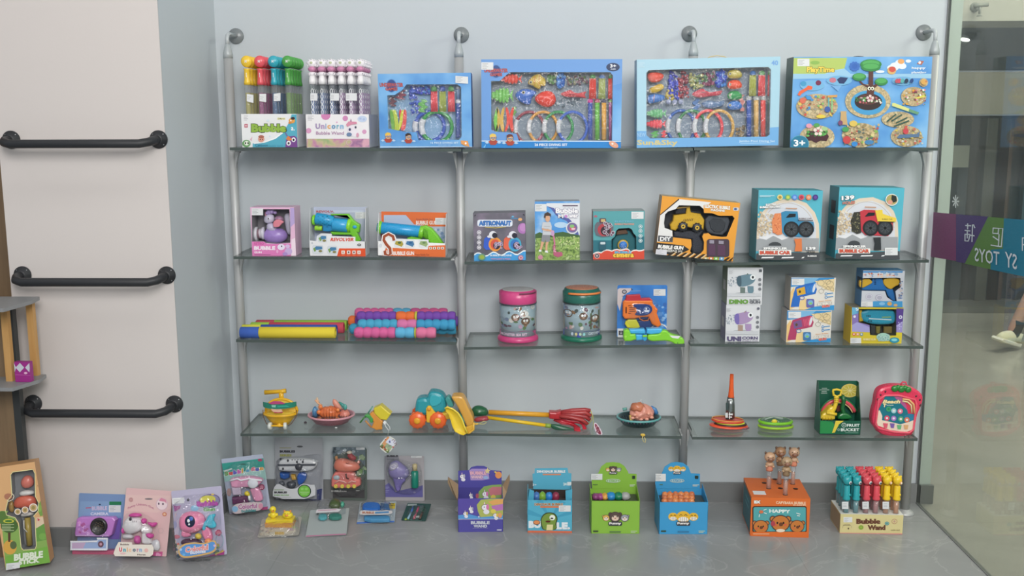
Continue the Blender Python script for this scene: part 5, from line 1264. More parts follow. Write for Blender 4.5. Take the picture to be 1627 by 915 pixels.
# ================================================================== THIRD SHELF
def horiz(name, label, cat, view, x0, y0, x1, y1, Y, segs, r, kind='f', group=None, zmin=None, bump=False):
    """foam tube lying along the shelf; segs = [(end fraction, colour)]"""
    a, b = at(*px(view, x0, y0), Y), at(*px(view, x1, y1), Y)
    if zmin is not None:
        for q in (a, b): q.z = zmin+r
    t = T(name, label, cat, loc=tuple(a), group=group); L = (b-a).length; ax = tuple((b-a).normalized()); u0 = 0
    for i, (u1, k) in enumerate(segs):
        if u1-u0 < .02:
            g = t.g('joint_ring', 'yellow joint ring'); g.lathe([(r*.5, u0*L),(r*.5, u1*L)], 'p:'+k, axis=ax, n=12); u0 = u1; continue
        g = t.g('handle' if i == 0 and not bump else 'foam_section'); z0, z1 = u0*L, u1*L
        if bump:
            n = max(1, round((z1-z0)/.031)); pr = []
            for j in range(n):
                c_ = z0+(z1-z0)*(j+.5)/n; hh = (z1-z0)/n/2
                for q in (-.98,-.75,-.4,0, .4, .75, .98): pr.append((r*(.72+.28*math.sqrt(max(0,1-q*q))), c_+hh*q))
            if i == 0: pr = [(r*.3, z0-.004),(r*.62, z0-.0025)]+pr
            g.lathe(pr, kind+':'+k, axis=ax, n=18)
            if i == 0:
                for dx in (-.006, .006): f = t.g('embossed_eye'); f.ell((.009+dx, -r*.93, .004),(.0022, .0022, .0032), kind+':'+k, 8,5)
                f = t.g('embossed_smile'); f.tube([(.009+.006*math.cos(a_),-r*.98,-.003-.004*math.sin(a_)) for a_ in (0, .8,1.57,2.3,3.14)], .001, kind+':'+k, 5)
        else:
            pr = [(r*.92, z0),(r, z0+.0015),(r, z1-.0015),(r*.93, z1)]
            if i == len(segs)-1: pr += [(r*.5, z1),(r*.5, z1-.012),(0, z1-.012)]
            g.lathe(pr, kind+':'+k, axis=ax, n=22)
            if i == len(segs)-1:
                e_ = t.g('bore', 'dark bore'); e_.lathe([(r*.49, z1-.011),(r*.49, z1-.0105)], '3a3a34', axis=ax, n=14)
        u0 = u1
    return t
zs = lambda lv, by, X: surf((lv, by), X)
Z3 = surf((3,0),-.7)
for (x0, x1, Y, sp, c1, c2, lb) in ((55,718,3.567, .20, '3c62b8', 'e6cf3c', 'yellow foam tube water toy with blue handle, frontmost of four'),(68,727,3.611, .20, 'd8d64c', '3a56ac', 'blue foam tube water toy with yellow handle, second of four'),
  (130,778,3.655, .20, '9cc84c', 'c8485c', 'red foam tube water toy with green handle, third of four'),(168,802,3.699, .20, 'c04858', '98c24c', 'green foam tube water toy with red handle, rearmost of four')):
    horiz('foam_tube', lb, 'foam toy', 'C31', x0,262, x1,275, Y, [(sp, c1),(1, c2)], .0205, group='foam tube water toys on the third shelf', zmin=Z3+.0015)
PK, BL, PU, OR = 'd8649c', '4aa8cc', '7848a8', 'e8743c'
for (x0, ya, x1, yb, Y, segs, lb, zm) in (
  (855,262,1420,278,3.572,[(.5, PK),(.735, '62b4dc'),(.755, 'c8c84c'),(1, 'e078a0')], 'short pink bumpy foam toy with light blue middle, frontmost of the pile', Z3+.001),
  (822,244,1560,250,3.639,[(.37, '3f9cc0'),(.5, 'd8649c'),(.74, '5cb0d4'),(1, '3f9cc0')], 'blue bumpy foam toy at the bottom, behind the front pink one', Z3+.001),
  (820,220,1572,224,3.706,[(.4, OR),(.6, PU),(1, 'e07a48')], 'orange bumpy foam toy at the bottom rear of the pile', Z3+.001),
  (880,208,1556,222,3.605,[(.40, BL),(.6, 'd878a8'),(1, '3f9cc8')], 'blue bumpy foam toy with pink middle, in the second layer', Z3+.0242),
  (812,160,1572,168,3.672,[(.06, OR),(.5, PU),(1, '6a409c')], 'purple bumpy foam toy with orange end, rear of second layer', Z3+.0242),
  (872,148,1556,152,3.639,[(.395, PU),(.585, OR),(.61, 'c8c84c'),(1, PU)], 'purple bumpy foam toy with orange middle, third layer', Z3+.0474),
  (858,98,1500,122,3.706,[(.41, PK),(.6, '5aa8cc'),(1, 'c8588c')], 'pink bumpy foam toy with blue middle, topmost of the pile', Z3+.0474)):
    horiz('bumpy_foam_stick', lb, 'foam toy', 'C31', x0, ya, x1, yb, Y, segs, .0205, bump=True, group='bumpy foam sticks piled on the third shelf', zmin=zm)
# --- two jars
def wrap(g, R, i0=0):
    for i in range(i0, len(g.v)):
        x, y, z = g.v[i]; a = max(-1.5, min(1.5, x/R)); q = R-y
        g.v[i] = (q*math.sin(a), R-q*math.cos(a), z)
def jar(label, cx, yb, yt, hw, c1, lid, lid2, seed):
    X0 = at(*px('C32', cx, yb-15),3.57); zb = surf((3,1), X0.x)
    R = hw/7.038/FPX*3.60*1.0
    t = T('toy_jar', label, 'jar', loc=(X0.x, 3.57, zb+.0012), view='C32', w=0, h=0)
    t.w = 0; mz = lambda y: _P(t, 'C32').p(cx, y, y=R*.6)[1]
    H = mz(yt); zl = mz(288 if lid2 is None else 275); zt = mz(165); zw = mz(655)/.75
    R2 = R*.91
    g = t.g('jar_base', 'coloured flared base'); c = (0, R, 0)
    g.lathe([(R*.97,0),(R, .003),(R*.99, .012),(R2*.99, zw*.72),(R2*.98, zw*.75)], 'p:'+c1, c=c, n=36)
    g = t.g('jar_wall', 'clear jar wall'); g.lathe([(R2*.985, zw*.72),(R2, zw*.8),(R2, zl-.004),(R2*.95, zl)], 'blister', c=c, n=36)
    g = t.g('printed_sleeve', 'printed beach picture sleeve'); g.lathe([(R2*.93, zw*.7),(R2*.93, zl-.003)], '9fb4bc', c=c, n=36)
    i0 = len(g.v); g.yp = R*.0+R-R2*.93-.0004
    x0, x1 = cx-hw*.85, cx+hw*.85
    g.poly([(x0+(x1-x0)*i/12,300) for i in range(13)]+[(x1-(x1-x0)*i/12,400) for i in range(13)], 'skyp', clamp=False)
    g.poly([(x0+(x1-x0)*i/12,470) for i in range(13)]+[(x1-(x1-x0)*i/12,600) for i in range(13)], 'sand', clamp=False)
    R_ = random.Random(seed)
    for i in range(26):
        x, y = R_.uniform(x0+20, x1-20), R_.uniform(350,590)
        g.poly(ellp(x, y, R_.uniform(10,30), R_.uniform(10,26),8, R_.random()),('6a4c5a', '5a7a50', 'd8d4cc', '8a6848', '7a88a0', 'c8a8a0', '44504c', 'b89ab0')[i % 8], clamp=False, step=.3)
    for x, y in ((345,455),(440,420),(455,500)) if seed == 1 else ((1105,440),(940,415),(1230,470)):
        g.poly(ellp(x, y, 48,44,14), '6a5038' if x != 440 else 'e4e4e0', clamp=False); g.poly(ellp(x-14, y-8,12,15,8), 'f0f0ec', clamp=False); g.poly(ellp(x+16, y-8,12,15,8), 'f0f0ec', clamp=False); g.poly(ellp(x, y+16,16,7,8), 'c8a088', clamp=False)
    if seed == 2: g.poly([(1180,410),(1285,385),(1285,580),(1180,590)], '5a6a48', clamp=False)
    g.poly([(x0+(x1-x0)*i/12,612-8*math.sin(i)) for i in range(13)]+[(x1-(x1-x0)*i/12,690) for i in range(13)], 'd05890' if seed == 1 else '4a58b8', clamp=False)
    if seed == 1: g.t('MONSTER SEA SET', 185,632,470,662, 'f0d8e8', .03)
    else:
        g.t('CATCHING', 1160,622,1300,652, 'dfe8f4', .03)
        for i, k in enumerate(('c8d8e8', 'e8d898', 'c8e0c0', '9ad8d8')): g.poly(ellp(985+i*42,640,14,18,10), k, clamp=False)
    wrap(g, R2*.93+ (R-R2*.93)*0 + 0, i0) if False else None
    Rr = R2*.93
    for i in range(i0, len(g.v)):
        x, y, z = g.v[i]; q = R-y; a = max(-1.45, min(1.45, math.asin(max(-.99, min(.99, x/Rr))))); g.v[i] = (q*math.sin(a), R-q*math.cos(a), z)
    g = t.g('lid', 'screw lid'); g.lathe([(R2*.97, zl-.003),(R2*1.0, zl),(R2*1.0, zt-.001),(R2*.94, zt+.001),(R2*.9, H-.002),(R2*.86, H)], 'p:'+lid, c=c, n=36)
    g.lathe([(R2*.86, H),(R2*.8, H+.0008),(0, H+.001)], 'p:c8c4c4' if seed == 1 else 'p:d88a68', c=c, n=36)
    g = t.g('neck_ring', 'dark neck ring'); g.lathe([(R2*.985, zl-.007),(R2*1.005, zl-.006),(R2*1.005, zl-.002),(R2*.97, zl-.001)], 'p:4a4a54' if seed == 1 else 'p:28403c', c=c, n=36)
    g = t.g('carry_handle', 'strap handle across the lid')
    pts = [(R2*1.03*math.sin(a), R-R2*1.03*math.cos(a), zt+(-.002 if seed == 1 else -.003)) for a in ([.1+.13*i for i in range(9)] if seed == 1 else [-.75+.16*i for i in range(13)])]
    g.tube(pts, .0028 if seed == 1 else .0042, 'p:7a4058' if seed == 1 else 'p:e8884c', 8)
jar('clear toy jar with pink lid and base on the middle third shelf', 368,775,150,238, 'c8447c', 'd04a84', None, 1)
jar('clear toy jar with dark green base and orange lid handle', 1090,762,130,240, '1f7058', '2c6c60', 1,2)
# --- blister card with orange revolver water gun
t = pose('blister_pack', 'blue card pack with orange, navy and red toy gun behind the green gun', 'toy pack', 'C33', (150,712),(708,712),(145,125),(3,1), .045, Y=3.615)
g = t.g('backing_card'); g.prism(rrect(-t.w/2,0, t.w/2, t.h, .006), .035, .037, 'seadeep'); g.yp = .035; g.lay = 1; 
g.poly([(145,300),(150,140),(170,125),(310,125),(290,160),(210,210),(175,380)], 'd4c8c8'); g.specks(560,250,700,560,26,['5c98dc', '8ab8e8', '3a6cb8'],12,30,41)
g.e(225,165,28,24, '4a4c58'); g.e(225,165,18,14, 'b0b0b8'); g.ln([(195,212),(260,212)],5, '6a5a5c'); g.ln([(295,158),(405,154)],6, '8ab0dc'); g.ln([(300,128),(315,145)],10, '44485a'); g.tag(552,135,685,208); g.poly([(148,575),(235,575),(232,712),(150,712)], 'd8d8da'); g.t('EI', 162,600,212,648, '3c3c44', .05); g.ln([(152,672),(212,672)],8, 'f2f2f2')
g.ring(615,600,95,75,14, 'dfe6ee', PI*1.05, PI*2.0)
g = t.g('toy_gun', 'orange revolver toy gun'); o_ = 'p:e87a34'
g.pp([(210,285),(230,262),(540,262),(545,300),(580,345),(600,365),(590,410),(640,540),(600,565),(535,530),(495,450),(430,450),(340,470),(230,470),(208,440)], .008, .034, o_, .005)
b = t.g('cylinder', 'navy body panel', parent=g); b.pp([(320,320),(350,303),(500,305),(535,335),(540,385),(500,420),(440,435),(360,430),(340,415),(365,400),(362,345),(335,335)], .003, .01, 'p:26407c', .002,1)
b.yp = .003; b.lay = 2; b.poly(ellp(475,370,36,38,18), '8a9cc8'); b.poly(ellp(475,370,30,31,18), '26407c'); b.poly([(445,370),(505,370),(495,392),(455,392)], 'd8dce8'); b.poly(ellp(470,355,10,12), 'd8dce8')
b = t.g('sight', 'red top rail', parent=g); b.pp([(235,265),(250,205),(400,195),(415,240),(510,235),(545,265),(500,268),(470,290),(300,290)], .01, .03, 'p:c03440', .003)
b = t.g('trigger', 'navy trigger', parent=g); b.pp([(395,432),(495,435),(485,480),(410,480)], .012, .03, 'p:202c58', .002); b.vt([(390,440),(400,470),(440,490),(490,485),(500,455)], .0016, o_, y=.012)
b = t.g('vent', 'dark vent slots', parent=g); 
for x0, y0, x1, y1 in ((238,335,252,405),(268,318,300,325),(280,340,345,347),(280,360,335,367),(280,380,345,387),(268,402,300,409)): b.pp([(x0, y0),(x1, y0),(x1, y1),(x0, y1)], .0068, .009, 'p:5a2c18', 0)
b = t.g('water_tank', 'yellow cartridge', parent=g); b.pp([(240,500),(270,478),(360,478),(405,560),(380,575),(260,570),(232,530)], .012, .034, 'p:d8d440', .004)
b = t.g('holster', 'navy lower piece', parent=g); b.pp([(375,490),(510,485),(540,540),(520,580),(400,575)], .014, .034, 'p:26407c', .003)
b = t.g('blister', 'clear blister'); b.puff([(190,240),(300,190),(560,220),(650,380),(680,580),(400,600),(210,590),(185,400)], .035, .07, 'blister', half=True)
# --- green and blue gun lying in front
t = pose('toy_gun', 'lime green and sky blue toy gun lying at the shelf edge', 'toy gun', 'C33', (215,715),(905,765),(225,570),(3,1), .04, Y=3.538)
o_ = 'p:84d038'; q_ = 'p:48b0e4'
g = t.g('body', 'lime green body'); g.pp([(220,600),(250,588),(285,600),(300,640),(350,640),(360,700),(300,720),(230,720),(215,680)],0, .036, o_, .005); g.pp([(480,650),(540,645),(620,640),(640,600),(700,598),(740,640),(840,665),(890,690),(900,730),(890,765),(790,765),(770,735),(700,715),(600,718),(540,722),(485,705)], .0, .034, o_, .005,1)
b = t.g('barrel', 'sky blue barrel'); b.pp([(280,588),(450,582),(460,600),(460,640),(290,636)], .003, .034, q_, .005); b.pp([(475,580),(650,575),(655,630),(520,645),(475,635)], .003, .034, q_, .005); b.pp([(350,645),(480,645),(480,705),(360,712)], .004, .032, q_, .004)
b = t.g('muzzle', 'green ringed muzzle'); a_ = b.p(232,655, y=.018); b.lathe([(.017,0),(.0185, .003),(.0185, .008),(.016, .010)], 'p:a4dc58', c=(a_[0]-.004, .018, a_[1]), axis=(1,0,0), n=20)
b = t.g('trigger', 'blue trigger'); b.pp([(425,650),(480,645),(478,700),(455,720),(430,700)],-.002, .03, 'p:389cd0', .002); b.pp([(430,650),(478,650),(478,672),(430,672)],-.004, .0, o_, .001)
b = t.g('price_label', 'white label'); b.pp([(730,655),(850,660),(830,690),(760,680)],-.0006, .0, 'e2e4e6', 0); q = b.p(822,738, y=0); b2 = t.g('screw', 'dark screw hole'); b2.ell((q[0], .0, q[1]),(.0016, .0008, .0016), '20402c', 8,5)
# --- dino and unicorn boxes
def dinobox(view, bl, br, tl, on, side, name1, col1, label, body, tail, eye, dy, c_extra):
    t = pose('toy_box', label, 'toy box', view, bl, br, tl, on, .10, Y=3.567)
    g = carton(t, side, 'd6d8dc', top=side)
    w_ = -t.w/2-.0004; g.add([(w_, .03, t.h*.35),(w_, .075, t.h*.35),(w_, .075, t.h*.62),(w_, .03, t.h*.62)],[[0,3,2,1]], 'a8a4a4')
    return t, g
def dinoart(g, dx, dy, bc, hc, c3):
    X = lambda x: x+dx; Yv = lambda y: y+dy
    g.e(X(330), Yv(350),110,22, 'b0b4ba'); g.specks(X(165), Yv(185), X(245), Yv(270),30,['8a94a0', 'a8b0ba', 'c8ccd4'],5,11,51)
    g.poly([(X(280), Yv(280)),(X(330), Yv(285)),(X(328), Yv(360)),(X(282), Yv(362))], c3); g.poly([(X(350), Yv(270)),(X(410), Yv(272)),(X(412), Yv(320)),(X(395), Yv(345)),(X(365), Yv(345)),(X(352), Yv(320))], bc)
    g.poly(smoothp([(X(245), Yv(185)),(X(290), Yv(165)),(X(380), Yv(152)),(X(425), Yv(175)),(X(428), Yv(220)),(X(380), Yv(260)),(X(290), Yv(282)),(X(250), Yv(255))]), bc)
    g.poly(smoothp([(X(245), Yv(185)),(X(275), Yv(168)),(X(292), Yv(175)),(X(295), Yv(270)),(X(275), Yv(280)),(X(248), Yv(255))]), hc); g.e(X(402), Yv(186),26,26, 'e8ecee'); g.e(X(403), Yv(186),11,13, '2a2c34')
    g.poly([(X(340), Yv(165)),(X(350), Yv(145)),(X(365), Yv(158))], c3)
    for y in (208,255,300): badge(g, X(470), Yv(y),15, '5a5e66', '8a8e94')
    g.lines(X(170), Yv(118), X(215), Yv(155),4, 'b0b2b6', 3); g.poly([(X(155), Yv(340)),(X(480), Yv(340)),(X(480), Yv(372)),(X(155), Yv(372))], 'c8cbd0')
t, g = dinobox('C34', (135,818),(465,818),(147,462),(3,2), '6c6880', 0,0, 'white box with purple side lettered UNICORN, under the dino box', 0,0,0,0,0)
ZU = (t.M @ Vector((0,0, t.h))).z
dinoart(g, -22,366, 'a890b8', '7a6cb0', 'a89084'); g.t('UNI', 152,758,290,804, '5c5478', .06); g.t('CORN', 298,758,450,788, '5c5478', .04); g.t('BUBBLE GUN', 300,794,450,806, '9a90a8', .02); g.e(455,488,14,13, '6a6c78'); g.poly([(328,530),(336,500),(346,528)], 'a890b8')
t, g = dinobox('C34', (150,456),(490,456),(160,95), ZU, '6a7460', 0,0, 'white box with green side lettered DINO, stacked on the unicorn box', 0,0,0,0,0)
dinoart(g, 0,0, '6a8896', '4a6270', '6c7c78'); g.t('DINO', 172,398,360,444, '6a9a48', .07); g.t('GUN', 368,412,476,440, '6a6e74', .06); g.t('BUBBLE', 370,397,472,410, '7a7e84', .04); g.r(462,108,490,134, '5a5e64', 4)
# --- two illustrated bubble gun boxes
def gunbox(bl, br, tl, on, c1, c2, c3, label):
    t = pose('toy_box', label, 'toy box', 'C34', bl, br, tl, on, .085, Y=3.567)
    return t, carton(t, 'b8b0a8', 'e0dcd4', top='8a8c90')
def gunart(g, dx, dy, c1, c2, c3, c4):
    X = lambda x: x+dx; Yv = lambda y: y+dy
    g.poly([(X(760), Yv(190)),(X(1195), Yv(190)),(X(1190), Yv(208)),(X(1010), Yv(240)),(X(900), Yv(270)),(X(860), Yv(270)),(X(760), Yv(280))], '3f90cc'); g.poly([(X(900), Yv(190)),(X(1050), Yv(190)),(X(990), Yv(235)),(X(895), Yv(255))], '7cb4dc'); g.poly([(X(755), Yv(330)),(X(800), Yv(280)),(X(860), Yv(450)),(X(760), Yv(500))], 'e8c484', step=.5)
    g.poly([(X(1000), Yv(222)),(X(1195), Yv(200)),(X(1192), Yv(330)),(X(1100), Yv(300))], 'e4cfa0'); g.poly([(X(850), Yv(420)),(X(920), Yv(390)),(X(1000), Yv(470)),(X(960), Yv(505)),(X(850), Yv(500))], 'e8cc94')
    g.poly([(X(900), Yv(505)),(X(1000), Yv(470)),(X(1192), Yv(455)),(X(1190), Yv(508))], '3a94d0'); g.tag(X(780), Yv(198), X(902), Yv(262))
    g.poly([(X(800), Yv(345)),(X(850), Yv(350)),(X(862), Yv(400)),(X(850), Yv(470)),(X(770), Yv(475)),(X(785), Yv(400))], c1)
    g.poly([(X(795), Yv(350)),(X(820), Yv(280)),(X(900), Yv(255)),(X(990), Yv(235)),(X(1025), Yv(300)),(X(1010), Yv(345)),(X(900), Yv(370)),(X(850), Yv(375))], c1); g.poly([(X(825), Yv(300)),(X(905), Yv(275)),(X(915), Yv(345)),(X(835), Yv(365))], c2); g.e(X(858), Yv(325),12,14, '5a4a30')
    for i in range(5): g.ln([(X(925+i*14), Yv(272-i*3)),(X(938+i*14), Yv(340-i*4))],7, c4)
    g.e(X(992), Yv(290),20,52, c4, a=.25); g.e(X(996), Yv(290),12,42, 'd8dce4', a=.25); g.ring(X(880), Yv(385),22,16,6, c3)
    g.r(X(920), Yv(395), X(998), Yv(478), c3,14); g.e(X(960), Yv(430),26,24, '7ab0d8'); g.e(X(962), Yv(438),16,10, '8ac868')
    for x, y, r_ in ((1060,240,34),(1130,230,26),(1090,290,20),(1065,320,24),(1150,250,34),(1170,300,18),(1130,290,16)): g.ring(X(x), Yv(y), r_, r_*.85,3, '98907c')
    for y in (345,378): g.ln([(X(1112), Yv(y)),(X(1180), Yv(y-8))],8, '4a90c8'); g.e(X(1112), Yv(y),12,14, '4a90c8'); g.e(X(1112), Yv(y),6,7, 'e0dcd4')
    g.t('BUBBLE', X(1030), Yv(430), X(1165), Yv(452), 'f0ece0', .05, out='4a3a44', rot=-14); g.t('GUN', X(1070), Yv(452), X(1145), Yv(476), 'e0584a', .06, out='f0e4d8', rot=-8)
    g.t('Super Bubble', X(1040), Yv(405), X(1165), Yv(418), 'e8a870', .02, rot=-12)
t, g = gunbox((725,822),(1155,822),(737,512),(3,2),0,0,0, 'illustrated box with a red and purple bubble gun, lower of two')
ZG = (t.M @ Vector((0,0, t.h))).z; gunart(g, -32,320, 'b04468', '7a5a8c', '4878a8', 'd8607c')
t, g = gunbox((760,503),(1190,508),(768,188), ZG, 0,0,0, 'illustrated box with a blue and yellow bubble gun, upper of two')
gunart(g, 0,0, '2f6cc0', 'd8a83c', '6a68a8', '3f88d4')
# --- two window boxes at the right end
t = pose('toy_box', 'yellow and purple window box with teal blaster, at the shelf end', 'toy box', 'C35', (130,828),(645,830),(150,460),(3,2), .085, tr=(668,475), Y=3.56)
hole = [(215,478),(595,480),(597,560),(592,745),(400,745),(330,740),(325,640),(215,612)]
g = carton(t, 'd8b83c', 'd8c43c', hole, hy=.07, trayk='4a4a44', top='8c8470')
g.poly([(150,462),(215,465),(215,612),(325,640),(328,712),(150,705)], '8a78b8', step=.4); g.poly([(595,472),(668,475),(655,715),(592,712)], '5c4690', step=.4); g.poly([(150,640),(200,610),(325,660),(328,712),(150,705)], 'a8a4d8'); g.poly([(597,640),(660,600),(655,715),(594,712)], '9a90c8')
g.poly([(150,462),(215,465),(215,520),(150,540)], '6ab0d4'); g.e(175,555,13,13, 'e0e0ec'); g.e(636,560,18,18, 'd8d8e8'); g.e(636,560,8,8, '5c4690'); g.specks(600,600,650,700,10,['b8b0e0', 'c8c4ec'],5,10,61); g.specks(190,470,212,530,12,['e8f0f4', '4a88b8'],4,7,62)
for x, k in ((168, 'd8604c'),(206, 'e09078'),(244, '6a9ab0')): g.e(x, 732,16,16, k); g.e(x, 730,8,8, 'f0e4dc')
g.tag(132,768,240,822); g.e(462,760,70,42, 'a8d0c0'); bubbles(g, 410,735,515,790,22,8,16, 'c8e0d8', '8ab8b0', 63); g.e(570,788,50,28, '2f90a8'); g.e(568,785,30,14, '8ad0d8'); g.t('BUBBLE GUN', 260,770,380,790, 'f0e8c0', .02)
g = t.g('bubble_gun', 'teal blaster with yellow nose'); g.pp([(235,485),(560,490),(590,520),(592,600),(560,635),(400,640),(290,620),(245,590)], .015, .055, 'p:2f98b4', .008,1); g.pp([(335,640),(385,650),(390,740),(340,738)], .025, .05, 'p:3a3c3c', .003)
b = t.g('nozzle', 'yellow perforated nose', parent=g); b.pp([(222,490),(250,490),(272,600),(222,610)], .018, .052, 'p:d8b434', .003)
for i in range(12): q = b.p(232+(i % 2)*14+i*1.2,505+i*8, y=.0172); b.ell((q[0], .0175, q[1]),(.0012, .0008, .0012), 'p:5a4818', 6,4)
b = t.g('side_marks', 'dark and white side marks', parent=g); b.yp = .0145; b.poly([(320,570),(545,582),(545,592),(320,580)], 'd8e4e4', clamp=False)
for x in (295,310,325): b.poly([(x, 540),(x+9,540),(x+9,556),(x, 556)], '1c4858', clamp=False); b.poly([(x+15,592),(x+24,592),(x+24,608),(x+15,608)], '1c4858', clamp=False)
b.poly([(450,555),(540,552),(540,565),(450,566)], '8cb070', clamp=False)
b = t.g('tray_parts', 'olive grip and battery parts'); b.pp([(390,655),(440,650),(430,740),(395,740)], .04, .06, 'p:8c8440', .003); b.pp([(470,655),(590,655),(590,740),(470,740)], .045, .06, 'p:8c7c44', .004)
ZB = (t.M @ Vector((0,0, t.h))).z
t = pose('toy_box', 'blue window box with yellow and blue gun, on the yellow purple box', 'toy box', 'C35', (238,466),(655,470),(225,98), ZB, .075, Y=3.566, tr=(655,112))
hole = [(225,170),(600,165),(635,170),(640,260),(585,300),(600,405),(560,400),(500,360),(480,300),(240,295),(222,270)]
g = carton(t, '4a7ca8', 'c8ccd4', hole, hy=.06, trayk='3c4654', top='4a88b8')
g.poly([(225,98),(660,100),(655,115),(232,115)], '3f88c4', step=.4); g.specks(240,118,600,158,30,['e8c4a8', 'c8d0d8', 'c87868', '8aa8c8'],8,18,64)
g.poly([(238,430),(370,400),(655,400),(655,470),(238,466)], '4a9cd0'); g.tag(240,405,358,462); g.e(320,355,36,30, 'b4b4c4'); g.e(420,365,40,34, 'b0b0c0'); g.ring(320,355,28,22,5, 'dcdce4'); g.ring(425,365,30,24,5, 'dcdce4'); g.e(525,425,24,20, 'd8a868'); g.e(450,425,30,16, '8ac0e4'); g.e(585,440,20,14, 'd8b078')
g.specks(620,200,655,350,16,['8a7c84', 'c8b8b0', '6c84a8'],6,14,65); g.t('BUBBLE', 612,360,652,375, '4878b8', .03)
g = t.g('bubble_gun', 'blue gun with yellow panels'); g.pp([(240,250),(350,200),(360,165),(450,165),(470,200),(500,270),(560,280),(590,350),(600,405),(560,400),(510,350),(490,295),(250,292)], .018, .05, 'p:2c74b8', .004)
b = t.g('yellow_panel', 'yellow panel', parent=g); b.pp([(230,190),(310,170),(352,195),(355,220),(310,245),(250,275),(225,250)], .012, .03, 'p:d8ac34', .003,1)
b = t.g('yellow_panel', 'yellow panel', parent=g); b.pp([(462,190),(500,170),(545,150),(580,168),(632,185),(632,235),(580,255),(545,285),(510,272),(470,235)], .012, .03, 'p:d8ac34', .003,1)
b = t.g('vent', 'dark vent slots', parent=g)
for i in range(4): b.pp([(372,178+i*16),(392,178+i*16),(392,186+i*16),(372,186+i*16)], .0165, .019, 'p:143c68', 0)
b = t.g('trigger', 'dark trigger', parent=g); b.pp([(460,300),(490,300),(485,335),(462,330)], .025, .04, 'p:2a2c30', .002)

# ================================================================== LOWEST SHELF
def spot(view, x, y, on, Y):
    """thing frame standing on a shelf below the picture point"""
    P = at(*px(view, x, y), Y); return Matrix.Translation((P.x, Y, surf(on, P.x)+.0008))
# --- yellow bucket on wheels
t = T('toy_bucket', 'yellow toy bucket on white wheels with a teal patterned band', 'toy bucket', M=spot('C41', 440,740,(4,0),3.555), view='C41')
Ye = 'p:e8b428'; yc = .05
mz = lambda y, yy=yc: _P(t, 'C41').p(440, y, y=yy)[1]; mx = lambda x, yy=yc: _P(t, 'C41').p(x, 500, y=yy)[0]
zr = mz(470); z0 = max(.011, mz(680)); Rr = (mx(665)-mx(215))/2; SY = .72
g = t.g('bowl', 'yellow round bowl'); g.lathe([(Rr*.40, z0),(Rr*.52, z0+.002),(Rr*.78, z0+(zr-z0)*.5),(Rr*.95, zr-.008),(Rr*1.03, zr-.006),(Rr*1.03, zr+.001),(Rr*.93, zr+.002),(Rr*.88, zr-.004),(Rr*.5, z0+.012),(0, z0+.010)], Ye, c=(0, yc, 0), n=36, sy=SY)
Hh = mz(285, yc+.02)-zr
g = t.g('upper_rim', 'raised yellow back rim'); g.tube([(Rr*.95*math.cos(a), yc+.015, zr+Hh*math.sin(a)) for a in [PI*k/18 for k in range(19)]], .0055, Ye, 10)
g = t.g('inner_shell', 'pale yellow inner shell'); g.prism([(Rr*.92*math.cos(a), zr+Hh*.95*math.sin(a)) for a in [PI*k/18 for k in range(19)]]+[(-Rr*.9, zr-.006),(Rr*.9, zr-.006)], yc+.012, yc+.022, 'p:ecc85c')
g = t.g('lid_disc', 'yellow inner lid'); g.lathe([(0, zr+.001),(Rr*.80, zr+.001),(Rr*.86, zr-.003),(Rr*.80, zr-.005)], 'p:f0cc50', c=(0, yc-.004,0), n=30, sy=SY)
g = t.g('handle', 'yellow T handle'); zt1, zt2 = mz(190, yc+.02), mz(300, yc+.02); g.tube([(0, yc+.02, zt2-.01),(0, yc+.02, zt1)], .0095, Ye, 12, flat=.7); g.tube([(mx(255), yc+.02, mz(200, yc+.02)),(0, yc+.02, mz(186, yc+.02)),(mx(545), yc+.02, mz(178, yc+.02))],[.009, .0075, .009], Ye, 12)
g = t.g('paper_band', 'teal band with pink print'); n = 20; V = []
for i in range(n+1):
    a = -1.45+2.9*i/n; x = Rr*1.015*math.sin(a); y = yc-Rr*.80*math.cos(a); zc_ = mz(400, yc-Rr*.8)+.004*math.cos(a); hh = .0085+.003*math.cos(a)
    V += [(x, y, zc_-hh),(x, y, zc_+hh)]
g.add(V, [[2*i, 2*i+2,2*i+3,2*i+1] for i in range(n)], '2c8a74')
g.yp = yc-Rr*.82; g.poly([(310,350),(380,318),(480,320),(545,352),(500,360),(350,362)], 'b84a7c', clamp=False); g.poly([(350,420),(430,432),(490,425),(510,470),(400,480),(360,450)], 'e0b49c', clamp=False); g.poly([(385,465),(450,472),(515,462),(500,480),(400,482)], 'b03c48', clamp=False); g.poly([(355,370),(415,372),(410,405),(360,402)], '8ac8b4', clamp=False); g.poly([(430,380),(560,372),(600,400),(440,405)], '38a48c', clamp=False)
for sx in (-1,1):
    g = t.g('net_cord', 'dark net cord'); g.tube([(sx*Rr*1.01, yc-.01, zr+.012),(sx*Rr*1.02, yc-.012, zr-.01),(sx*Rr*.75, yc-.03, z0+.012),(sx*Rr*.5, yc-.02, z0)], .0014, 'p:6a4420', 5)
for sx, x in ((-1,360),(1,562)):
    g = t.g('wheel', 'white wheel'); g.lathe([(.010,-.006),(.0138,-.005),(.0138, .005),(.010, .006)], 'p:d8dcd6', c=(mx(x), yc-.030, .0139), axis=(1, .15*sx, 0), n=20)
t.g('axle', 'yellow axle').tube([(mx(360), yc-.030, .0145),(mx(562), yc-.030, .0145)], .004, Ye, 8)
t.g('support', 'yellow support').tube([(0, yc, z0+.003),(0, yc+.012, .0055)], .012, Ye, 8)
t.g('chassis', 'yellow chassis').tube([(0, yc-.030, .0145),(0, yc+.01, .03)], .008, Ye, 8)
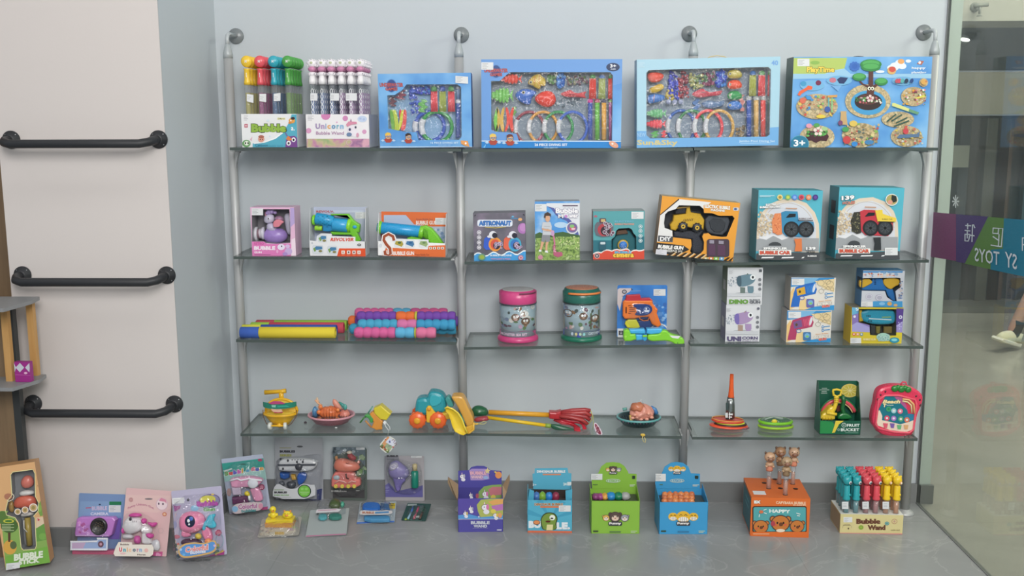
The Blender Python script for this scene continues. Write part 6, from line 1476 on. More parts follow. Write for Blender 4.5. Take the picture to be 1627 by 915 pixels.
# --- rimmed trays with net bags of sand toys
def basket(view, cx, by, hw, ry, rim_y, label, c1, c2, on, Y, toys):
    t = T('toy_basket', label, 'toy basket', M=spot(view, cx, by, on, Y), view=view); yc = .078
    mx = lambda x: _P(t, view).p(x, rim_y, y=yc)[0]; mz = lambda y: _P(t, view).p(cx, y, y=yc)[1]
    R = (mx(cx+hw)-mx(cx-hw))/2; sy = ry; zr = .030
    g = t.g('bowl', 'shallow bowl'); g.lathe([(R*.6,0),(R*.72, .002),(R*.93, zr-.006),(R, zr-.002),(R, zr+.002),(R*.93, zr+.003),(R*.85, zr-.004),(R*.6, .004),(0, .003)], 'p:'+c1, c=(0, yc, 0), n=40, sy=sy)
    g = t.g('rim', 'rounded rim'); g.tube([(R*.97*math.cos(2*PI*i/40), yc+R*.97*sy*math.sin(2*PI*i/40), zr) for i in range(40)], .0042, 'p:'+c2,8, True)
    g = t.g('net', 'dark net mesh over the bowl')
    for i in range(-7,8):
        x = R*.85*i/7.5; e_ = math.sqrt(max(0,1-(i/7.5)**2))*R*.8*sy
        g.tube([(x, yc-e_, zr-.006),(x, yc, zr-.001),(x, yc+e_, zr-.006)], .0007, 'p:4a5458', 4)
    for i in range(-4,5):
        y = R*.78*sy*i/4.5; e_ = math.sqrt(max(0,1-(i/4.5)**2))*R*.85
        g.tube([(-e_, yc+y, zr-.006),(0, yc+y, zr-.0005),(e_, yc+y, zr-.006)], .0007, 'p:4a5458', 4)
    return t, yc, R, zr
def lumpy(g, c, r, k, amp=.14, fr=3.2, nu=22, nv=14, seed=0):
    i0 = len(g.v); g.ell((0,0,0),(1,1,1), k, nu, nv)
    for i in range(i0, len(g.v)):
        v = Vector(g.v[i]); s_ = 1+amp*noise.noise(v*fr+Vector((seed, seed*2,0)))*2
        g.v[i] = (c[0]+v.x*r[0]*s_, c[1]+v.y*r[1]*s_, c[2]+v.z*r[2]*s_)
t, yc, R, zr = basket('C41', 1115,700,315, .85,600, 'pink rimmed toy basket with orange shell, duck-like toy and blue net', 'a8707c', 'd49aa4', (4,0),3.588,0)
m3 = lambda x, y, yy=yc: (_P(t, 'C41').p(x, y, y=yy)[0], yy, _P(t, 'C41').p(x, y, y=yy)[1])
g = t.g('crab_mould', 'orange crab sand mould'); c_ = m3(1140,480); lumpy(g, c_, (.040, .026, .026), 'p:e07c4c', .12,3.5)
for x, y, r_ in ((1020,400, .009),(1255,440, .008),(1000,470, .009),(1010,560, .009),(1070,595, .010),(1250,560, .009)): g.ell(m3(x, y, yc-.018),(r_, r_*.8, r_), 'p:e8864c', 10,7)
for i in range(5): g.tube([m3(1070+i*36,420, yc-.022), m3(1060+i*40,480, yc-.029), m3(1070+i*36,540, yc-.024)], .0012, 'p:c8683c', 5)
g = t.g('sand_mould', 'salmon pink shell mould'); lumpy(g, m3(1350,510, yc+.01),(.020, .018, .022), 'p:e08c7c', .15,4, seed=3); g.puff([(1180,300),(1215,285),(1260,330),(1300,390),(1320,440),(1250,420),(1190,370)], yc-.0, .02, 'p:e49c88')
g = t.g('net_ball', 'blue net bundle'); lumpy(g, m3(948,470, yc-.005),(.011, .012, .022), 'p:3f80b4', .1,5)
for i in range(6): g.tube([m3(915+i*12,410, yc-.018), m3(915+i*12,530, yc-.018)], .0006, 'p:8ab8d8', 4)
g = t.g('sand_rake', 'pale orange rake'); g.tube([m3(950,300), m3(985,345), m3(1040,380)], .004, 'p:e8b088', 8); g.tube([m3(970,270), m3(1000,350)], .003, 'p:ecc49c', 6)
g = t.g('small_scoop', 'teal scoop'); g.tube([m3(1270,330, yc+.01), m3(1320,370, yc+.01), m3(1360,410, yc+.01)],[.003, .007, .009], 'p:4a9c94', 8); g.ell(m3(1355,400, yc),(.008, .006, .012), 'p:5aa8a0', 10,7)
g = t.g('clasp', 'dark clasp'); g.ell(m3(815,610, yc-.01),(.006, .006, .005), 'p:4a4048', 10,6)
g = t.g('label_tie', 'white plastic tie'); q = g.p(1235,705, y=-.0); g.puff(ellp(q[0], .003, .005, .002,10),-.002, .006, 'p:e8ecec', view=False, sm=0)
t, yc, R, zr = basket('C44', 690,675,355, .85,520, 'teal rimmed round toy basket with a salmon pink sand mould', '2c4448', '68a8a8', (4,1),3.585,0)
m3 = lambda x, y, yy=yc: (_P(t, 'C44').p(x, y, y=yy)[0], yy, _P(t, 'C44').p(x, y, y=yy)[1])
g = t.g('sand_mould', 'salmon pink starfish mould'); lumpy(g, m3(705,370),(.044, .032, .033), 'p:e09a88', .16,2.6,28,18, seed=5)
for x, y in ((600,400),(640,440),(560,450),(700,480),(790,470),(870,440),(820,380)): g.ell(m3(x, y, yc-.028),(.008, .005, .006), 'p:e8a690', 8,6)
g = t.g('sand_mould', 'orange brown upper mould'); lumpy(g, m3(640,275, yc-.008),(.027, .022, .018), 'p:c87c5c', .14,4, seed=8)
g = t.g('sand_tool', 'small gold tool'); g.tube([m3(520,400, yc-.02), m3(530,480, yc-.026), m3(560,490, yc-.026)], .0045, 'p:c8a860', 8)
g = t.g('blue_scoop', 'blue translucent scoop'); g.tube([m3(860,260, yc+.01), m3(920,310, yc+.01), m3(945,380, yc+.01)],[.004, .008, .009], 'p:5088c0', 8)
g = t.g('teal_scoop', 'teal scoop'); g.tube([m3(400,310, yc+.01), m3(470,300, yc+.01)], .006, 'p:6aa8a0', 8)
g = t.g('net_neck', 'clear net tied at the top'); g.tube([m3(720,240, yc), m3(700,170, yc)],[.008, .002], 'tube', 8); g.ell(m3(696,160, yc),(.002, .002, .003), 'p:e8ecec', 8,5)
g = t.g('rim_studs', 'pale and dark rim pattern')
for i in range(44):
    a = 2*PI*i/44; g.ell((R*.99*math.cos(a), yc+R*.99*.85*math.sin(a), zr-.006),(.0017, .0017, .0026), 'p:8a5a78' if i % 2 else 'p:38686c', 6,4)
g = t.g('label_tie', 'yellow tie hanging over the edge'); q = m3(720,700,-.002)
g.puff([(680,700),(760,698),(768,745),(700,748)],-.061, .004, 'p:d8b44c', sm=1); g.vt([(725,745),(715,770),(735,825),(765,845),(772,810),(750,760)], .0011, 'p:e0cc7c', y=-.063)
# --- folded sand toy in a net with dangling card tag
t = T('sand_toy_set', 'small orange, green and yellow sand toy truck tied with a white tie', 'sand toy', M=spot('C42', 220,600,(4,0),3.558), view='C42')
g = t.g('tipper', 'yellow tipper'); g.pp([(165,345),(245,310),(360,408),(310,478),(240,470),(170,400)], .0, .04, 'p:d8c838', .004)
g = t.g('cab', 'orange cab'); g.pp([(125,400),(160,380),(210,430),(270,490),(250,580),(195,590),(140,560),(165,500),(120,440)], .004, .036, 'p:dc9440', .004)
g = t.g('grille', 'green frame'); g.pp([(60,430),(80,415),(130,420),(165,465),(150,510),(125,500),(110,460),(85,445)], .002, .03, 'p:4c9c50', .003); g.vt([(15,505),(55,450),(80,440)], .003, 'p:4c8c48', y=.012)
g = t.g('windshield', 'teal clear net corner'); g.vt([(155,320),(105,395)], .0025, 'p:5a9c88', y=.012); g.vt([(75,480),(110,520),(140,555)], .0035, 'p:c88c50', y=.012)
g = t.g('wheel', 'orange wheel'); a_ = g.p(240,570, y=.0); g.lathe([(.006,0),(.007, .002),(.007, .006)], 'p:e09c3c', c=(a_[0], .012, .0075), axis=(0,-1,0), n=14)
g = t.g('tie', 'white plastic tie'); g.pp([(268,500),(290,485),(312,500),(290,528)],-.006,-.002, 'p:eceff0', .0008); g.vt([(292,515),(300,545),(335,590),(350,580),(345,550),(318,515),(305,505)], .0011, 'p:e6eaea', y=-.004)
q = _P(t, 'C42')
tg = T('hang_tag', 'square printed card tag with rounded corners hanging below the left lowest shelf', 'tag', M=Matrix.Translation(tuple(at(*px('C42', 325,855), YS-.006))), view='C42', single=True)
g = tg.g(); g.pp(smoothp([(212,770),(325,640),(435,705),(330,862)],1),0, .0006, 'dfe0d8', 0); g.yp = -.0001
g.poly(smoothp([(232,768),(325,655),(420,710),(328,845)],1), '9cae8c', clamp=False); g.poly([(262,735),(325,655),(350,672),(290,770)], 'd89c6c', clamp=False); g.poly([(300,720),(345,668),(418,712),(380,770)], 'd8dce8', clamp=False); g.poly([(232,768),(262,745),(345,815),(328,845)], '6a7c4c', clamp=False)
g.t('6', 336,698,358,728, '3c4c98', .05); g.specks(250,760,340,825,14,['c86c4c', '4a5c3c', 'e0d8b0'],6,14,71); g.ln([(330,765),(365,755)],6, '6a6a70'); 
for pts in ([(370,700),(390,690),(402,705),(390,725)],[(395,740),(420,725),(425,745),(405,760)]): g.ln(pts, 7, '8a6a78')
for x, y, r_ in ((300,690,8),(385,775,9),(295,800,10)): g.poly(ellp(x, y, r_, r_, 10), 'c8504c', clamp=False)
tg.root = None
t2 = T('tag_string', 'thin white string holding the card tag below the shelf', 'string', M=Matrix.Translation((0,0,0)), view='C42', single=True)
g = t2.g(); a_ = at(*px('C42', 325,650), YS-.006); b_ = at(*px('C42', 335,588), YS-.005)
g.tube([tuple(a_), tuple((a_+b_)/2), tuple(b_),(b_.x, YS+.03, surf((4,0), b_.x)+.0025)], .0006, 'p:c8ccc8', 5)
# --- tractor with scoop, straddling the joint
t = T('toy_tractor', 'teal toy loader with orange wheels and yellow scoop', 'toy tractor', M=spot('C42', 770,612,(4,0),3.57), view='C42')
te = 'p:2f98a4'
g = t.g('body', 'teal body'); g.pp([(622,415),(635,270),(660,240),(720,228),(760,235),(780,170),(830,160),(920,180),(960,230),(985,300),(960,400),(880,408),(840,400),(760,430)], .018, .085, te, .012,1)
g = t.g('window', 'teal window recess', parent=g); g.pp([(790,210),(850,190),(920,215),(930,280),(840,330),(790,300)], .015, .02, 'p:3cacb8', .002,1)
g = t.g('chassis', 'yellow chassis'); g.pp([(750,350),(770,320),(800,320),(830,360),(860,405),(1010,392),(1040,420),(1030,470),(960,470),(780,510),(755,500)], .008, .09, 'p:e8bc38', .005); q = g.p(785,355, y=.006); g.lathe([(.007,0),(.006, .003)], 'p:e89c30', c=(q[0], .007, q[1]), axis=(0,-1,0), n=16)
for x, nm in ((658, 'rear'),(888, 'front')):
    for yy in (.0, .082):
        g = t.g('wheel', 'orange ribbed wheel'); q = g.p(x, 515, y=.012)
        zc_ = .0318; g.lathe([(.012,0),(.0125, .002),(.026, .001),(.0305, .006),(.0305, .018),(.026, .024)], 'p:ec6a34', c=(q[0], yy+.024, zc_), axis=(0,-1,0), n=28); g.lathe([(.0125, .018),(.012, .026),(.008, .028)], 'p:e8a830', c=(q[0], yy+.024, zc_), axis=(0,-1,0), n=18)
        for i in range(12): a_ = i*PI/6; g.box(q[0]+.0295*math.cos(a_)-.0028, q[0]+.0295*math.cos(a_)+.0028, yy+.006, yy+.018, zc_+.0295*math.sin(a_)-.0026, zc_+.0295*math.sin(a_)+.0026, 'p:f07840')
g = t.g('arm', 'orange yellow loader arm'); g.pp([(1030,225),(1060,208),(1150,210),(1180,240),(1230,350),(1290,480),(1270,560),(1215,560),(1190,520),(1150,420),(1090,300)],-.01, .05, 'p:dca850', .006,1)
g = t.g('hinge', 'teal arm hinge'); g.pp([(960,235),(1010,205),(1060,300),(1060,330),(1010,330),(985,300)], .01, .05, 'p:4c9c98', .004,1); g.pp([(1130,390),(1190,490),(1175,530),(1140,470)],-.006, .03, 'p:4c9c90', .003)
g = t.g('scoop', 'yellow scoop bucket')
V = []; rows = 14; outer = [(962,345),(990,328),(1050,350),(1110,395),(1150,460),(1180,540),(1215,620)]; inner = [(975,372),(1005,400),(1030,470),(1050,540),(1080,600),(1130,628),(1175,640)]
for (a0_, b0_) in zip(outer, inner):
    for k_ in range(7):
        f_ = k_/6; x = a0_[0]+(b0_[0]-a0_[0])*f_; y = a0_[1]+(b0_[1]-a0_[1])*f_; yy = -.050-.012*(1-math.sin(PI*f_)) ; q = g.p(x, y, y=yy); V.append((q[0], yy, q[1]))
Fc = [[i*7+j, i*7+j+1,(i+1)*7+j+1,(i+1)*7+j] for i in range(6) for j in range(6)]
g.add(V, Fc, 'p:ecd040', True); g.vt(outer, .0032, 'p:f0d850', y=-.063); g.vt(outer[-1:]+[(1240,615),(1285,580),(1285,500)], .004, 'p:e0b040', y=-.055); g.vt(inner, .0022, 'p:e8c838', y=-.062)
g.pp([(1180,560),(1285,520),(1285,575),(1215,630),(1180,610)],-.055,-.043, 'p:d8a838', .004)
g = t.g('tow_cord', 'pale yellow cord'); g.vt([(1285,520),(1340,515),(1400,520),(1430,500),(1400,485),(1350,515)], .0012, 'p:d8cc84', y=-.045); g.vt([(1280,520),(1335,517)], .0035, 'p:d8b448', y=-.045)
# --- rakes / claws
def hand_tool(label, gy, x0, x1, y0, y1, head, headc, hook, hookc, Y, zz):
    pass
t = T('beach_shovel', 'long yellow handled beach tool with dark green shovel ends, lower one', 'beach tool', M=spot('C43', 560,480,(4,1),3.60), view='C43')
g = t.g('handle', 'yellow handle'); g.vt([(255,320),(960,415)], .0068, 'p:e4bc24', dy=[.008,-.012], n=12)
g = t.g('shovel_blade', 'dark green blade'); g.puff([(990,395),(1060,395),(1200,430),(1290,460),(1250,485),(1150,490),(1060,470),(1000,440)],-.012, .02, 'p:2c5c44'); g.vt([(935,412),(1000,420)], .0085, 'p:8ca848', y=-.012)
g = t.g('grip', 'dark red grip end'); g.puff([(95,330),(180,305),(260,300),(275,330),(270,352),(180,365),(105,372)], .006, .03, 'p:a4444c')
t = T('beach_rake', 'yellow handled beach tool with red finger claw, upper one', 'beach tool', M=spot('C43', 560,400,(4,1),3.66), view='C43')
g = t.g('handle', 'yellow handle'); g.vt([(268,258),(985,290)], .0095, 'p:e8a834', y=.0, n=12)
g = t.g('grip', 'dark green round grip'); g.puff([(60,240),(90,190),(150,175),(210,190),(262,225),(268,290),(190,300),(100,305),(75,290)], .0, .05, 'p:2c6444')
g = t.g('claw_socket', 'red claw socket'); g.pp([(980,262),(1060,265),(1120,250),(1120,350),(1030,345),(980,335)],-.02, .02, 'p:b83038', .005)
fg = [[(1100,260),(1250,235),(1400,228),(1465,240)],[(1100,275),(1260,270),(1400,260),(1470,300)],[(1100,290),(1250,290),(1400,310),(1460,350)],[(1100,305),(1240,320),(1370,350),(1430,400)],[(1080,320),(1200,355),(1330,370),(1385,420),(1400,470)],[(1050,335),(1150,375),(1270,410),(1320,460),(1325,495)],[(1040,340),(1130,395),(1230,425),(1290,450),(1300,490)]]
for i, f_ in enumerate(fg):
    g = t.g('claw_finger', 'red curved finger'); g.vt(f_, .0078 if i < 4 else .0078,('p:a83c40', 'p:b04040', 'p:9c3438', 'p:a83c3c', 'p:c02c3c', 'p:c82c3c', 'p:b42c38')[i], y=-.01, dy=[.01+min(0,3.53+.26*(530-q_[1])/245-3.66)*(k_/(len(f_)-1)) for k_, q_ in enumerate(f_)] if i > 3 else [(.012-.006*i) for _ in f_])
g = t.g('hang_cord', 'pale yellow cord'); g.vt([(1470,240),(1490,300),(1480,350),(1440,400)], .0014, 'p:c8bc5c', y=-.01); g.vt([(1500,300),(1500,400),(1490,480),(1500,500)], .001, 'p:a8b060', y=-.06)
tg = T('hang_tag', 'small oval red and white tag lying at the claw', 'tag', M=spot('C43', 1560,530,(4,1),3.545), view='C43', single=True)
g = tg.g(); g.pp(smoothp([(1505,390),(1530,378),(1570,430),(1608,500),(1600,535),(1570,540),(1530,500),(1510,440)],1),0, .001, 'e8d8e4', 0); g.yp = -.0001; g.poly(smoothp([(1512,400),(1528,388),(1560,435),(1596,505),(1575,525),(1535,480)],1), '8a3c50', clamp=False); g.specks(1525,420,1575,500,12,['c8a8b0', '6a2838'],5,9,73)
# --- orange cone on orange plates
t = T('toy_disc_set', 'orange, red and yellow frisbee rings stacked under the orange cone', 'frisbee set', M=spot('C45', 430,745,(4,2),3.60), view='C45'); yc = .055
mx = lambda x: _P(t, 'C45').p(x, 650, y=yc)[0]
def disc(t, cx, hw, z, k, sy=.62, th=.004, tilt=0, nm='frisbee', solid=True, dy=0):
    g = t.g(nm); x = mx(cx); R = (mx(cx+hw)-mx(cx-hw))/2
    g.X = Matrix.Translation((x, yc+dy, z)) @ Matrix.Rotation(math.radians(tilt),4, 'Y')
    if solid: g.lathe([(R*.9,-th),(R, -th*.4),(R, th*.3),(R*.93, th),(R*.6, th*1.3),(0, th*1.4)], k, n=36, sy=sy)
    else: g.tube([(R*.94*math.cos(2*PI*i/36), R*.94*sy*math.sin(2*PI*i/36),0) for i in range(36)], th, k, 8, True)
    g.X = None; return g, x, R
disc(t, 440,235, .0048, 'p:e85a3c', tilt=2); disc(t, 460,200, .0115, 'p:40302c', tilt=1); disc(t, 455,180, .0165, 'p:d8e048', tilt=2); disc(t, 425,200, .024, 'p:d84c38', tilt=3); disc(t, 425,200, .030, 'p:e0a050', solid=False, th=.0018, tilt=3)
g = t.g('card_label', 'dark printed card edge'); g.puff([(560,700),(690,672),(695,690),(640,712)], .02, .004, 'p:6a3448')
z0 = .034
t = T('toy_cone', 'tall orange cone rocket with silver and black printed lower half', 'toy cone', M=spot('C45', 450,745,(4,2),3.655) @ Matrix.Translation((0,0, z0)), view='C45')
mz = lambda y: _P(t, 'C45').p(450, y, y=0)[1]; rr = lambda a, b: (_P(t, 'C45').p(b, 400, y=0)[0]-_P(t, 'C45').p(a, 400, y=0)[0])/2
zA, zB, zC = mz(580), mz(310), mz(60)
g = t.g('cone', 'orange foam cone'); g.lathe([(rr(422,500), zB-.002),(rr(426,497), zB+.004),(rr(440,492), mz(180)),(rr(447,490), zC+.008),(.003, zC)], 'f:f0642c', c=(rr(0,8),0,0), n=22)
g = t.g('printed_sleeve', 'silver and black printed sleeve'); g.lathe([(rr(390,505), max(0, zA-.006)),(rr(398,502), mz(400)),(rr(420,500), zB)], 'k:8a8f90', n=22)
g.yp = -rr(390,505)*.98; 
for x0, y0, x1, y1, k in ((405,380,440,470, '3c4c4c'),(400,500,430,560, 'd8dcdc'),(440,510,490,530, 'e4e6e6'),(440,545,480,560, 'e4e6e6'),(450,400,480,490, '6a7474'),(435,335,480,352, 'd8dadc'),(405,565,450,578, '2c3434'),(460,570,495,580, '2c3434'),(445,495,455,575, 'e4e6e6')): g.poly([(x0, y0),(x1, y0),(x1, y1),(x0, y1)], k, clamp=False)
# --- green rings
t = T('toy_ring_set', 'lime green nested rings with dark green dish and yellow clip', 'frisbee set', M=spot('C45', 1010,745,(4,2),3.60), view='C45')
disc(t, 1010,215, .005, 'p:9cc834', solid=False, th=.0052, nm='ring'); disc(t, 1005,205, .022, 'p:7cc42c', solid=False, th=.006, nm='ring'); 
g = t.g('dish', 'dark green dish'); x = mx(1005); R = (mx(1205)-mx(805))/2; g.lathe([(R*.55, .014),(R*.9, .024),(R*.93, .027),(R*.88, .027),(R*.5, .018),(0, .018)], 'p:2c7040', c=(x, yc, 0), n=36, sy=.62)
g = t.g('clip', 'yellow clip'); g.puff(ellp(995,605,36,26,14), .022, .010, 'p:e0cc3c', sm=0)
g = t.g('clear_wrap', 'crinkled clear wrap'); g.lathe([(R*.95, .012),(R*.9, .03),(R*.5, .037),(0, .038)], 'crinkle', c=(x, yc, 0), n=30, sy=.62)
g = t.g('inner_post', 'white inner edge'); g.tube([(x-R*.6, yc+.012, .026),(x, yc+.03, .03),(x+R*.5, yc+.016, .028)], .002, 'p:c8dcc8', 6)
# --- fruit bucket box
t = pose('toy_box', 'dark green open box with yellow sand toys lettered FRUIT BUCKET', 'toy box', 'C46', (245,755),(738,762),(210,162),(4,2), .075, Y=3.565)
g = t.g('carton'); w, h, d = t.w/2, t.h, t.d; gr = '1f5c48'; fz = g.p(400,595, y=0)[1]; e = .0012
g.box(-w, w, d-e, d, 0, h, gr); g.box(-w, w, 0, d, 0, e, gr); g.box(-w, w, 0, e, 0, fz, '1c5a46')
for sx in (-1,1):
    x0, x1 = sorted((sx*w, sx*(w-e))); q = [(0,0),(0, fz),(d*.7, h),(d, h),(d, 0)]; V = [(x, y, z) for x in (x0, x1) for y, z in q]
    g.add(V, [[0,1,2,3,4],[9,8,7,6,5]]+[[i, i+5,(i+1) % 5+5,(i+1) % 5] for i in range(5)], gr)
g.poly([(245,598),(400,610),(435,655),(400,750),(248,750)], '2c8a4c'); g.poly([(440,598),(540,598),(480,640),(430,740),(395,745),(425,660)], 'e0c848'); g.e(540,650,27,27, 'dfe8e4'); g.e(540,650,22,22, '1c5a46'); g.e(540,650,6,8, 'dfe8e4')
g.t('FRUIT', 575,635,730,670, 'e4ece8', .03); g.t('BUCKET', 502,688,725,724, 'e4ece8', .03); g.ln([(555,742),(715,744)],3, 'a8c8bc'); g.e(475,705,14,14, 'c8d8d0'); g.e(475,705,10,10, '1c5a46')
g.yp = d-e; g.lay = 0
g.e(612,232,108,82, 'd8c46c', n=28); g.e(612,232,92,68, 'c8b84c', n=28)
for a_ in range(10): g.ln([(612,232),(612+88*math.cos(a_*.628),232+66*math.sin(a_*.628))],5, 'e4dca8')
for y, x0, x1 in ((203,272,335),(222,240,362),(243,268,330),(262,262,335)): g.ln([(x0, y),(x1, y)],6, 'c8d8d0')
g.e(232,640,20,60, 'c88c50', a=.0); g.poly([(190,610),(240,620),(240,745),(190,745)], 'd8a848')
b = t.g('toy_bucket', 'watermelon bucket rim with red, white and green arcs')
for r_, k, th in ((205, 'd8505c', .0075),(178, 'e8dca0', .0025),(230, '2c7a48', .003)): b.vt([(472+r_*math.cos(a)*1.02,560-r_*1.02*math.sin(a)) for a in [.35+2.45*i/20 for i in range(21)]], th, 'p:'+k, y=.052)
b = t.g('sand_shovel', 'yellow shovel with heart hole'); y_ = 'p:e8c83c'
b.vt([(410,225),(455,218),(508,232),(500,285),(455,305),(415,285),(408,240)], .0042, y_, y=.02, closed=True); b.vt([(450,300),(445,380),(425,440),(400,500)], .0078, y_, y=.022)
for yy in (320,345,370): b.vt([(420, yy),(480, yy+2)], .003, 'p:d8b430', y=.016)
b = t.g('sand_mould', 'yellow ribbed sand mould'); b.pp([(250,590),(270,530),(330,490),(380,430),(430,430),(440,560),(430,595)], .012, .05, y_, .006,1); b.vt([(330,498),(450,520)], .006, y_, y=.008)
for i in range(4): b.vt([(290+i*32,540),(280+i*38,590)], .0022, 'p:d4b22c', y=.012)
b = t.g('sand_rake', 'dark green rake'); b.vt([(520,290),(540,360),(520,440),(540,520),(600,570)], .008, 'p:1c6434', y=.03); b.pp([(470,540),(540,500),(620,530),(650,580),(470,590)], .02, .045, 'p:207038', .005,1)
b = t.g('card_insert', 'brown insert'); b.pp([(445,420),(500,410),(515,470),(455,490)], .04, .045, '5c3028', 0)
# --- strawberry case
t = pose('toy_case', 'red strawberry-shaped beach toy case with green leaves and printed card', 'toy case', 'C46', (925,800),(1400,810),(930,190),(4,2), .05, Y=3.548, lean=2)
rd = 'p:dc3c5c'
g = t.g('shell', 'red rounded shell'); g.pp([(940,260),(990,200),(1100,170),(1250,165),(1380,195),(1480,260),(1510,320),(1490,420),(1440,520),(1420,640),(1380,750),(1300,795),(1150,800),(1000,770),(930,700),(880,620),(900,470),(925,400)], .0, .048, rd, .010,2)
b = t.g('front_opening', 'lighter red frame around the card', parent=g); b.vt([(965,340),(1040,290),(1200,290),(1400,340),(1420,400),(1400,560),(1385,700),(1330,745),(1150,735),(960,690),(925,640),(945,480)], .004, 'p:e85c70', y=-.002, closed=True)
b = t.g('printed_card', 'teal printed card', parent=g); b.yp = -.001; P2 = dict(clamp=False)
b.poly([(1040,300),(1240,300),(1290,400),(1320,520),(1400,570),(1390,700),(1290,735),(1100,710),(950,650),(935,600),(960,460)], '1f7484', **P2); b.poly([(945,480),(975,470),(1005,540),(1000,590),(1100,610),(1220,640),(1300,620),(1400,575),(1385,700),(1290,735),(1100,710),(950,655),(935,600)], 'e8d4c0', **P2)
b.poly([(1150,310),(1240,300),(1290,400),(1310,470),(1240,400)], 'b05a8c', **P2); b.poly([(1270,540),(1330,510),(1410,520),(1405,580),(1330,612),(1280,590)], '2f7c9c', **P2)
b.t('Beach', 1005,342,1215,388, 'ecd8a0', .05, slant=20, out='2a3a50'); b.t('T', 1010,392,1048,432, 'ecd8a0', .05, slant=8); b.t('toys', 1055,402,1140,418, 'd8e0d0', .02)
for x, y, k in ((1060,565, 'd8506c'),(1142,568, 'a878c0'),(1228,575, '5ca878'),(1302,585, 'd8785c'),(1080,455, '3f9c6c'),(1142,475, '9cc8d0'),(1220,480, 'e07c94')): b.poly(ellp(x, y, 32,32,14), k, **P2); b.poly(ellp(x, y, 14,14,10), 'e8e0e0' if k != '3f9c6c' else '2c8058', **P2)
for x, k in ((1042, 'd85c70'),(1124, '7c5ca8'),(1208, '6cb07c'),(1290, 'd8a878')): b.poly([(x-30,625 if x < 1150 else 645),(x+30,628 if x < 1150 else 648),(x+18,685 if x < 1150 else 700),(x-18,680 if x < 1150 else 698)], k, **P2)
b = t.g('rainbow_handle', 'yellow and cream arch in the opening', parent=g); b.vt([(1250,335),(1330,345),(1385,400),(1395,510)], .0038, 'p:e8b87c', y=-.003); b.vt([(1250,360),(1310,370),(1355,410),(1362,500)], .003, 'p:e8dca8', y=-.003)
b = t.g('leaf_crown', 'green leaves', parent=g)
for x, y, r_ in ((1160,210, .0105),(1240,215, .0115),(1320,222, .0100),(1200,195, .008),(1285,200, .008)): q = b.p(x, y, y=-.004); b.ell((q[0],-.002, q[1]),(r_*1.25, .008, r_*1.15), 'p:2c8038', 12,8)
b = t.g('loop', 'red hanging loop', parent=g); b.vt([(1235,150),(1250,128),(1290,130),(1298,160),(1270,180),(1240,172)], .003, 'p:d84058', y=.01, closed=True)
b = t.g('seed', 'dark seeds', parent=g)
for x, y in ((1043,245),(985,285),(955,340),(1415,300),(1460,345),(1465,410)): q = b.p(x, y, y=0); b.ell((q[0], .001, q[1]),(.0045, .0022, .0052), 'p:5c2430', 8,5)
b = t.g('back_shell', 'clear red back shell', parent=g); b.pp([(890,600),(1420,640),(1380,770),(1300,808),(1150,812),(960,770)], .02, .05, 'p:c83450', .006,1)

# ================================================================== ON THE FLOOR: packs leaning on the column and wall
def card(t, k, th=.0012, y=.0, rad=.004):
    g = t.g('backing_card'); g.prism(rrect(-t.w/2,0, t.w/2, t.h, rad), y+.0003, y+th, k); g.yp = y; return g
def blister(t, pts, y, th, k='blister', name='blister'):
    g = t.g(name, 'clear plastic blister'); g.puff(pts, y, th, k, half=True); return g
# --- bubble stick box
t = pose('toy_box', 'tall orange and green window box with a bubble stick, at the far left', 'toy box', 'F3', (45,885),(375,828),(0,118), 'F', .06, yaw=14, lean=6)
hole = [(80,160),(95,140),(245,120),(262,150),(265,320),(290,370),(285,430),(250,470),(262,480),(272,690),(262,715),(175,722),(158,700),(140,520),(115,480),(50,460),(42,430),(60,350),(90,310)]
g = carton(t, 'c89a6c', 'dcae7c', hole, hy=.045, trayk='8c8e90')
g.poly([(0,430),(60,430),(45,460),(110,478),(145,560),(160,720),(270,712),(268,560),(350,520),(376,828),(45,885),(20,600)], '8aae5c', step=.4); g.poly([(270,480),(350,470),(352,540),(268,560)], 'dfc8ac'); g.poly([(290,380),(345,345),(350,460),(300,470),(288,440)], '7ca050'); g.poly([(270,560),(352,520),(372,640),(272,660)], '6c9c4c'); g.poly([(40,770),(375,690),(376,828),(45,885)], '7ab04c')
for x, y, rx, ry, k in ((70,540,65,55, '4c6c38'),(20,480,40,50, '5c7c40'),(75,700,50,55, 'd8a850'),(100,685,25,30, '5c6c48'),(320,620,30,25, '7cac54'),(295,410,15,30, '8cb058')): g.e(x, y, rx, ry, k)
g.poly([(60,590),(80,590),(78,660),(62,660)], '5a4030'); g.e(65,505,40,16, 'c8c84c'); g.e(65,505,28,9, '4c7c3c'); g.ln([(50,340),(66,358),(95,345),(105,320),(95,300)],5, 'f0e4d0'); g.e(62,322,30,24, 'b07860'); g.lines(15,525,110,580,5, 'c8d8a8', 4)
L = hole+hole[:1]; g.ln(L, 5, 'e8e4a8'); 
for x, y, r_ in ((133,435,24),(188,422,26),(250,404,32)): g.e(x, y, r_, r_, 'ece4dc'); g.e(x, y, r_*.78, r_*.78, 'c8a878'); g.e(x, y, r_*.4, r_*.4, '9c8c54')
g.t('BUBBLE', 105,738,322,790, 'e4ecd8', .06, rot=-26); g.t('STICK', 140,785,298,822, 'e4ecd8', .06, rot=-20); g.tag(48,820,152,880,-10); g.e(290,240,10,8, 'a87850'); g.poly([(280,480),(300,495),(285,505)], 'c84c5c')
g = t.g('bubble_stick', 'pink animal topped bubble stick'); g.puff([(150,210),(190,160),(240,170),(258,220),(235,255),(170,262)], .03, .03, 'p:dc7c6c'); g.puff([(105,340),(180,310),(262,320),(280,370),(260,400),(140,410),(100,400)], .03, .03, 'p:d86c54'); g.puff([(60,370),(100,345),(110,440),(70,440)], .035, .02, 'p:b08c50')
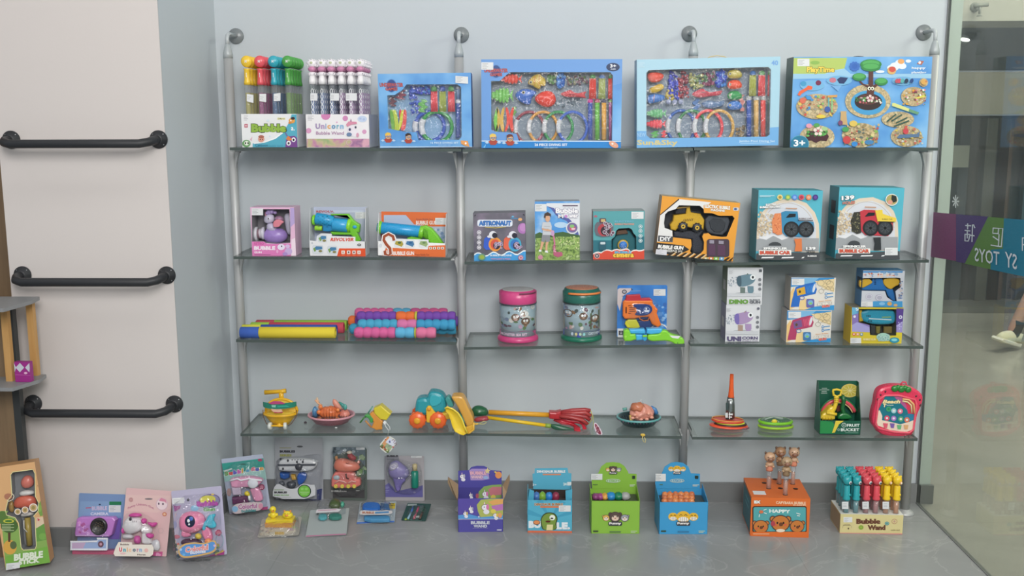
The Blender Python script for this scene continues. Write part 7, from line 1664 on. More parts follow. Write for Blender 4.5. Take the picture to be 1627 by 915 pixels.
b = t.g('collar', 'white collar', parent=g); b.puff([(140,290),(200,272),(255,280),(260,305),(150,322)], .028, .025, 'p:dcdad4'); b.puff([(150,450),(250,430),(255,460),(160,475)], .03, .02, 'p:d8d4cc')
b = t.g('tube', 'olive tube', parent=g); b.vt([(205,480),(222,685)], .0098, 'p:b09848', y=.032, n=14); b.vt([(178,500),(178,560),(205,590)], .0014, 'p:eceadc', y=.02)
# --- bubble camera pack
t = pose('blister_pack', 'purple bubble camera pack with round black lens, beside the tall window box', 'toy pack', 'F3', (535,778),(885,790),(602,358), 'F', .045, Y=3.245, lean=11, yaw=0)
g = card(t, '7c98c4', y=.043); g.poly([(600,358),(860,358),(905,358),(905,470),(575,475)], '86a4cc', step=.5); g.poly([(815,360),(905,360),(905,385),(815,385)], '2c7c54'); g.tag(812,388,900,440); g.t('BUBBLE', 685,395,800,425, 'c8bcd8', .04, rot=-2); g.t('CAMERA', 675,440,810,462, 'd8dcec', .04); g.ln([(640,408),(680,406)],6, 'c84c6c'); g.e(745,382,8,5, '2c3c5c')
g.poly([(535,720),(890,720),(888,788),(533,776)], 'a84c6c'); g.poly([(800,500),(905,480),(900,640),(810,640)], '7c60b8')
g = t.g('bubble_camera', 'pink and purple camera body'); g.pp([(555,600),(570,490),(590,478),(840,478),(860,500),(830,610),(810,625),(560,622)], .012, .042, 'p:c080cc', .004); g.yp = .012
g.specks(580,500,660,600,14,['d89ad8', 'b05c9c', 'd8a8e0'],8,18,81); g.ln([(565,612),(810,612)],5, 'e0c8e8')
b = t.g('lens', 'black ringed lens', parent=g); q = b.p(732,548, y=.004); b.lathe([(.030,0),(.030, .006),(.026, .010),(.022, .010),(.020, .004),(0, .003)], 'p:2c2a2c', c=(q[0], .013, q[1]), axis=(0,-1,0), n=28)
for i in range(18): a_ = i*2.4; r_ = .0042*math.sqrt(i); b.ell((q[0]+r_*math.cos(a_), .0095, q[1]+r_*math.sin(a_)),(.0016, .001, .0016), 'p:7c6c4c', 6,4)
g = t.g('printed_banner', 'blue banner with white scalloped edge'); g.pp([(525,655),(725,650),(730,632),(805,632),(802,720),(525,722)], .0, .001, 'd8dce8', 0); g.yp = -.0002; g.poly([(538,668),(725,663),(735,645),(792,645),(790,708),(538,710)], '9ab0d8', clamp=False); g.poly([(538,668),(640,665),(620,710),(538,710)], 'c0a8c8', clamp=False); g.poly(ellp(752,678,22,24,14), '6a4a58', clamp=False); g.poly(ellp(752,678,10,11,10), 'c898a8', clamp=False)
for i in range(22):
    x = 530+i*12.6; g.poly(ellp(x, 657 if x < 722 else 634,6,6,8), 'e8eaf0', clamp=False); g.poly(ellp(x, 718,6,6,8), 'e8eaf0', clamp=False)
g = t.g('bottle_tray', 'pink lower tray'); g.pp([(535,722),(880,726),(880,768),(535,766)], .012, .042, 'p:b85c78', .004)
blister(t, [(540,480),(860,478),(880,620),(870,770),(535,768),(530,640)], .042, .088)
# --- unicorn pack
t = pose('blister_pack', 'pink unicorn bubble gun pack, between camera pack and clear bag', 'toy pack', 'F4', (72,752),(545,790),(175,102), 'F', .05, Y=3.195, lean=14, tr=(655,118))
g = card(t, 'dcb8b8', y=.048); g.poly([(175,100),(650,110),(640,240),(500,280),(180,260)], 'e0c0bc'); g.poly([(80,700),(560,670),(545,792),(70,755)], 'c85c90'); g.specks(380,690,550,770,24,['d87cac', 'b84480', 'e09cc0'],8,18,82)
g.t('Funny Unicorn Gun', 210,225,470,255, 'b86c8c', .02, arc=40); g.e(552,195,62,66, 'd8b8c0', n=24); g.e(552,195,52,55, 'ecd8dc', n=24); g.e(520,190,8,12, '5c4458'); g.e(562,192,8,12, '5c4458'); g.poly([(520,160),(545,130),(590,150),(600,190),(580,170)], 'd88ca4'); g.e(578,295,22,20, 'c8704c'); g.e(578,295,14,12, 'e8c0a0'); g.e(242,150,22,24, 'c89c9c'); g.ring(242,150,14,15,3, 'a87878'); g.e(420,142,40,8, '7c7478'); g.ring(540,460,26,26,4, 'c8b0b0')
g = t.g('bubble_gun', 'white unicorn bubble gun'); w_ = 'p:e0dcdc'
g.puff([(165,380),(200,330),(250,305),(330,320),(360,380),(360,450),(250,500),(180,480),(150,430)], .03, .045, w_); g.puff([(340,420),(380,390),(440,410),(460,470),(420,500),(350,490)], .032, .04, w_); g.pp([(345,480),(420,480),(435,560),(440,600),(345,600),(340,540)], .02, .045, w_, .006,1); g.puff([(150,500),(200,490),(260,500),(270,540),(160,545)], .03, .03, 'p:d0ccd0')
mg = 'p:c84c98'
for P_ in ([(215,300),(260,280),(330,285),(360,310),(300,325),(230,322)],[(340,350),(370,330),(400,350),(395,390),(360,395)],[(400,370),(440,380),(500,375),(505,400),(470,430),(430,405)],[(385,490),(430,480),(475,500),(460,535),(430,540),(400,520)],[(150,430),(175,430),(178,490),(155,490)],[(270,510),(335,510),(340,595),(275,590)]): b = t.g('mane_tuft', 'magenta mane tuft', parent=g); b.puff(P_, .022, .03, mg if P_[0][1] > 320 or P_[0][0] < 300 else 'p:d070a8')
b = t.g('eye', 'dark eye', parent=g); q = b.p(232,345, y=.008); b.ell((q[0], .010, q[1]),(.005, .002, .0065), 'p:3c3440', 10,6)
for x in (262,280,296): b.vt([(x-6,360),(x+2,378)], .0008, 'p:5c5058', y=.0075)
b = t.g('bubble_bottle', 'clear bottle', parent=g); b.puff([(440,560),(520,540),(540,660),(450,660)], .035, .02, 'p:d0d0d4')
g = t.g('front_label', 'white label lettered Unicorn'); g.pp([(115,575),(250,578),(252,600),(450,600),(468,640),(460,700),(430,722),(80,716),(65,690),(85,630)],-.002,-.0005, 'e8e0d4', 0); g.yp = -.0022
for ch, x0, x1, c_ in (('U', 122,152, 'd84c6c'),('n', 162,190, '5ca8b8'),('i', 200,208, 'e0a860'),('c', 218,242, 'f0c0a0'),('o', 258,290, '6c7c8c'),('r', 300,318, 'c890a8'),('n', 324,352, '9cb8d8')): g.t(ch, x0,628 if ch in 'Ui' else 640, x1,672, c_, .06)
g.t('Bubble', 135,590,222,606, '6c5c58', .03); g.t('Horse', 305,692,388,708, '6c5c58', .03); g.poly(ellp(395,658,20,20,14), 'e8b8b0', clamp=False); g.poly(ellp(160,688,30,10,14), 'e8c4c4', clamp=False)
blister(t, [(160,300),(300,260),(460,330),(520,420),(540,660),(300,690),(110,640),(140,440)], .046, .092)
# --- clear bag with pink whale gun
t = pose('blister_pack', 'shiny clear bag with pink whale-shaped bubble gun with a big dark eye', 'toy pack', 'F4', (668,822),(1180,762),(645,120), 'F', .055, lean=12, yaw=8, tr=(1138,62))
g = card(t, 'b4b0c8', y=.05); g.poly([(650,400),(760,300),(700,560),(655,600)], 'c8c0d4'); g.tag(655,135,775,192,-8)
g.specks(660,560,720,740,20,['5c7060', 'd87c6c', '4a5c70', 'a88c70', 'd8c8b0'],12,26,83); g.specks(1060,600,1170,690,16,['7c8c60', '4c7c80', 'b8a860'],12,24,84); g.poly([(660,770),(760,760),(1000,720),(1180,660),(1180,765),(668,825)], 'a43c84')
g.e(1025,165,112,72, '6c6084', a=-.2, n=26); g.e(1025,165,100,62, '8c88a8', a=-.2, n=26); g.e(1010,150,80,44, 'd8d04c', a=-.1, n=24); g.t('Bubble', 900,160,1115,215, 'b84ca8', .06, out='6c2c70', rot=-14, ow=.03); g.t('Gun', 965,225,1085,265, '6ca864', .06, out='dfe4dc', rot=-8)
g.poly([(665,205),(700,215),(740,205),(730,240),(705,255),(680,270),(675,240)], 'a8609c'); g.e(815,152,14,14, '40404c'); g.e(880,235,40,30, '8cc0dc'); g.e(1118,480,34,32, 'b04c70'); g.e(1118,480,22,20, 'd0788c'); g.ring(1130,560,38,70,5, '7ca8b0'); g.e(1060,95,16,8, 'd8b85c'); g.e(700,520,34,20, 'd07c8c'); g.e(680,400,24,40, 'a0a4c8'); g.poly([(1080,690),(1170,655),(1172,668),(1090,705)], 'd8b85c')
g = t.g('bubble_gun', 'pink whale bubble gun'); pk = 'p:e888ac'
g.puff([(720,400),(725,330),(770,280),(860,260),(950,280),(990,330),(990,400),(950,450),(870,490),(780,480),(735,450)], .03, .06, pk); g.pp([(745,455),(830,480),(840,525),(740,530)], .02, .045, pk, .005,1); g.pp([(940,460),(1000,420),(1040,460),(1060,560),(1000,590),(960,530)], .02, .045, pk, .006,1)
b = t.g('tail', 'turquoise tail fins', parent=g)
for P_ in ([(940,380),(990,370),(1010,310),(1060,295),(1090,300),(1060,350),(1095,400),(1085,435),(1030,440),(990,410),(985,460),(955,465)],): b.pp(P_, .018, .036, 'p:48b4cc', .004,1)
b = t.g('eye', 'large eye', parent=g); q = b.p(832,368, y=.002); b.ell((q[0], .0015, q[1]),(.0170, .003, .0200), 'p:1c2440', 16,10); b.ell((q[0]+.005,-.001, q[1]+.009),(.007, .0015, .007), 'p:4c70c0', 10,6); b.ell((q[0]-.004,-.0015, q[1]+.003),(.005, .0014, .006), 'p:e8ecf0', 10,6); b.ell((q[0]-.003,-.0015, q[1]-.009),(.0035, .0014, .0035), 'p:e8ecf0', 8,5)
b = t.g('trigger', 'yellow trigger', parent=g); b.puff([(880,500),(915,480),(950,505),(945,545),(890,545)], .02, .025, 'p:e0c848')
b = t.g('bubble_bottle', 'dark glossy bottle', parent=g); b.puff([(740,560),(800,535),(940,550),(960,590),(850,610),(740,600)], .02, .03, 'p:4a3048'); b.puff([(970,570),(1000,535),(1040,540),(1060,580),(1010,600)], .01, .02, 'p:e08c5c')
g = t.g('front_label', 'blue label lettered Colorful Bubbles'); lp = smoothp([(710,650),(760,590),(880,575),(980,590),(1080,545),(1105,610),(1080,680),(960,710),(780,740),(720,710)],2); g.pp(lp, -.006,-.005, 'd0a868', 0); g.yp = -.0062
lp = smoothp([(728,655),(770,605),(880,590),(980,602),(1072,560),(1090,612),(1066,665),(960,692),(790,722),(735,700)],2); g.poly(lp, '5c94d0', clamp=False); g.t('Colorful', 785,610,1015,668, 'e0908c', .05, out='f0e8e8', rot=-32, ow=.04); g.t('Bubbles', 835,655,990,690, 'd8e0f0', .04, rot=-16, out='3c5c9c'); 
for x, y, k in ((770,700, '6cb0e0'),(1080,610, 'c8b0d8'),(740,650, 'a8c8e8')): g.poly(ellp(x, y, 14,13,10), k, clamp=False)
blister(t, [(648,122),(1138,64),(1150,400),(1178,758),(670,818),(655,480)], .052, .098, 'crinkle2', 'clear_bag')
# --- teal bubble gun pack by the post foot
t = pose('blister_pack', 'teal topped pack with pink bubble gun leaning at the left post', 'toy pack', 'F1', (108,672),(465,628),(68,195), 'F', .045, Y=3.582, lean=4, yaw=3)
g = card(t, 'b4bcd0', y=.043); g.poly([(65,195),(425,150),(440,270),(80,320)], '3c9c90'); g.poly([(80,290),(440,235),(450,330),(85,350)], '9cc8c0')
for i, ch in enumerate('BubbleGun'):
    x0 = 92+i*36+(10 if i > 5 else 0); g.t(ch, x0,262-i*6+(0 if ch in 'BGbl' else 12), x0+(33 if ch != 'l' else 14),300-i*6,('6ca84c', 'd84c4c', '5c5cc0', 'c85cb0', 'd8a84c', '4c9cc0', 'd84c6c', '4c5cb8', 'e0a03c')[i], .08, out='e4e4dc', rot=-4, ow=.05)
g.e(395,165,20,12, 'a84c6c'); g.e(250,200,26,5, '2c5c54'); g.poly([(80,255),(150,235),(160,242),(90,268)], 'd8e4e0'); g.poly([(100,640),(462,560),(466,630),(108,674)], 'b04c7c'); g.e(408,395,28,26, 'a05070'); g.e(408,395,16,14, 'c88098'); g.e(130,440,20,34, 'c09c98')
g = t.g('bubble_gun', 'pale pink bubble gun'); g.pp([(130,330),(200,320),(300,310),(400,330),(415,350),(370,390),(330,410),(280,400),(150,410),(140,370)], .008, .04, 'p:dc9cbc', .006,1); g.pp([(145,400),(225,400),(230,465),(160,470)], .012, .036, 'p:d4c4d8', .004); g.pp([(300,410),(370,400),(410,470),(415,520),(340,525),(320,460)], .012, .036, 'p:dc98b8', .005,1)
b = t.g('sparkle_window', 'glossy white oval window', parent=g); b.puff(ellp(332,365,46,44,16), .006, .012, 'p:d8dce4', sm=0); b.vt([(135,345),(200,325),(230,340),(300,325),(350,335),(410,340)], .003, 'p:eceef4', y=.004)
b = t.g('trigger', 'yellow trigger', parent=g); b.puff([(258,440),(285,425),(310,455),(305,475),(262,468)], .012, .02, 'p:d8c43c'); b.vt([(300,470),(305,510)], .005, 'p:e4e8e8', y=.01)
b = t.g('bubble_bottle', 'dark purple bottle', parent=g); b.pp([(150,490),(285,475),(295,540),(155,550)], .01, .036, 'p:6c3c60', .006)
g = t.g('front_label', 'cloud label lettered Colorful Bubbles'); lp = smoothp([(155,560),(210,535),(290,530),(370,525),(420,530),(415,580),(380,600),(300,605),(220,625),(160,625)],2); g.pp(lp, -.003,-.002, 'd0c0c4', 0); g.yp = -.0032
g.t('Colorful', 208,540,368,582, 'b06c9c', .04, out='ece4e8', rot=-10); g.t('bubbles', 235,585,360,610, '3c8c90', .04, rot=-10); g.poly(ellp(180,585,26,26,14), '8cb8dc', clamp=False); g.poly(ellp(400,560,20,24,14), 'd898b0', clamp=False)
blister(t, [(75,200),(425,155),(445,350),(462,620),(110,665),(90,420)], .044, .078, 'crinkle2')
# --- plane bubbles pack
t = pose('blister_pack', 'grey and navy clear pack with white toy plane', 'toy pack', 'F1', (502,552),(915,560),(532,18), 'F', .05, Y=3.725, lean=3)
g = card(t, 'a8aab0', y=.046); g.poly([(500,500),(920,500),(916,560),(500,552)], '34386c'); g.poly([(880,420),(925,410),(918,560),(880,558)], '3c4478')
g.t('BUBBLES', 562,82,695,102, '3c3c44', .06); g.t('SERIES', 562,115,665,135, '9a9c50', .05); g.ln([(562,62),(660,62)],5, '9c9c68'); g.e(735,50,26,8, '54565c'); g.r(562,148,595,166, '4c5054'); g.r(580,152,592,162, 'c8c8c8')
g = t.g('toy_plane', 'white toy airliner bubble gun'); g.pp([(548,205),(560,175),(600,160),(800,160),(870,180),(880,215),(840,255),(780,268),(560,265),(545,240)], .008, .04, 'p:d0d2d6', .008,1); g.pp([(540,205),(870,200),(865,215),(545,218)], .002, .01, 'p:50545c', .001); g.puff([(690,210),(720,190),(760,205),(755,240),(740,260),(700,250)], .006, .02, 'p:44464e')
for i in range(5): b = t.g('window', 'dark window', parent=g); b.puff(ellp(670+i*24,165,7,5,8), .012, .006, 'p:3a3c44', sm=0)
for x, y in ((632,170),(590,240),(710,182),(760,182)): b = t.g('window', 'dark window', parent=g); b.puff(ellp(x, y, 9,12,8), .008, .006, 'p:34363e', sm=0)
g = t.g('plane_grip', 'blue and yellow lower body'); g.pp([(560,280),(640,285),(640,320),(600,335),(565,320)], .012, .04, 'p:2c5ca8', .004); g.pp([(705,285),(770,280),(790,320),(760,370),(715,390)], .012, .04, 'p:2c60b8', .005,1); g.pp([(655,295),(690,295),(700,335),(665,340)], .01, .03, 'p:d8a840', .003); g.puff([(620,350),(700,345),(700,400),(650,412),(625,385)], .02, .03, 'p:4c5058'); g.puff([(550,350),(600,345),(610,385),(560,380)], .02, .02, 'p:5c6068')
g = t.g('front_label', 'white cloud label'); lp = smoothp([(503,498),(505,410),(545,362),(600,395),(650,415),(710,408),(750,368),(800,372),(830,380),(868,375),(866,498)],1); g.pp(lp, -.002,-.0008, 'd4d6da', 0); g.yp = -.0022
g.poly(ellp(773,432,58,56,28), '3c4048', clamp=False); g.poly(ellp(773,432,50,49,28), '7cc850', clamp=False); g.ln([(735,440),(812,440)],5, 'c8e8b0'); g.ln([(745,455),(800,455)],4, 'c8e8b0'); g.poly(ellp(755,412,14,12,10), '98d870', clamp=False); g.poly(ellp(790,412,14,12,10), '98d870', clamp=False)
g.t('BUBBLES', 516,433,625,450, '34363c', .06); g.ln([(516,420),(598,420)],5, '7c9c54'); g.t('BUBBLE MACHINE', 516,460,642,470, '6ca84c', .03); g.ln([(515,483),(660,483)],3, '9c9ca0')
blister(t, [(540,130),(700,140),(860,110),(935,120),(925,400),(905,550),(520,545),(520,300)], .046, .088, 'crinkle2')
# --- pink animal roller skate pack
t = pose('blister_pack', 'dark clear pack with pink animal on salmon roller skate body', 'toy pack', 'F2', (88,592),(412,598),(85,85), 'F', .055, Y=3.72, lean=3)
g = card(t, '5c6660', y=.05, rad=.01); g.poly([(90,90),(420,90),(415,300),(300,180),(180,150),(92,220)], '6c7c84'); g.specks(320,180,415,400,24,['5c8048', '7ca060', '4c6c58', '9cb08c'],12,28,91); g.tag(332,92,412,145); g.poly([(90,520),(412,520),(412,600),(88,594)], '4c4a4c'); g.specks(100,100,320,200,18,['8c98a4', '44505c', 'a8b4bc'],10,22,92)
g.t('BUBBLE', 98,524,190,542, 'dcdcd8', .05); g.t('GUN', 192,530,240,541, 'dcdcd8', .04); g.ln([(330,530),(365,530)],6, 'd8d8d4')
g = t.g('animal_head', 'pink animal head'); g.puff([(120,280),(140,235),(200,220),(300,250),(350,270),(375,310),(350,340),(260,360),(160,350),(122,320)], .022, .05, 'p:d8806c'); 
b = t.g('hat', 'red and cream scarf', parent=g); b.puff([(240,190),(280,170),(300,190),(340,220),(320,250),(270,235)], .02, .03, 'p:a04c50'); b.puff([(230,170),(270,150),(300,170),(270,190)], .018, .02, 'p:d8c8b8')
b = t.g('ear', 'pink ear', parent=g); b.ell((lambda q: (q[0], .02, q[1]))(b.p(355,262, y=.02)),(.006, .005, .007), 'p:d88878'); b.ell((lambda q: (q[0], .02, q[1]))(b.p(145,222, y=.02)),(.006, .005, .009), 'p:c8905c')
b = t.g('eye', 'dark closed eye', parent=g); b.vt([(235,268),(250,276),(266,268)], .001, 'p:6c3430', y=-.002)
g = t.g('skate_body', 'salmon skate body'); g.pp([(95,430),(110,380),(140,355),(230,360),(310,365),(320,420),(370,422),(370,505),(200,510),(95,510)], .006, .042, 'p:dc7c74', .007,1); g.puff([(110,400),(150,380),(180,400),(170,430),(125,430)], .006, .012, 'p:a8b4bc')
for x in (138,198,256,312):
    b = t.g('wheel', 'yellow wheel', parent=g); q = b.p(x, 492, y=.0); b.lathe([(.0075,0),(.0082, .004),(.006, .007),(.003, .005)], 'p:d8c458', c=(q[0], .006, q[1]), axis=(0,-1,0), n=18)
b = t.g('trim_curve', 'pale pink curved trim', parent=g); b.vt([(130,460),(170,435),(215,445),(240,460)], .0028, 'p:e8b0a8', y=.003); b.vt([(255,460),(290,440),(330,448)], .0028, 'p:e8b0a8', y=.003)
b = t.g('lever', 'dark lever', parent=g); b.vt([(235,370),(240,410),(262,420)], .003, 'p:5c3c34', y=.004)
blister(t, [(95,95),(420,92),(425,350),(412,580),(98,585),(88,350)], .05, .10, 'crinkle2')
# --- purple pack with green bottle
t = pose('blister_pack', 'silver purple pack with lilac bubble gun and green bottle', 'toy pack', 'F2', (590,590),(962,592),(602,160), 'F', .05, Y=3.725, lean=3)
g = card(t, 'b0acb0', y=.046); g.poly([(600,170),(730,175),(740,250),(840,320),(850,400),(700,540),(600,500)], '94949c'); g.t('BUBBLE!', 620,195,728,215, '44444c', .06); g.t('SERIES', 620,228,690,242, '7c7c84', .04); g.e(785,185,28,6, '5c5c60')
g.poly([(590,480),(640,455),(680,500),(700,545),(740,530),(960,480),(960,592),(590,590)], '6c68a4'); g.lines(605,490,645,550,4, 'a8a8d0', 4); g.tag(850,190,950,220)
g = t.g('bubble_gun', 'lilac bubble gun'); g.puff([(640,300),(660,260),(720,240),(770,280),(820,320),(840,380),(800,420),(720,430),(650,400),(632,350)], .024, .05, 'p:8c84b4'); g.pp([(670,400),(780,400),(800,440),(760,470),(745,540),(705,540),(690,470)], .012, .04, 'p:7c70b0', .006,1)
b = t.g('muzzle', 'pale lilac muzzle', parent=g); b.puff([(640,290),(690,260),(730,270),(740,310),(690,350),(645,340)], .012, .03, 'p:b0acc4'); b.vt([(655,300),(690,285),(715,300),(690,325),(660,318)], .0022, 'p:d0ccd8', y=-.002, closed=True)
g = t.g('bubble_bottle', 'green bottle of bubble liquid'); q = g.p(885,500, y=.02); q2 = g.p(885,340, y=.02); q3 = g.p(885,285, y=.02); g.lathe([(.0135,0),(.0145, .003),(.0145, q2[1]-q[1]-.006),(.008, q2[1]-q[1])], 'p:1f8470', c=(q[0], .022, q[1]), n=20); g.lathe([(.0095,0),(.0095, q3[1]-q2[1]),(.004, q3[1]-q2[1]+.003)], 'p:c8b88c', c=(q2[0], .022, q2[1]), n=16)
blister(t, [(610,280),(700,215),(830,260),(930,260),(960,400),(950,560),(720,560),(620,460)], .046, .088, 'crinkle2')
# ---- four flat packs lying on the floor
def flat(label, bl, br, tl, view, d, k, **kw):
    t = pose('blister_pack', label, 'toy pack', view, bl, br, tl, 'F', d, lean=82, **kw)
    return t
t = flat('flat clear pack with two yellow ducks on a yellow base', (368,840),(722,818),(405,690), 'F1', .03, None, tr=(738,650))
g = t.g('backing_card'); g.prism(rrect(-t.w/2,0, t.w/2, t.h, .008), .027, .029, 'a8a49c'); g.yp = .027; g.poly([(385,720),(690,700),(700,780),(640,800),(400,815)], 'c8c0b0'); g.r(455,738,580,752, '7c5c58'); g.t('MINI DUCK', 460,738,575,752, 'e0d8d0', .03); g.r(520,780,600,805, 'c8a860'); g.r(630,740,680,770, 'b09ca4'); g.specks(400,750,500,800,12,['c8b8a0', 'a89c90', 'd8ccb8'],8,16,93)
M0 = t.M
def upright(t, x, y, view):
    q = atz(*px(view, x, y), .03); v = t.Mi @ q; return v
g = t.g('base_block', 'yellow and orange base'); g.X = t.Mi; a_ = atz(*px('F1', 430,712), .03); b_ = atz(*px('F1', 680,700), .03)
W = b_.x-a_.x; cx_ = (a_.x+b_.x)/2; cy_ = (a_.y+b_.y)/2
g.box(cx_-W/2, cx_+W/2, cy_-.0, cy_+.05, .012, .030, 'p:d89c50'); g.box(cx_-W*.48, cx_+W*.48, cy_+.004, cy_+.048, .030, .040, 'p:ecd43c'); g.X = None
for i, sx in enumerate((-.26, .26)):
    b = t.g('duck', 'yellow toy duck'); b.X = t.Mi; X_ = cx_+W*sx; Yq = cy_+.025; yk = 'p:f0d838'
    if i == 0: b.ell((X_, Yq, .052),(.013, .013, .013), yk); b.ell((X_, Yq, .073),(.0125, .012, .012), yk); b.ell((X_+.003, Yq-.012, .071),(.005, .006, .003), 'p:e89038', 8,6); b.ell((X_-.013, Yq, .052),(.006, .008, .006), yk); b.ell((X_+.013, Yq, .053),(.006, .008, .006), yk)
    else: b.ell((X_, Yq, .052),(.020, .016, .013), yk); b.ell((X_, Yq-.006, .061),(.014, .010, .009), yk); b.ell((X_, Yq-.016, .056),(.007, .005, .003), 'p:e89048', 8,6); b.ell((X_-.010, Yq-.004, .068),(.004, .004, .005), 'p:e8a05c', 8,6); b.ell((X_+.012, Yq-.004, .068),(.004, .004, .005), 'p:d88c4c', 8,6)
    for dx in (-.005, .005): b.ell((X_+dx, Yq-.0115-(.005 if i else 0), .075 if i == 0 else .064),(.0014, .001, .0016), 'p:2c2418', 6,4)
    b.X = None
g = t.g('blister', 'clear plastic tray'); g.puff([(385,720),(700,690),(735,660),(722,812),(690,820),(372,836)], .026, .05, 'crinkle2', half=True)
t = flat('flat pack with teal and green toy under a white banner, second from left', (780,832),(1130,812),(862,600), 'F1', .03, None)
g = card(t, 'a8b0b0', y=.028); g.poly([(785,828),(1130,812),(1125,795),(790,812)], 'c07c9c'); g.view = 'F2'; g.poly([(190,625),(268,625),(262,690),(200,690)], '4c7468'); g.poly([(0,640),(80,640),(70,690),(0,695)], 'a8c8d4'); g.e(20,680,26,14, '3c78a8'); 
g = t.g('toy_vehicle', 'dark green rounded toy'); g.view = 'F2'; g.puff([(70,690),(80,640),(130,615),(180,635),(185,680),(140,695)], .012, .035, 'p:4c5c38'); g.puff([(180,650),(215,640),(225,670),(185,685)], .014, .025, 'p:4c9c84')
g = t.g('bubble_bottle', 'teal bottle'); g.view = 'F2'; g.pp([(75,740),(190,735),(195,780),(75,785)], .01, .026, 'p:3c7c70', .005,1); g.pp([(-20,740),(60,740),(55,790),(-30,790)], .012, .026, 'p:58a0a8', .005,1)
g = t.g('front_label', 'white pointed banner'); g.view = 'F2'; g.pp([(-40,708),(150,698),(190,705),(165,728),(-50,738)],-.002,-.001, 'dcd8dc', 0); g.yp = -.0022; g.poly([(-30,716),(140,706),(150,712),(-30,722)], 'c890a8', clamp=False)
g = t.g('blister', 'clear plastic blister'); g.view = 'F2'; g.puff([(-40,640),(60,620),(230,620),(240,780),(-50,800)], .027, .05, 'crinkle2', half=True)
t = flat('flat blue pack with large blue bottle under a striped white banner', (335,852),(692,838),(388,640), 'F2', .03, None, tr=(700,650))
g = card(t, 'a8b4bc', y=.028); g.poly([(335,850),(692,836),(690,815),(340,828)], '4c78c8'); g.poly([(640,648),(702,648),(698,700),(640,700)], 'd0b840'); g.t('PACK', 640,650,692,662, '34342c', .06); g.t('BUBBLE', 640,668,694,678, '34342c', .04); g.poly([(370,690),(640,690),(660,800),(360,810)], 'b8c8d4')
g = t.g('bubble_gun', 'blue bottle-shaped gun'); g.pp([(385,660),(410,635),(480,628),(560,640),(560,700),(480,705),(395,700)], .0, .026, 'p:2c68b8', .007,1); g.pp([(560,640),(640,650),(650,700),(560,700)], .006, .026, 'p:3c608c', .004); 
b = t.g('bubble_bottle', 'translucent blue bottle'); b.pp([(400,755),(500,758),(640,755),(655,785),(640,800),(410,800)], .008, .026, 'p:4c8cb8', .005,1)
g = t.g('front_label', 'white striped banner'); g.pp(smoothp([(360,745),(375,712),(500,722),(660,712),(680,735),(650,752),(500,757),(375,756)],1),-.002,-.001, 'd4d0d0', 0); g.yp = -.0022
g.t('BUBBLE', 390,728,500,748, 'b87458', .04, rot=2); g.poly([(510,730),(640,725),(640,742),(510,748)], '5c90c0', clamp=False)
blister(t, [(375,640),(650,640),(685,700),(680,810),(350,825),(365,720)], .027, .05, 'crinkle2')
t = flat('small flat dark green card pack with three coloured bubble tubes', (755,818),(985,828),(820,655), 'F2', .02, None)
g = card(t, '2f504c', y=.018); g.poly([(820,656),(905,656),(900,672),(815,675)], '9ca8a8'); g.t('Bubble', 868,765,945,785, 'd8dcd8', .05, slant=6); g.specks(770,790,840,812,8,['5c8c4c', 'a8b84c'],6,12,95); g.ln([(840,808),(950,812)],3, '8ca8a0')
for x0, x1, k, k2 in ((870,820, '3c70b8', '8cb4c8'),(920,875, 'c83c6c', 'a85c6c'),(975,930, '2c4c40', '5c4840')):
    b = t.g('bubble_tube', 'small capped tube'); b.vt([(x0,685),((x0+x1)/2+5,735)], .0042, 'p:'+k, y=.012); b.vt([((x0+x1)/2+5,735),(x1,795)], .0042, 'p:'+k2, y=.012)
blister(t, [(830,672),(1010,672),(960,800),(800,800)], .018, .026, 'blister')

# ================================================================== ON THE FLOOR: counter display boxes
def dispbox(label, view, bl, br, ftop, htop, pts, col, d, side=None, flaps=False, hy=None, sidez=None):
    """open display box: front panel up to ftop, raked sides, back header with outline pts"""
    t = pose('display_box', label, 'display box', view, bl, br, (bl[0], htop), 'F', d, yaw='auto')
    g = t.g('carton'); w, h = t.w/2, t.h; e = .0015; fz = g.p(bl[0]+50, ftop, y=0)[1]; side = side or col
    g.box(-w, w, 0, e, 0, fz, col); g.box(-w, w, e, d, 0, .002, side)
    hd = t.g('header', 'raised back header'); q = [hd.p(*a, y=d-e) for a in pts]; lo = min(b for a, b in q)
    hd.prism([(max(-w, min(w, a)), b) for a, b in q], d-e, d, col); g.box(-w, w, d-e, d, 0, lo+.001, side)
    sz = sidez or lo+.02
    for sx in (-1,1):
        x0, x1 = sorted((sx*w, sx*(w-e))); q = [(0,0),(0, fz),(d*.95, sz),(d, sz),(d, 0)]; V = [(x, y, z) for x in (x0, x1) for y, z in q]
        g.add(V, [[0,1,2,3,4],[9,8,7,6,5]]+[[i, i+5,(i+1) % 5+5,(i+1) % 5] for i in range(5)], side)
    hd.yp = d-e
    return t, g, hd, fz
def animal(g, x, y, s, c, c2='e8dcd0', ear=True, K=dict(clamp=False)):
    if ear:
        for sx in (-1,1): g.poly(ellp(x+sx*s*.8, y-s*.45, s*.35, s*.35,10), '4a3a3a', **K); g.poly(ellp(x+sx*s*.8, y-s*.45, s*.25, s*.25,10), c, **K)
    g.poly(ellp(x, y, s, s*.88,18), '4a3a3a', **K); g.poly(ellp(x, y, s*.9, s*.78,18), c, **K); g.poly(ellp(x, y+s*.2, s*.6, s*.45,14), c2, **K)
    for sx in (-1,1): g.poly(ellp(x+sx*s*.32, y-s*.05, s*.1, s*.13,8), '2c2224', **K)
    g.poly(ellp(x, y+s*.22, s*.14, s*.1,8), 'a8504c', **K)
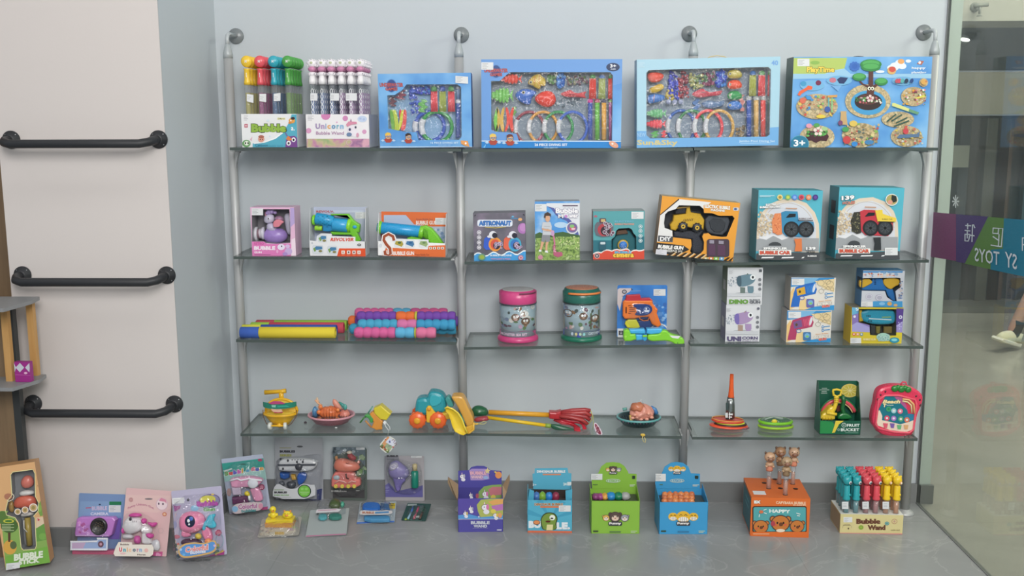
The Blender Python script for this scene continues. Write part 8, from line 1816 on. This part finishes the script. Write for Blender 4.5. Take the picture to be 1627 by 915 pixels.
def funny(g, y0, x, s, cols, emoji):
    """three printed heads over the lettering Funny"""
    if emoji:
        for dx, k in ((-1.7, .8),(1.7, .8),(0,1.15)):
            X = x+dx*s; g.poly(ellp(X, y0, s*k, s*k*.85,18), 'e8b83c', clamp=False); g.poly(ellp(X, y0+s*.35*k, s*.72*k, s*.36*k, 14), 'f4f0e8', clamp=False)
            for i in range(4): g.ln([(X+(i-1.5)*s*.3*k, y0+s*.05*k),(X+(i-1.5)*s*.3*k, y0+s*.65*k)], s*.06, '8a6a50')
            for sx in (-1,1): g.ln([(X+sx*s*.55*k, y0-s*.2*k),(X+sx*s*.35*k, y0-s*.4*k),(X+sx*s*.15*k, y0-s*.2*k)], s*.1, '5c3c24')
    else:
        animal(g, x-1.5*s, y0+s*.2, s*.62, 'e0b45c'); animal(g, x+1.6*s, y0+s*.2, s*.7, '9ca0a8'); animal(g, x, y0, s, '5c4c48', 'e4cdb8')
    g.r(x-1.15*s, y0+s*.75, x+1.15*s, y0+s*1.45, '3a3c44', s*.2); g.t('Funny', x-1.0*s, y0+s*.85, x+1.0*s, y0+s*1.35, 'ece8e4', .05)
def pack(lab, x, y, z, r, k, name='toy_pack', M=None, grp=None):
    t = T(name, lab, 'toy', M=M @ Matrix.Translation((x, y, z)), single=True, group=grp); g = t.g(); lumpy(g, (0,0,0), r, 'p:'+k, .12,3,12,8, seed=x*50); g.done(); return t.root
# --- purple unicorn wand box
t, g, hd, fz = dispbox('purple display box lettered BUBBLE WAND with open brown flaps', 'F5', (110,766),(545,760),440,125,
  [(108,440),(108,170),(215,165),(235,135),(290,122),(360,124),(395,140),(425,165),(530,172),(532,440)], '5450a0', .09)
g.poly([(110,440),(320,440),(290,500),(300,590),(220,595),(110,600)], '5c50a4', step=.4); g.poly([(300,560),(290,500),(330,450),(420,440),(545,440),(543,630),(330,630)], 'b0b864'); g.poly([(400,470),(480,445),(545,445),(545,490),(440,500)], 'e0a864'); g.poly([(430,510),(545,490),(545,550),(450,560)], 'b878b8'); g.poly([(110,600),(220,590),(330,620),(543,600),(543,635),(110,640)], '5c9cd8')
def uni(g, x, y, s, m='d87cb0'):
    K = dict(clamp=False); g.poly([(x-s*.3, y-s*.7),(x-s*.1, y-s*1.4),(x+s*.05, y-s*.7)], 'e8c8d8', **K); g.poly(ellp(x, y, s*.85, s*.75,14), '44405c', **K); g.poly(ellp(x, y, s*.76, s*.66,14), 'eceaf0', **K); g.poly(ellp(x+s*.6, y-s*.1, s*.35, s*.7,12), m, **K); g.poly(ellp(x-s*.2, y-s*.1, s*.1, s*.16,8), '3a3450', **K); g.poly(ellp(x+s*.3, y+s*1.0, s*.7, s*.55,12), 'e4e2ea', **K)
uni(g, 370,525,42); uni(g, 232,540,26, 'a8a8b8'); uni(g, 180,585,26, 'c8b070'); uni(g, 470,600,28, 'e0c050'); g.e(450,560,26,22, 'd8cc5c'); g.e(515,600,20,24, 'e0a070'); g.ln([(110,637),(543,634)],4, 'd8d0e0')
g.t('BUBBLE', 232,655,415,685, 'c8ccd8', .06); g.t('WAND', 258,690,392,716, 'c8ccd8', .06); g.ln([(250,724),(400,722)],3, '9c98c8'); g.r(485,734,530,745, 'd0d0dc'); g.e(310,612,6,8, 'f0f0f4')
hd.poly([(215,170),(240,150),(400,150),(412,250),(340,262),(230,262),(222,200)], 'a890c8'); hd.t('BUBBLE', 225,175,385,208, 'e4b0c0', .06, out='5c4880'); hd.t('WAND', 232,214,350,245, 'e4c0cc', .06, out='5c4880'); hd.poly([(395,138),(404,158),(424,162),(408,176),(412,198),(394,186),(376,198),(380,176),(366,162),(386,158)], 'd8c890'); uni(hd, 150,225,30, 'b0b0c0'); hd.e(500,210,32,34, 'e0945c'); hd.poly([(455,180),(475,170),(485,200)], 'd8c060'); hd.e(378,235,26,16, '9ab4dc')
hd.poly([(110,330),(532,330),(532,440),(110,440)], '4c4890'); hd.poly([(300,440),(310,370),(360,320),(440,305),(530,300),(530,440)], '8cac64'); hd.poly([(400,350),(440,325),(530,325),(530,400),(420,410)], 'c87c84'); uni(hd, 370,395,34); uni(hd, 232,405,22, '9c9cb0'); hd.e(450,425,24,26, 'd8c85c'); hd.e(295,410,16,24, 'b05c70')
for sg, P_ in ((-1,[(108,320),(10,232),(8,290),(60,400),(108,440)]),(1,[(535,330),(608,205),(612,260),(580,380),(540,440)])):
    f = t.g('side_flap', 'brown cardboard side flap'); q = [f.p(*a, y=.05) for a in P_]; x0 = sg*t.w/2
    V = [(x0 if abs(a-x0) < .006 else a, (.02 if i in (0,4) else .055)+(0 if i not in (0,) else .05), b) for i, (a, b) in enumerate(q)]
    f.add(V, [[0,1,2,3,4]], '9c8468'); f.add([(x, y+.0015, z) for x, y, z in V],[[0,1,2,3,4]], '5450a0')
# --- blue dinosaur box
t, g, hd, fz = dispbox('light blue display box with green dinosaur lettered BUBBLE, hooded top', 'F5', (780,768),(1212,772),455,145,
  [(838,350),(830,200),(850,195),(852,148),(1170,142),(1178,192),(1222,195),(1222,350)], '5cb0cc', .11)
g.poly([(785,465),(1212,465),(1212,740),(785,740)], '58b0cc', step=.3)
for a_, b_ in ((-2.9,-2.6),(-2.1,-1.85),(-1.2,-.95),(-.5,-.25)): g.poly([(1000,640),(1000+260*math.cos(a_),640+200*math.sin(a_)),(1000+260*math.cos(b_),640+200*math.sin(b_))], '4aa0c0', step=.3)
g.t('DINOSAUR BUBBLE', 850,482,1125,508, 'a8784c', .06, out='e8e4d8'); g.r(905,512,1085,528, 'd87c4c'); g.tag(1085,505,1200,565); g.t('BU', 792,655,912,725, 'e4ecf0', .08); g.t('LE.', 1060,668,1195,738, 'e4ecf0', .08); g.e(870,670,34,24, '6a3c30'); g.e(870,668,28,18, 'e0905c'); g.poly([(785,748),(1212,752),(1212,774),(782,770)], 'd87050')
dn = '7c9844'; g.poly(smoothp([(912,700),(905,640),(935,585),(990,568),(1050,580),(1078,630),(1060,680),(1070,745),(930,748)]), '3c4a2c'); g.poly(smoothp([(922,695),(915,640),(942,595),(990,578),(1042,590),(1066,632),(1048,680),(1058,742),(938,745)]), dn); g.poly([(970,690),(1030,690),(1025,745),(965,745)], 'e0d8a0'); g.e(1022,622,28,26, 'ecf0e4'); g.e(1018,630,14,8, '2c3024'); g.e(980,660,24,10, '5c2c20'); g.e(1045,712,16,20, '6c8838')
hd.t('DINOSAUR BUBBLE', 872,165,1148,188, 'e4ecf0', .06, out='4c7c90'); hd.r(930,198,1105,212, 'd89070'); hd.t('3+', 832,295,870,315, 'e4ecf0', .03); hd.t('24', 1128,285,1162,312, 'e4f4f0', .04); hd.r(1166,278,1212,312, 'dce4e4')
for P_ in ([(800,350),(845,365),(842,455),(785,462)],[(1150,362),(1215,350),(1212,465),(1152,458)]): b = t.g('window_frame', 'blue inner frame'); b.pp(P_, .02, .022, '52a8c4', 0)
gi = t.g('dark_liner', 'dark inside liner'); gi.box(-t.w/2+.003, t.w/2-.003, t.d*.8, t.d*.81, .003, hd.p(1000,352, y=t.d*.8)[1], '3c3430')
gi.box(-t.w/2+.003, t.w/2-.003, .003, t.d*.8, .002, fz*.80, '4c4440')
for i, (x, k, lb) in enumerate(((868, '4c78b8', 'blue'),(925, '7ca83c', 'lime green'),(990, '2f80c8', 'bright blue'),(1055, '8c3048', 'dark red'))):
    q = _P(t, 'F5').p(x, 430, y=.05); pack(f'{lb} dinosaur bubble toy inside the light blue display box', q[0], .05, fz*.80+.019,(.0145, .016, .018), k, 'dinosaur_toy', t.M)
# --- green and blue Funny boxes
def funnybox(label, bl, br, ftop, htop, pts, col, emoji, cx, fx, inside):
    t, g, hd, fz = dispbox(label, 'F6', bl, br, ftop, htop, pts, col, .125)
    funny(g, 615, fx, 58,0, emoji); funny(hd, 152, cx, 34,0, emoji)
    hd.tag(bl[0] if not emoji else 732,197,(bl[0] if not emoji else 732)+108,255 if not emoji else 268)
    g.r(bl[0]+18,745, bl[0]+68,760, '3c4c34'); g.r(fx-55,752, fx+55,765, '5c7c50' if not emoji else '3c78a0'); g.lines(br[0]-85,745, br[0]-20,770,2, 'c8d8b8', 6)
    hd.ring(cx, 264,68,16,5, 'c8d8c8'); hd.t('PACKS', cx-50,256, cx+50,274, 'c8dcd0', .03); hd.r(br[0]-70 if not emoji else 1122,215, br[0]-42 if not emoji else 1155,245, '2c3c34', 4); hd.lines(br[0]-95 if not emoji else 1100,298, br[0]-40 if not emoji else 1165,320,2, 'd8e0d0', 6); hd.lines(bl[0]+15 if not emoji else 780,292, bl[0]+65 if not emoji else 812,308,1, '5c7c4c', 8)
    t.g('inner_floor', 'inside tray').box(-t.w/2+.003, t.w/2-.003, .003, t.d-.004, .002, fz*.84, '4c5048')
    w = t.w/2
    for x, yy, k, lb, r in inside:
        q = _P(t, 'F6').p(x, 430, y=yy); pack(lb, max(-w+r[0]+.003, min(w-r[0]-.003, q[0])), yy, fz*.84+r[2], r, k, 'bubble_toy_pack', t.M, 'orange toy packs inside the sky blue box' if emoji else None)
R3 = (.014, .018, .013)
funnybox('lime green display box with monkey face print', (118,778),(585,780),462,95,
  [(128,345),(118,205),(185,198),(215,130),(265,92),(330,86),(395,94),(440,125),(475,180),(480,198),(560,202),(558,345)], '8cbc48', False, 330,350,
  [(160, .06, '8a4478', 'purple animal toy pack, left inside the lime green box', R3),(205, .06, '9c4c84', 'magenta animal toy pack, second inside the lime green box', R3),(250, .06, 'd8a048', 'yellow animal toy pack inside the lime green box', R3),(310, .06, '3088c8', 'blue animal toy pack inside the lime green box', (.018, .02, .015)),(380, .06, '1f7c54', 'green animal toy pack inside the lime green box', (.018, .02, .015)),(450, .06, 'a8a8a8', 'grey animal toy pack inside the lime green box', (.018, .02, .015))])
funnybox('sky blue display box with grinning yellow faces', (775,785),(1243,785),475,90,
  [(732,345),(728,205),(800,200),(830,130),(890,92),(945,84),(1010,94),(1060,130),(1085,195),(1172,200),(1172,345)], '429cd0', True, 950,1010,
  [(830+i*52, yy, ('d8804c', 'c8744c', 'e08c54')[(i+j) % 3], 'orange face toy pack inside the sky blue box', (.012, .013, .012)) for i in range(6) for j, yy in enumerate((.03, .062, .094))])
# --- orange capybara box with wands
t = pose('display_box', 'orange display box with three brown animals lettered HAPPY, wands on top', 'display box', 'F7', (170,812),(672,828),(178,482), 'F', .20, yaw='auto', tr=(683,500))
OB = t; g = t.g('carton'); w, h, d = t.w/2, t.h, t.d; g.box(-w, w, 0, d, 0, h, 'dc7034'); s_ = -w-.0004
g.add([(s_, .008, .006),(s_, d-.008, .006),(s_, d-.008, h-.01),(s_, .008, h-.01)],[[0,3,2,1]], '3c7078')
for z in (.55, .7): g.add([(s_-.0003, .05, h*z),(s_-.0003, .13, h*z),(s_-.0003, .13, h*(z+.06)),(s_-.0003, .05, h*(z+.06))],[[0,3,2,1]], '5c98a0')
g.t('BX', 205,512,262,538, 'e8ece8', .08, out='3c3430'); g.t('CAPYBARA BUBBLE', 392,520,648,545, 'ecc8a8', .05, rot=6); g.t('BUBBLES', 540,548,650,557, 'ecc8a8', .03, rot=4); g.tag(205,432,300,462)if 0 else None
g.poly(rrect(190,560,656,785,18), '4c3020'); g.poly(rrect(200,568,648,776,14), '58a8ac'); g.t('HAPPY', 335,588,515,618, 'e4ece8', .04, rot=6)
for x, y, s__ in ((262,735,66),(430,705,82),(572,730,62)):
    animal(g, x, y, s__, 'c87c3c', 'c87c3c'); g.poly(ellp(x+5, y+s__*.1, s__*.22, s__*.2,12), '6c4028', clamp=False); g.poly(ellp(x-s__*.5, y+s__*.2, s__*.14, s__*.1,8), 'd85c4c', clamp=False); g.poly(ellp(x+s__*.5, y+s__*.15, s__*.14, s__*.1,8), 'd85c4c', clamp=False)
g.poly([(190,776),(656,776),(670,828),(172,812)], 'dc7034'); g.e(430,765,38,14, 'e8dcc8'); g.e(365,705,20,22, 'b04450'); g.e(265,605,18,14, 'd8744c')
for a_, b_ in (((285,590),(310,582)),((288,612),(312,620)),((250,625),(246,650)),((565,615),(600,625)),((570,635),(595,640))): g.ln([a_, b_],6, 'e4ece8')
g.lines(195,790,340,796,1, 'ecc8a8', 5)
def topd(t, view, x, y, z):
    """point on the horizontal plane at local height z"""
    Pw = atz(*px(view, x, y),(t.M @ Vector((0,0, z))).z); return t.Mi @ Pw
holes = [(292,362),(330,408),(385,330),(420,368),(430,408),(472,462),(536,370),(560,412),(480,335)]
b = t.g('top_holes', 'dark round holes in the top'); 
for x, y in holes: q = topd(t, 'F7', x, y, h); b.lathe([(.0095,0),(.009, .0005),(0, .0006)], '3a1c14', c=(q.x, q.y, h+.0001), n=16)
b = t.g('price_label', 'white label on the top'); q = topd(t, 'F7', 250,447, h); b.box(q.x-.022, q.x+.022, q.y-.018, q.y+.018, h+.0002, h+.0006, 'e0e2e4')
wl = ('left', 'rear middle', 'rear right', 'front middle')
for i, (hx, hy_, tx, ty, k) in enumerate(((330,408,338,140, 'c8a080'),(420,368,432,95, 'a88060'),(536,370,545,100, 'c8a488'),(472,462,482,180, 'b09474'))):
    q = topd(OB, 'F7', hx, hy_, h); wt = T('bubble_wand', f'tan animal-headed bubble wand, {wl[i]} of the four in the orange box', 'bubble wand', M=OB.M @ Matrix.Translation((q.x, q.y, h+.0002)), view='F7', group='animal-headed wands in the orange box')
    zz = lambda y: _P(wt, 'F7').p(tx, y, y=0)[1]; zh = zz(ty); zc_ = zh-.045
    g = wt.g('tube', 'clear tube'); g.lathe([(.0085,0),(.0088, .002),(.0088, zc_)], 'tube', n=14); wt.g('liquid', 'pink liquid').lathe([(.0066, .001),(.0066, zc_*.6)], 't:d8a890', n=10)
    g = wt.g('collar'); g.lathe([(.0125, zc_-.006),(.0135, zc_),(.011, zc_+.01),(.010, zc_+.018)], 'p:'+('d88c70' if i in (0,2) else '8c7458'), n=16)
    g = wt.g('animal_head', 'glossy tan animal head'); g.ell((0,0, zh),(.0205, .018, .019), 'p:'+k, 16,11); g.ell((.001,-.012, zh-.005),(.012, .010, .009), 'p:8c6450', 12,8); g.ell((0,-.001, zc_+.018),(.016, .014, .010), 'p:'+k, 12,8)
    for sx in (-1,1):
        g.ell((sx*.0155,0, zh+.015),(.0045, .004, .006), 'p:6c5040', 8,6); g.ell((sx*.009,-.0165, zh+.004),(.002, .0015, .002), 'p:2c2020', 6,5); g.ell((sx*.0125,-.008, zc_+.012),(.0055, .007, .0045), 'p:'+k, 8,6)
# --- bubble wand floor tray
t = pose('display_tray', 'cream floor tray lettered Bubble Wand, full of coloured wands', 'tray', 'F8', (208,775),(815,787),(213,590), 'F', .135, yaw='auto')
BT = t; g = t.g('tray'); w, h, d = t.w/2, t.h, t.d; g.box(-w, w, 0, d, 0, h, 'd8cc94'); g.box(-w, w, 0, d, h, h+.0004, 'dcdcd6'); s_ = -w-.0004
g.add([(s_, .004, .004),(s_, d-.004, .004),(s_, d-.004, h-.004),(s_, .004, h-.004)],[[0,3,2,1]], 'a89878')
g.t('Bubble', 368,635,605,685, '6c4434', .07); g.t('Wand', 478,695,652,745, '6c4434', .07); g.e(415,718,25,23, '9cb44c'); g.ring(415,718,15,14,4, '6c9440'); g.e(666,680,22,19, '5c9490'); g.ring(666,680,13,11,4, '9cc0b8'); g.ring(738,660,26,22,4, 'b87c70'); g.e(738,660,10,10, 'c89c8c'); g.tag(245,618,330,668)
g.poly([(205,768),(812,775),(815,790),(205,780)], 'd8948c'); g.ring(280,725,45,40,3, 'a89c7c', PI, 2*PI); g.lines(240,690,310,700,1, '7c6c50', 4); g.e(292,728,8,8, '6c5c44'); g.t('bubble wand', 705,735,790,750, '9c8c64', .02)
cc = [('teal', '2fa0a8', '7cb0b0', 2, '6cb0b8'),('red', 'd8505c', 'd8a0a0', 2, 'd09090'),('yellow', 'ecc82c', 'e0a070', 2, 'e0a478')]
fx = [265,358,455,548,645,742]
for i in range(6):
    n_, hx, tc, _, lc = cc[i//2]; q = topd(BT, 'F8', fx[i],570, h)
    y0 = .018
    if i % 2 == 0:
        wt = T('bubble_wand', f'{n_} creature-headed bubble wand, front row of the cream floor tray', 'bubble wand', M=BT.M @ Matrix.Translation((q.x, y0, h+.0006)), view='F8', group=f'{n_} creature-headed wands in the floor tray')
        z = lambda y: _P(wt, 'F8').p(fx[i], y, y=0)[1]
        zb, zc_, zh = z(432), z(318), z(270)
        wt.g('tube', 'clear tube').lathe([(.0112,0),(.0116, .002),(.0116, zb)], 'tube', n=14); wt.g('liquid').lathe([(.009, .001),(.009, zb*.8)], 't:'+lc, n=10)
        g = wt.g('cap', 'coloured body cap'); g.lathe([(.0135, zb-.006),(.014, zb),(.0115, zb+.006),(.0112, zc_),(.009, zc_+.003)], 'p:'+hx, n=16); g.ell((.008,-.006, zb+.014),(.005, .005, .006), 'p:'+hx, 8,6)
        g = wt.g('creature_head', 'round creature head with big eye'); g.ell((-.001,0, zh+.004),(.0165, .015, .0175), 'p:'+hx, 16,11); g.ell((-.012, .002, zh+.016),(.005, .005, .005), 'p:'+hx, 8,6); g.ell((.010, .002, zh+.017),(.005, .005, .005), 'p:'+hx, 8,6)
        e_ = wt.g('eye', 'white ringed eye', parent=g); e_.ell((.008,-.0125, zh-.002),(.0058, .003, .0062), 'p:e8e4e0' if n_ != 'yellow' else 'p:e0a868', 10,7); e_.ell((.009,-.0150, zh-.002),(.0034, .0015, .0038), 'p:2c3c50' if n_ != 'yellow' else 'p:f0e0c8', 8,6)
        finish(); root = wt.root
    for j in range(4):
        if i % 2 == 0 and j == 0: continue
        dup(root, M=BT.M @ Matrix.Translation((q.x, y0+j*.0325, h+.0006)), label=f'{n_} creature-headed bubble wand in the floor tray, '+(f'{"left" if i % 2 == 0 else "right"} one of the front row pair' if j == 0 else 'rear rows'))
for i, (x0, n_) in enumerate(((230, 'teal'),(428, 'red'),(624, 'yellow'))):
    s_ = T('price_label', f'small white price label on the front left {n_} creature wand', 'label', M=BT.M @ Matrix.Translation((0, .018-.0122,0)), view='F8', single=True); g = s_.g(); g.poly([(x0,470),(x0+62,470),(x0+62,540),(x0,540)], 'dcdee0', clamp=False)
    for yy in (485,500,515): g.poly([(x0+10, yy),(x0+46, yy),(x0+46, yy+4),(x0+10, yy+4)], 'a0a4a6', clamp=False)

finish()
# ------------------------------------------------------------------ rest every thing on what carries it
bpy.context.view_layer.update()
def meshes_of(o):
    r = [o] if o.type == 'MESH' and not o.modifiers else []
    for c in o.children: r += meshes_of(c)
    return r
for o in list(sc.objects):
    if o.parent or o.get('kind') or o.name.split('.')[0] not in ('toy_box', 'toy_gun', 'toy_bucket', 'toy_basket', 'sand_toy_set', 'toy_tractor', 'beach_shovel', 'beach_rake', 'toy_case', 'blister_pack', 'toy_disc_set', 'toy_ring_set', 'toy_jar'): continue
    ms = [(q, q.matrix_world.copy()) for q in meshes_of(o)]
    zs_ = sorted((W_ @ v.co).z for q, W_ in ms for v in q.data.vertices); mid = zs_[len(zs_)//2]
    for q, W_ in ms:
        Wi = W_.inverted()
        for v in q.data.vertices:
            p = W_ @ v.co
            if mid > .27:
                if not YS-.002 < p.y < YW: continue
                b_ = 0 if p.x < XPOST[1] else 1 if p.x < XPOST[2] else 2
                s_ = max([surf((l, b_), p.x) for l in (1,2,3,4) if surf((l, b_), p.x) < mid] or [0])
            else: s_ = 0
            if s_-.03 < p.z < s_+.0004: p.z = s_+.0004; v.co = Wi @ p
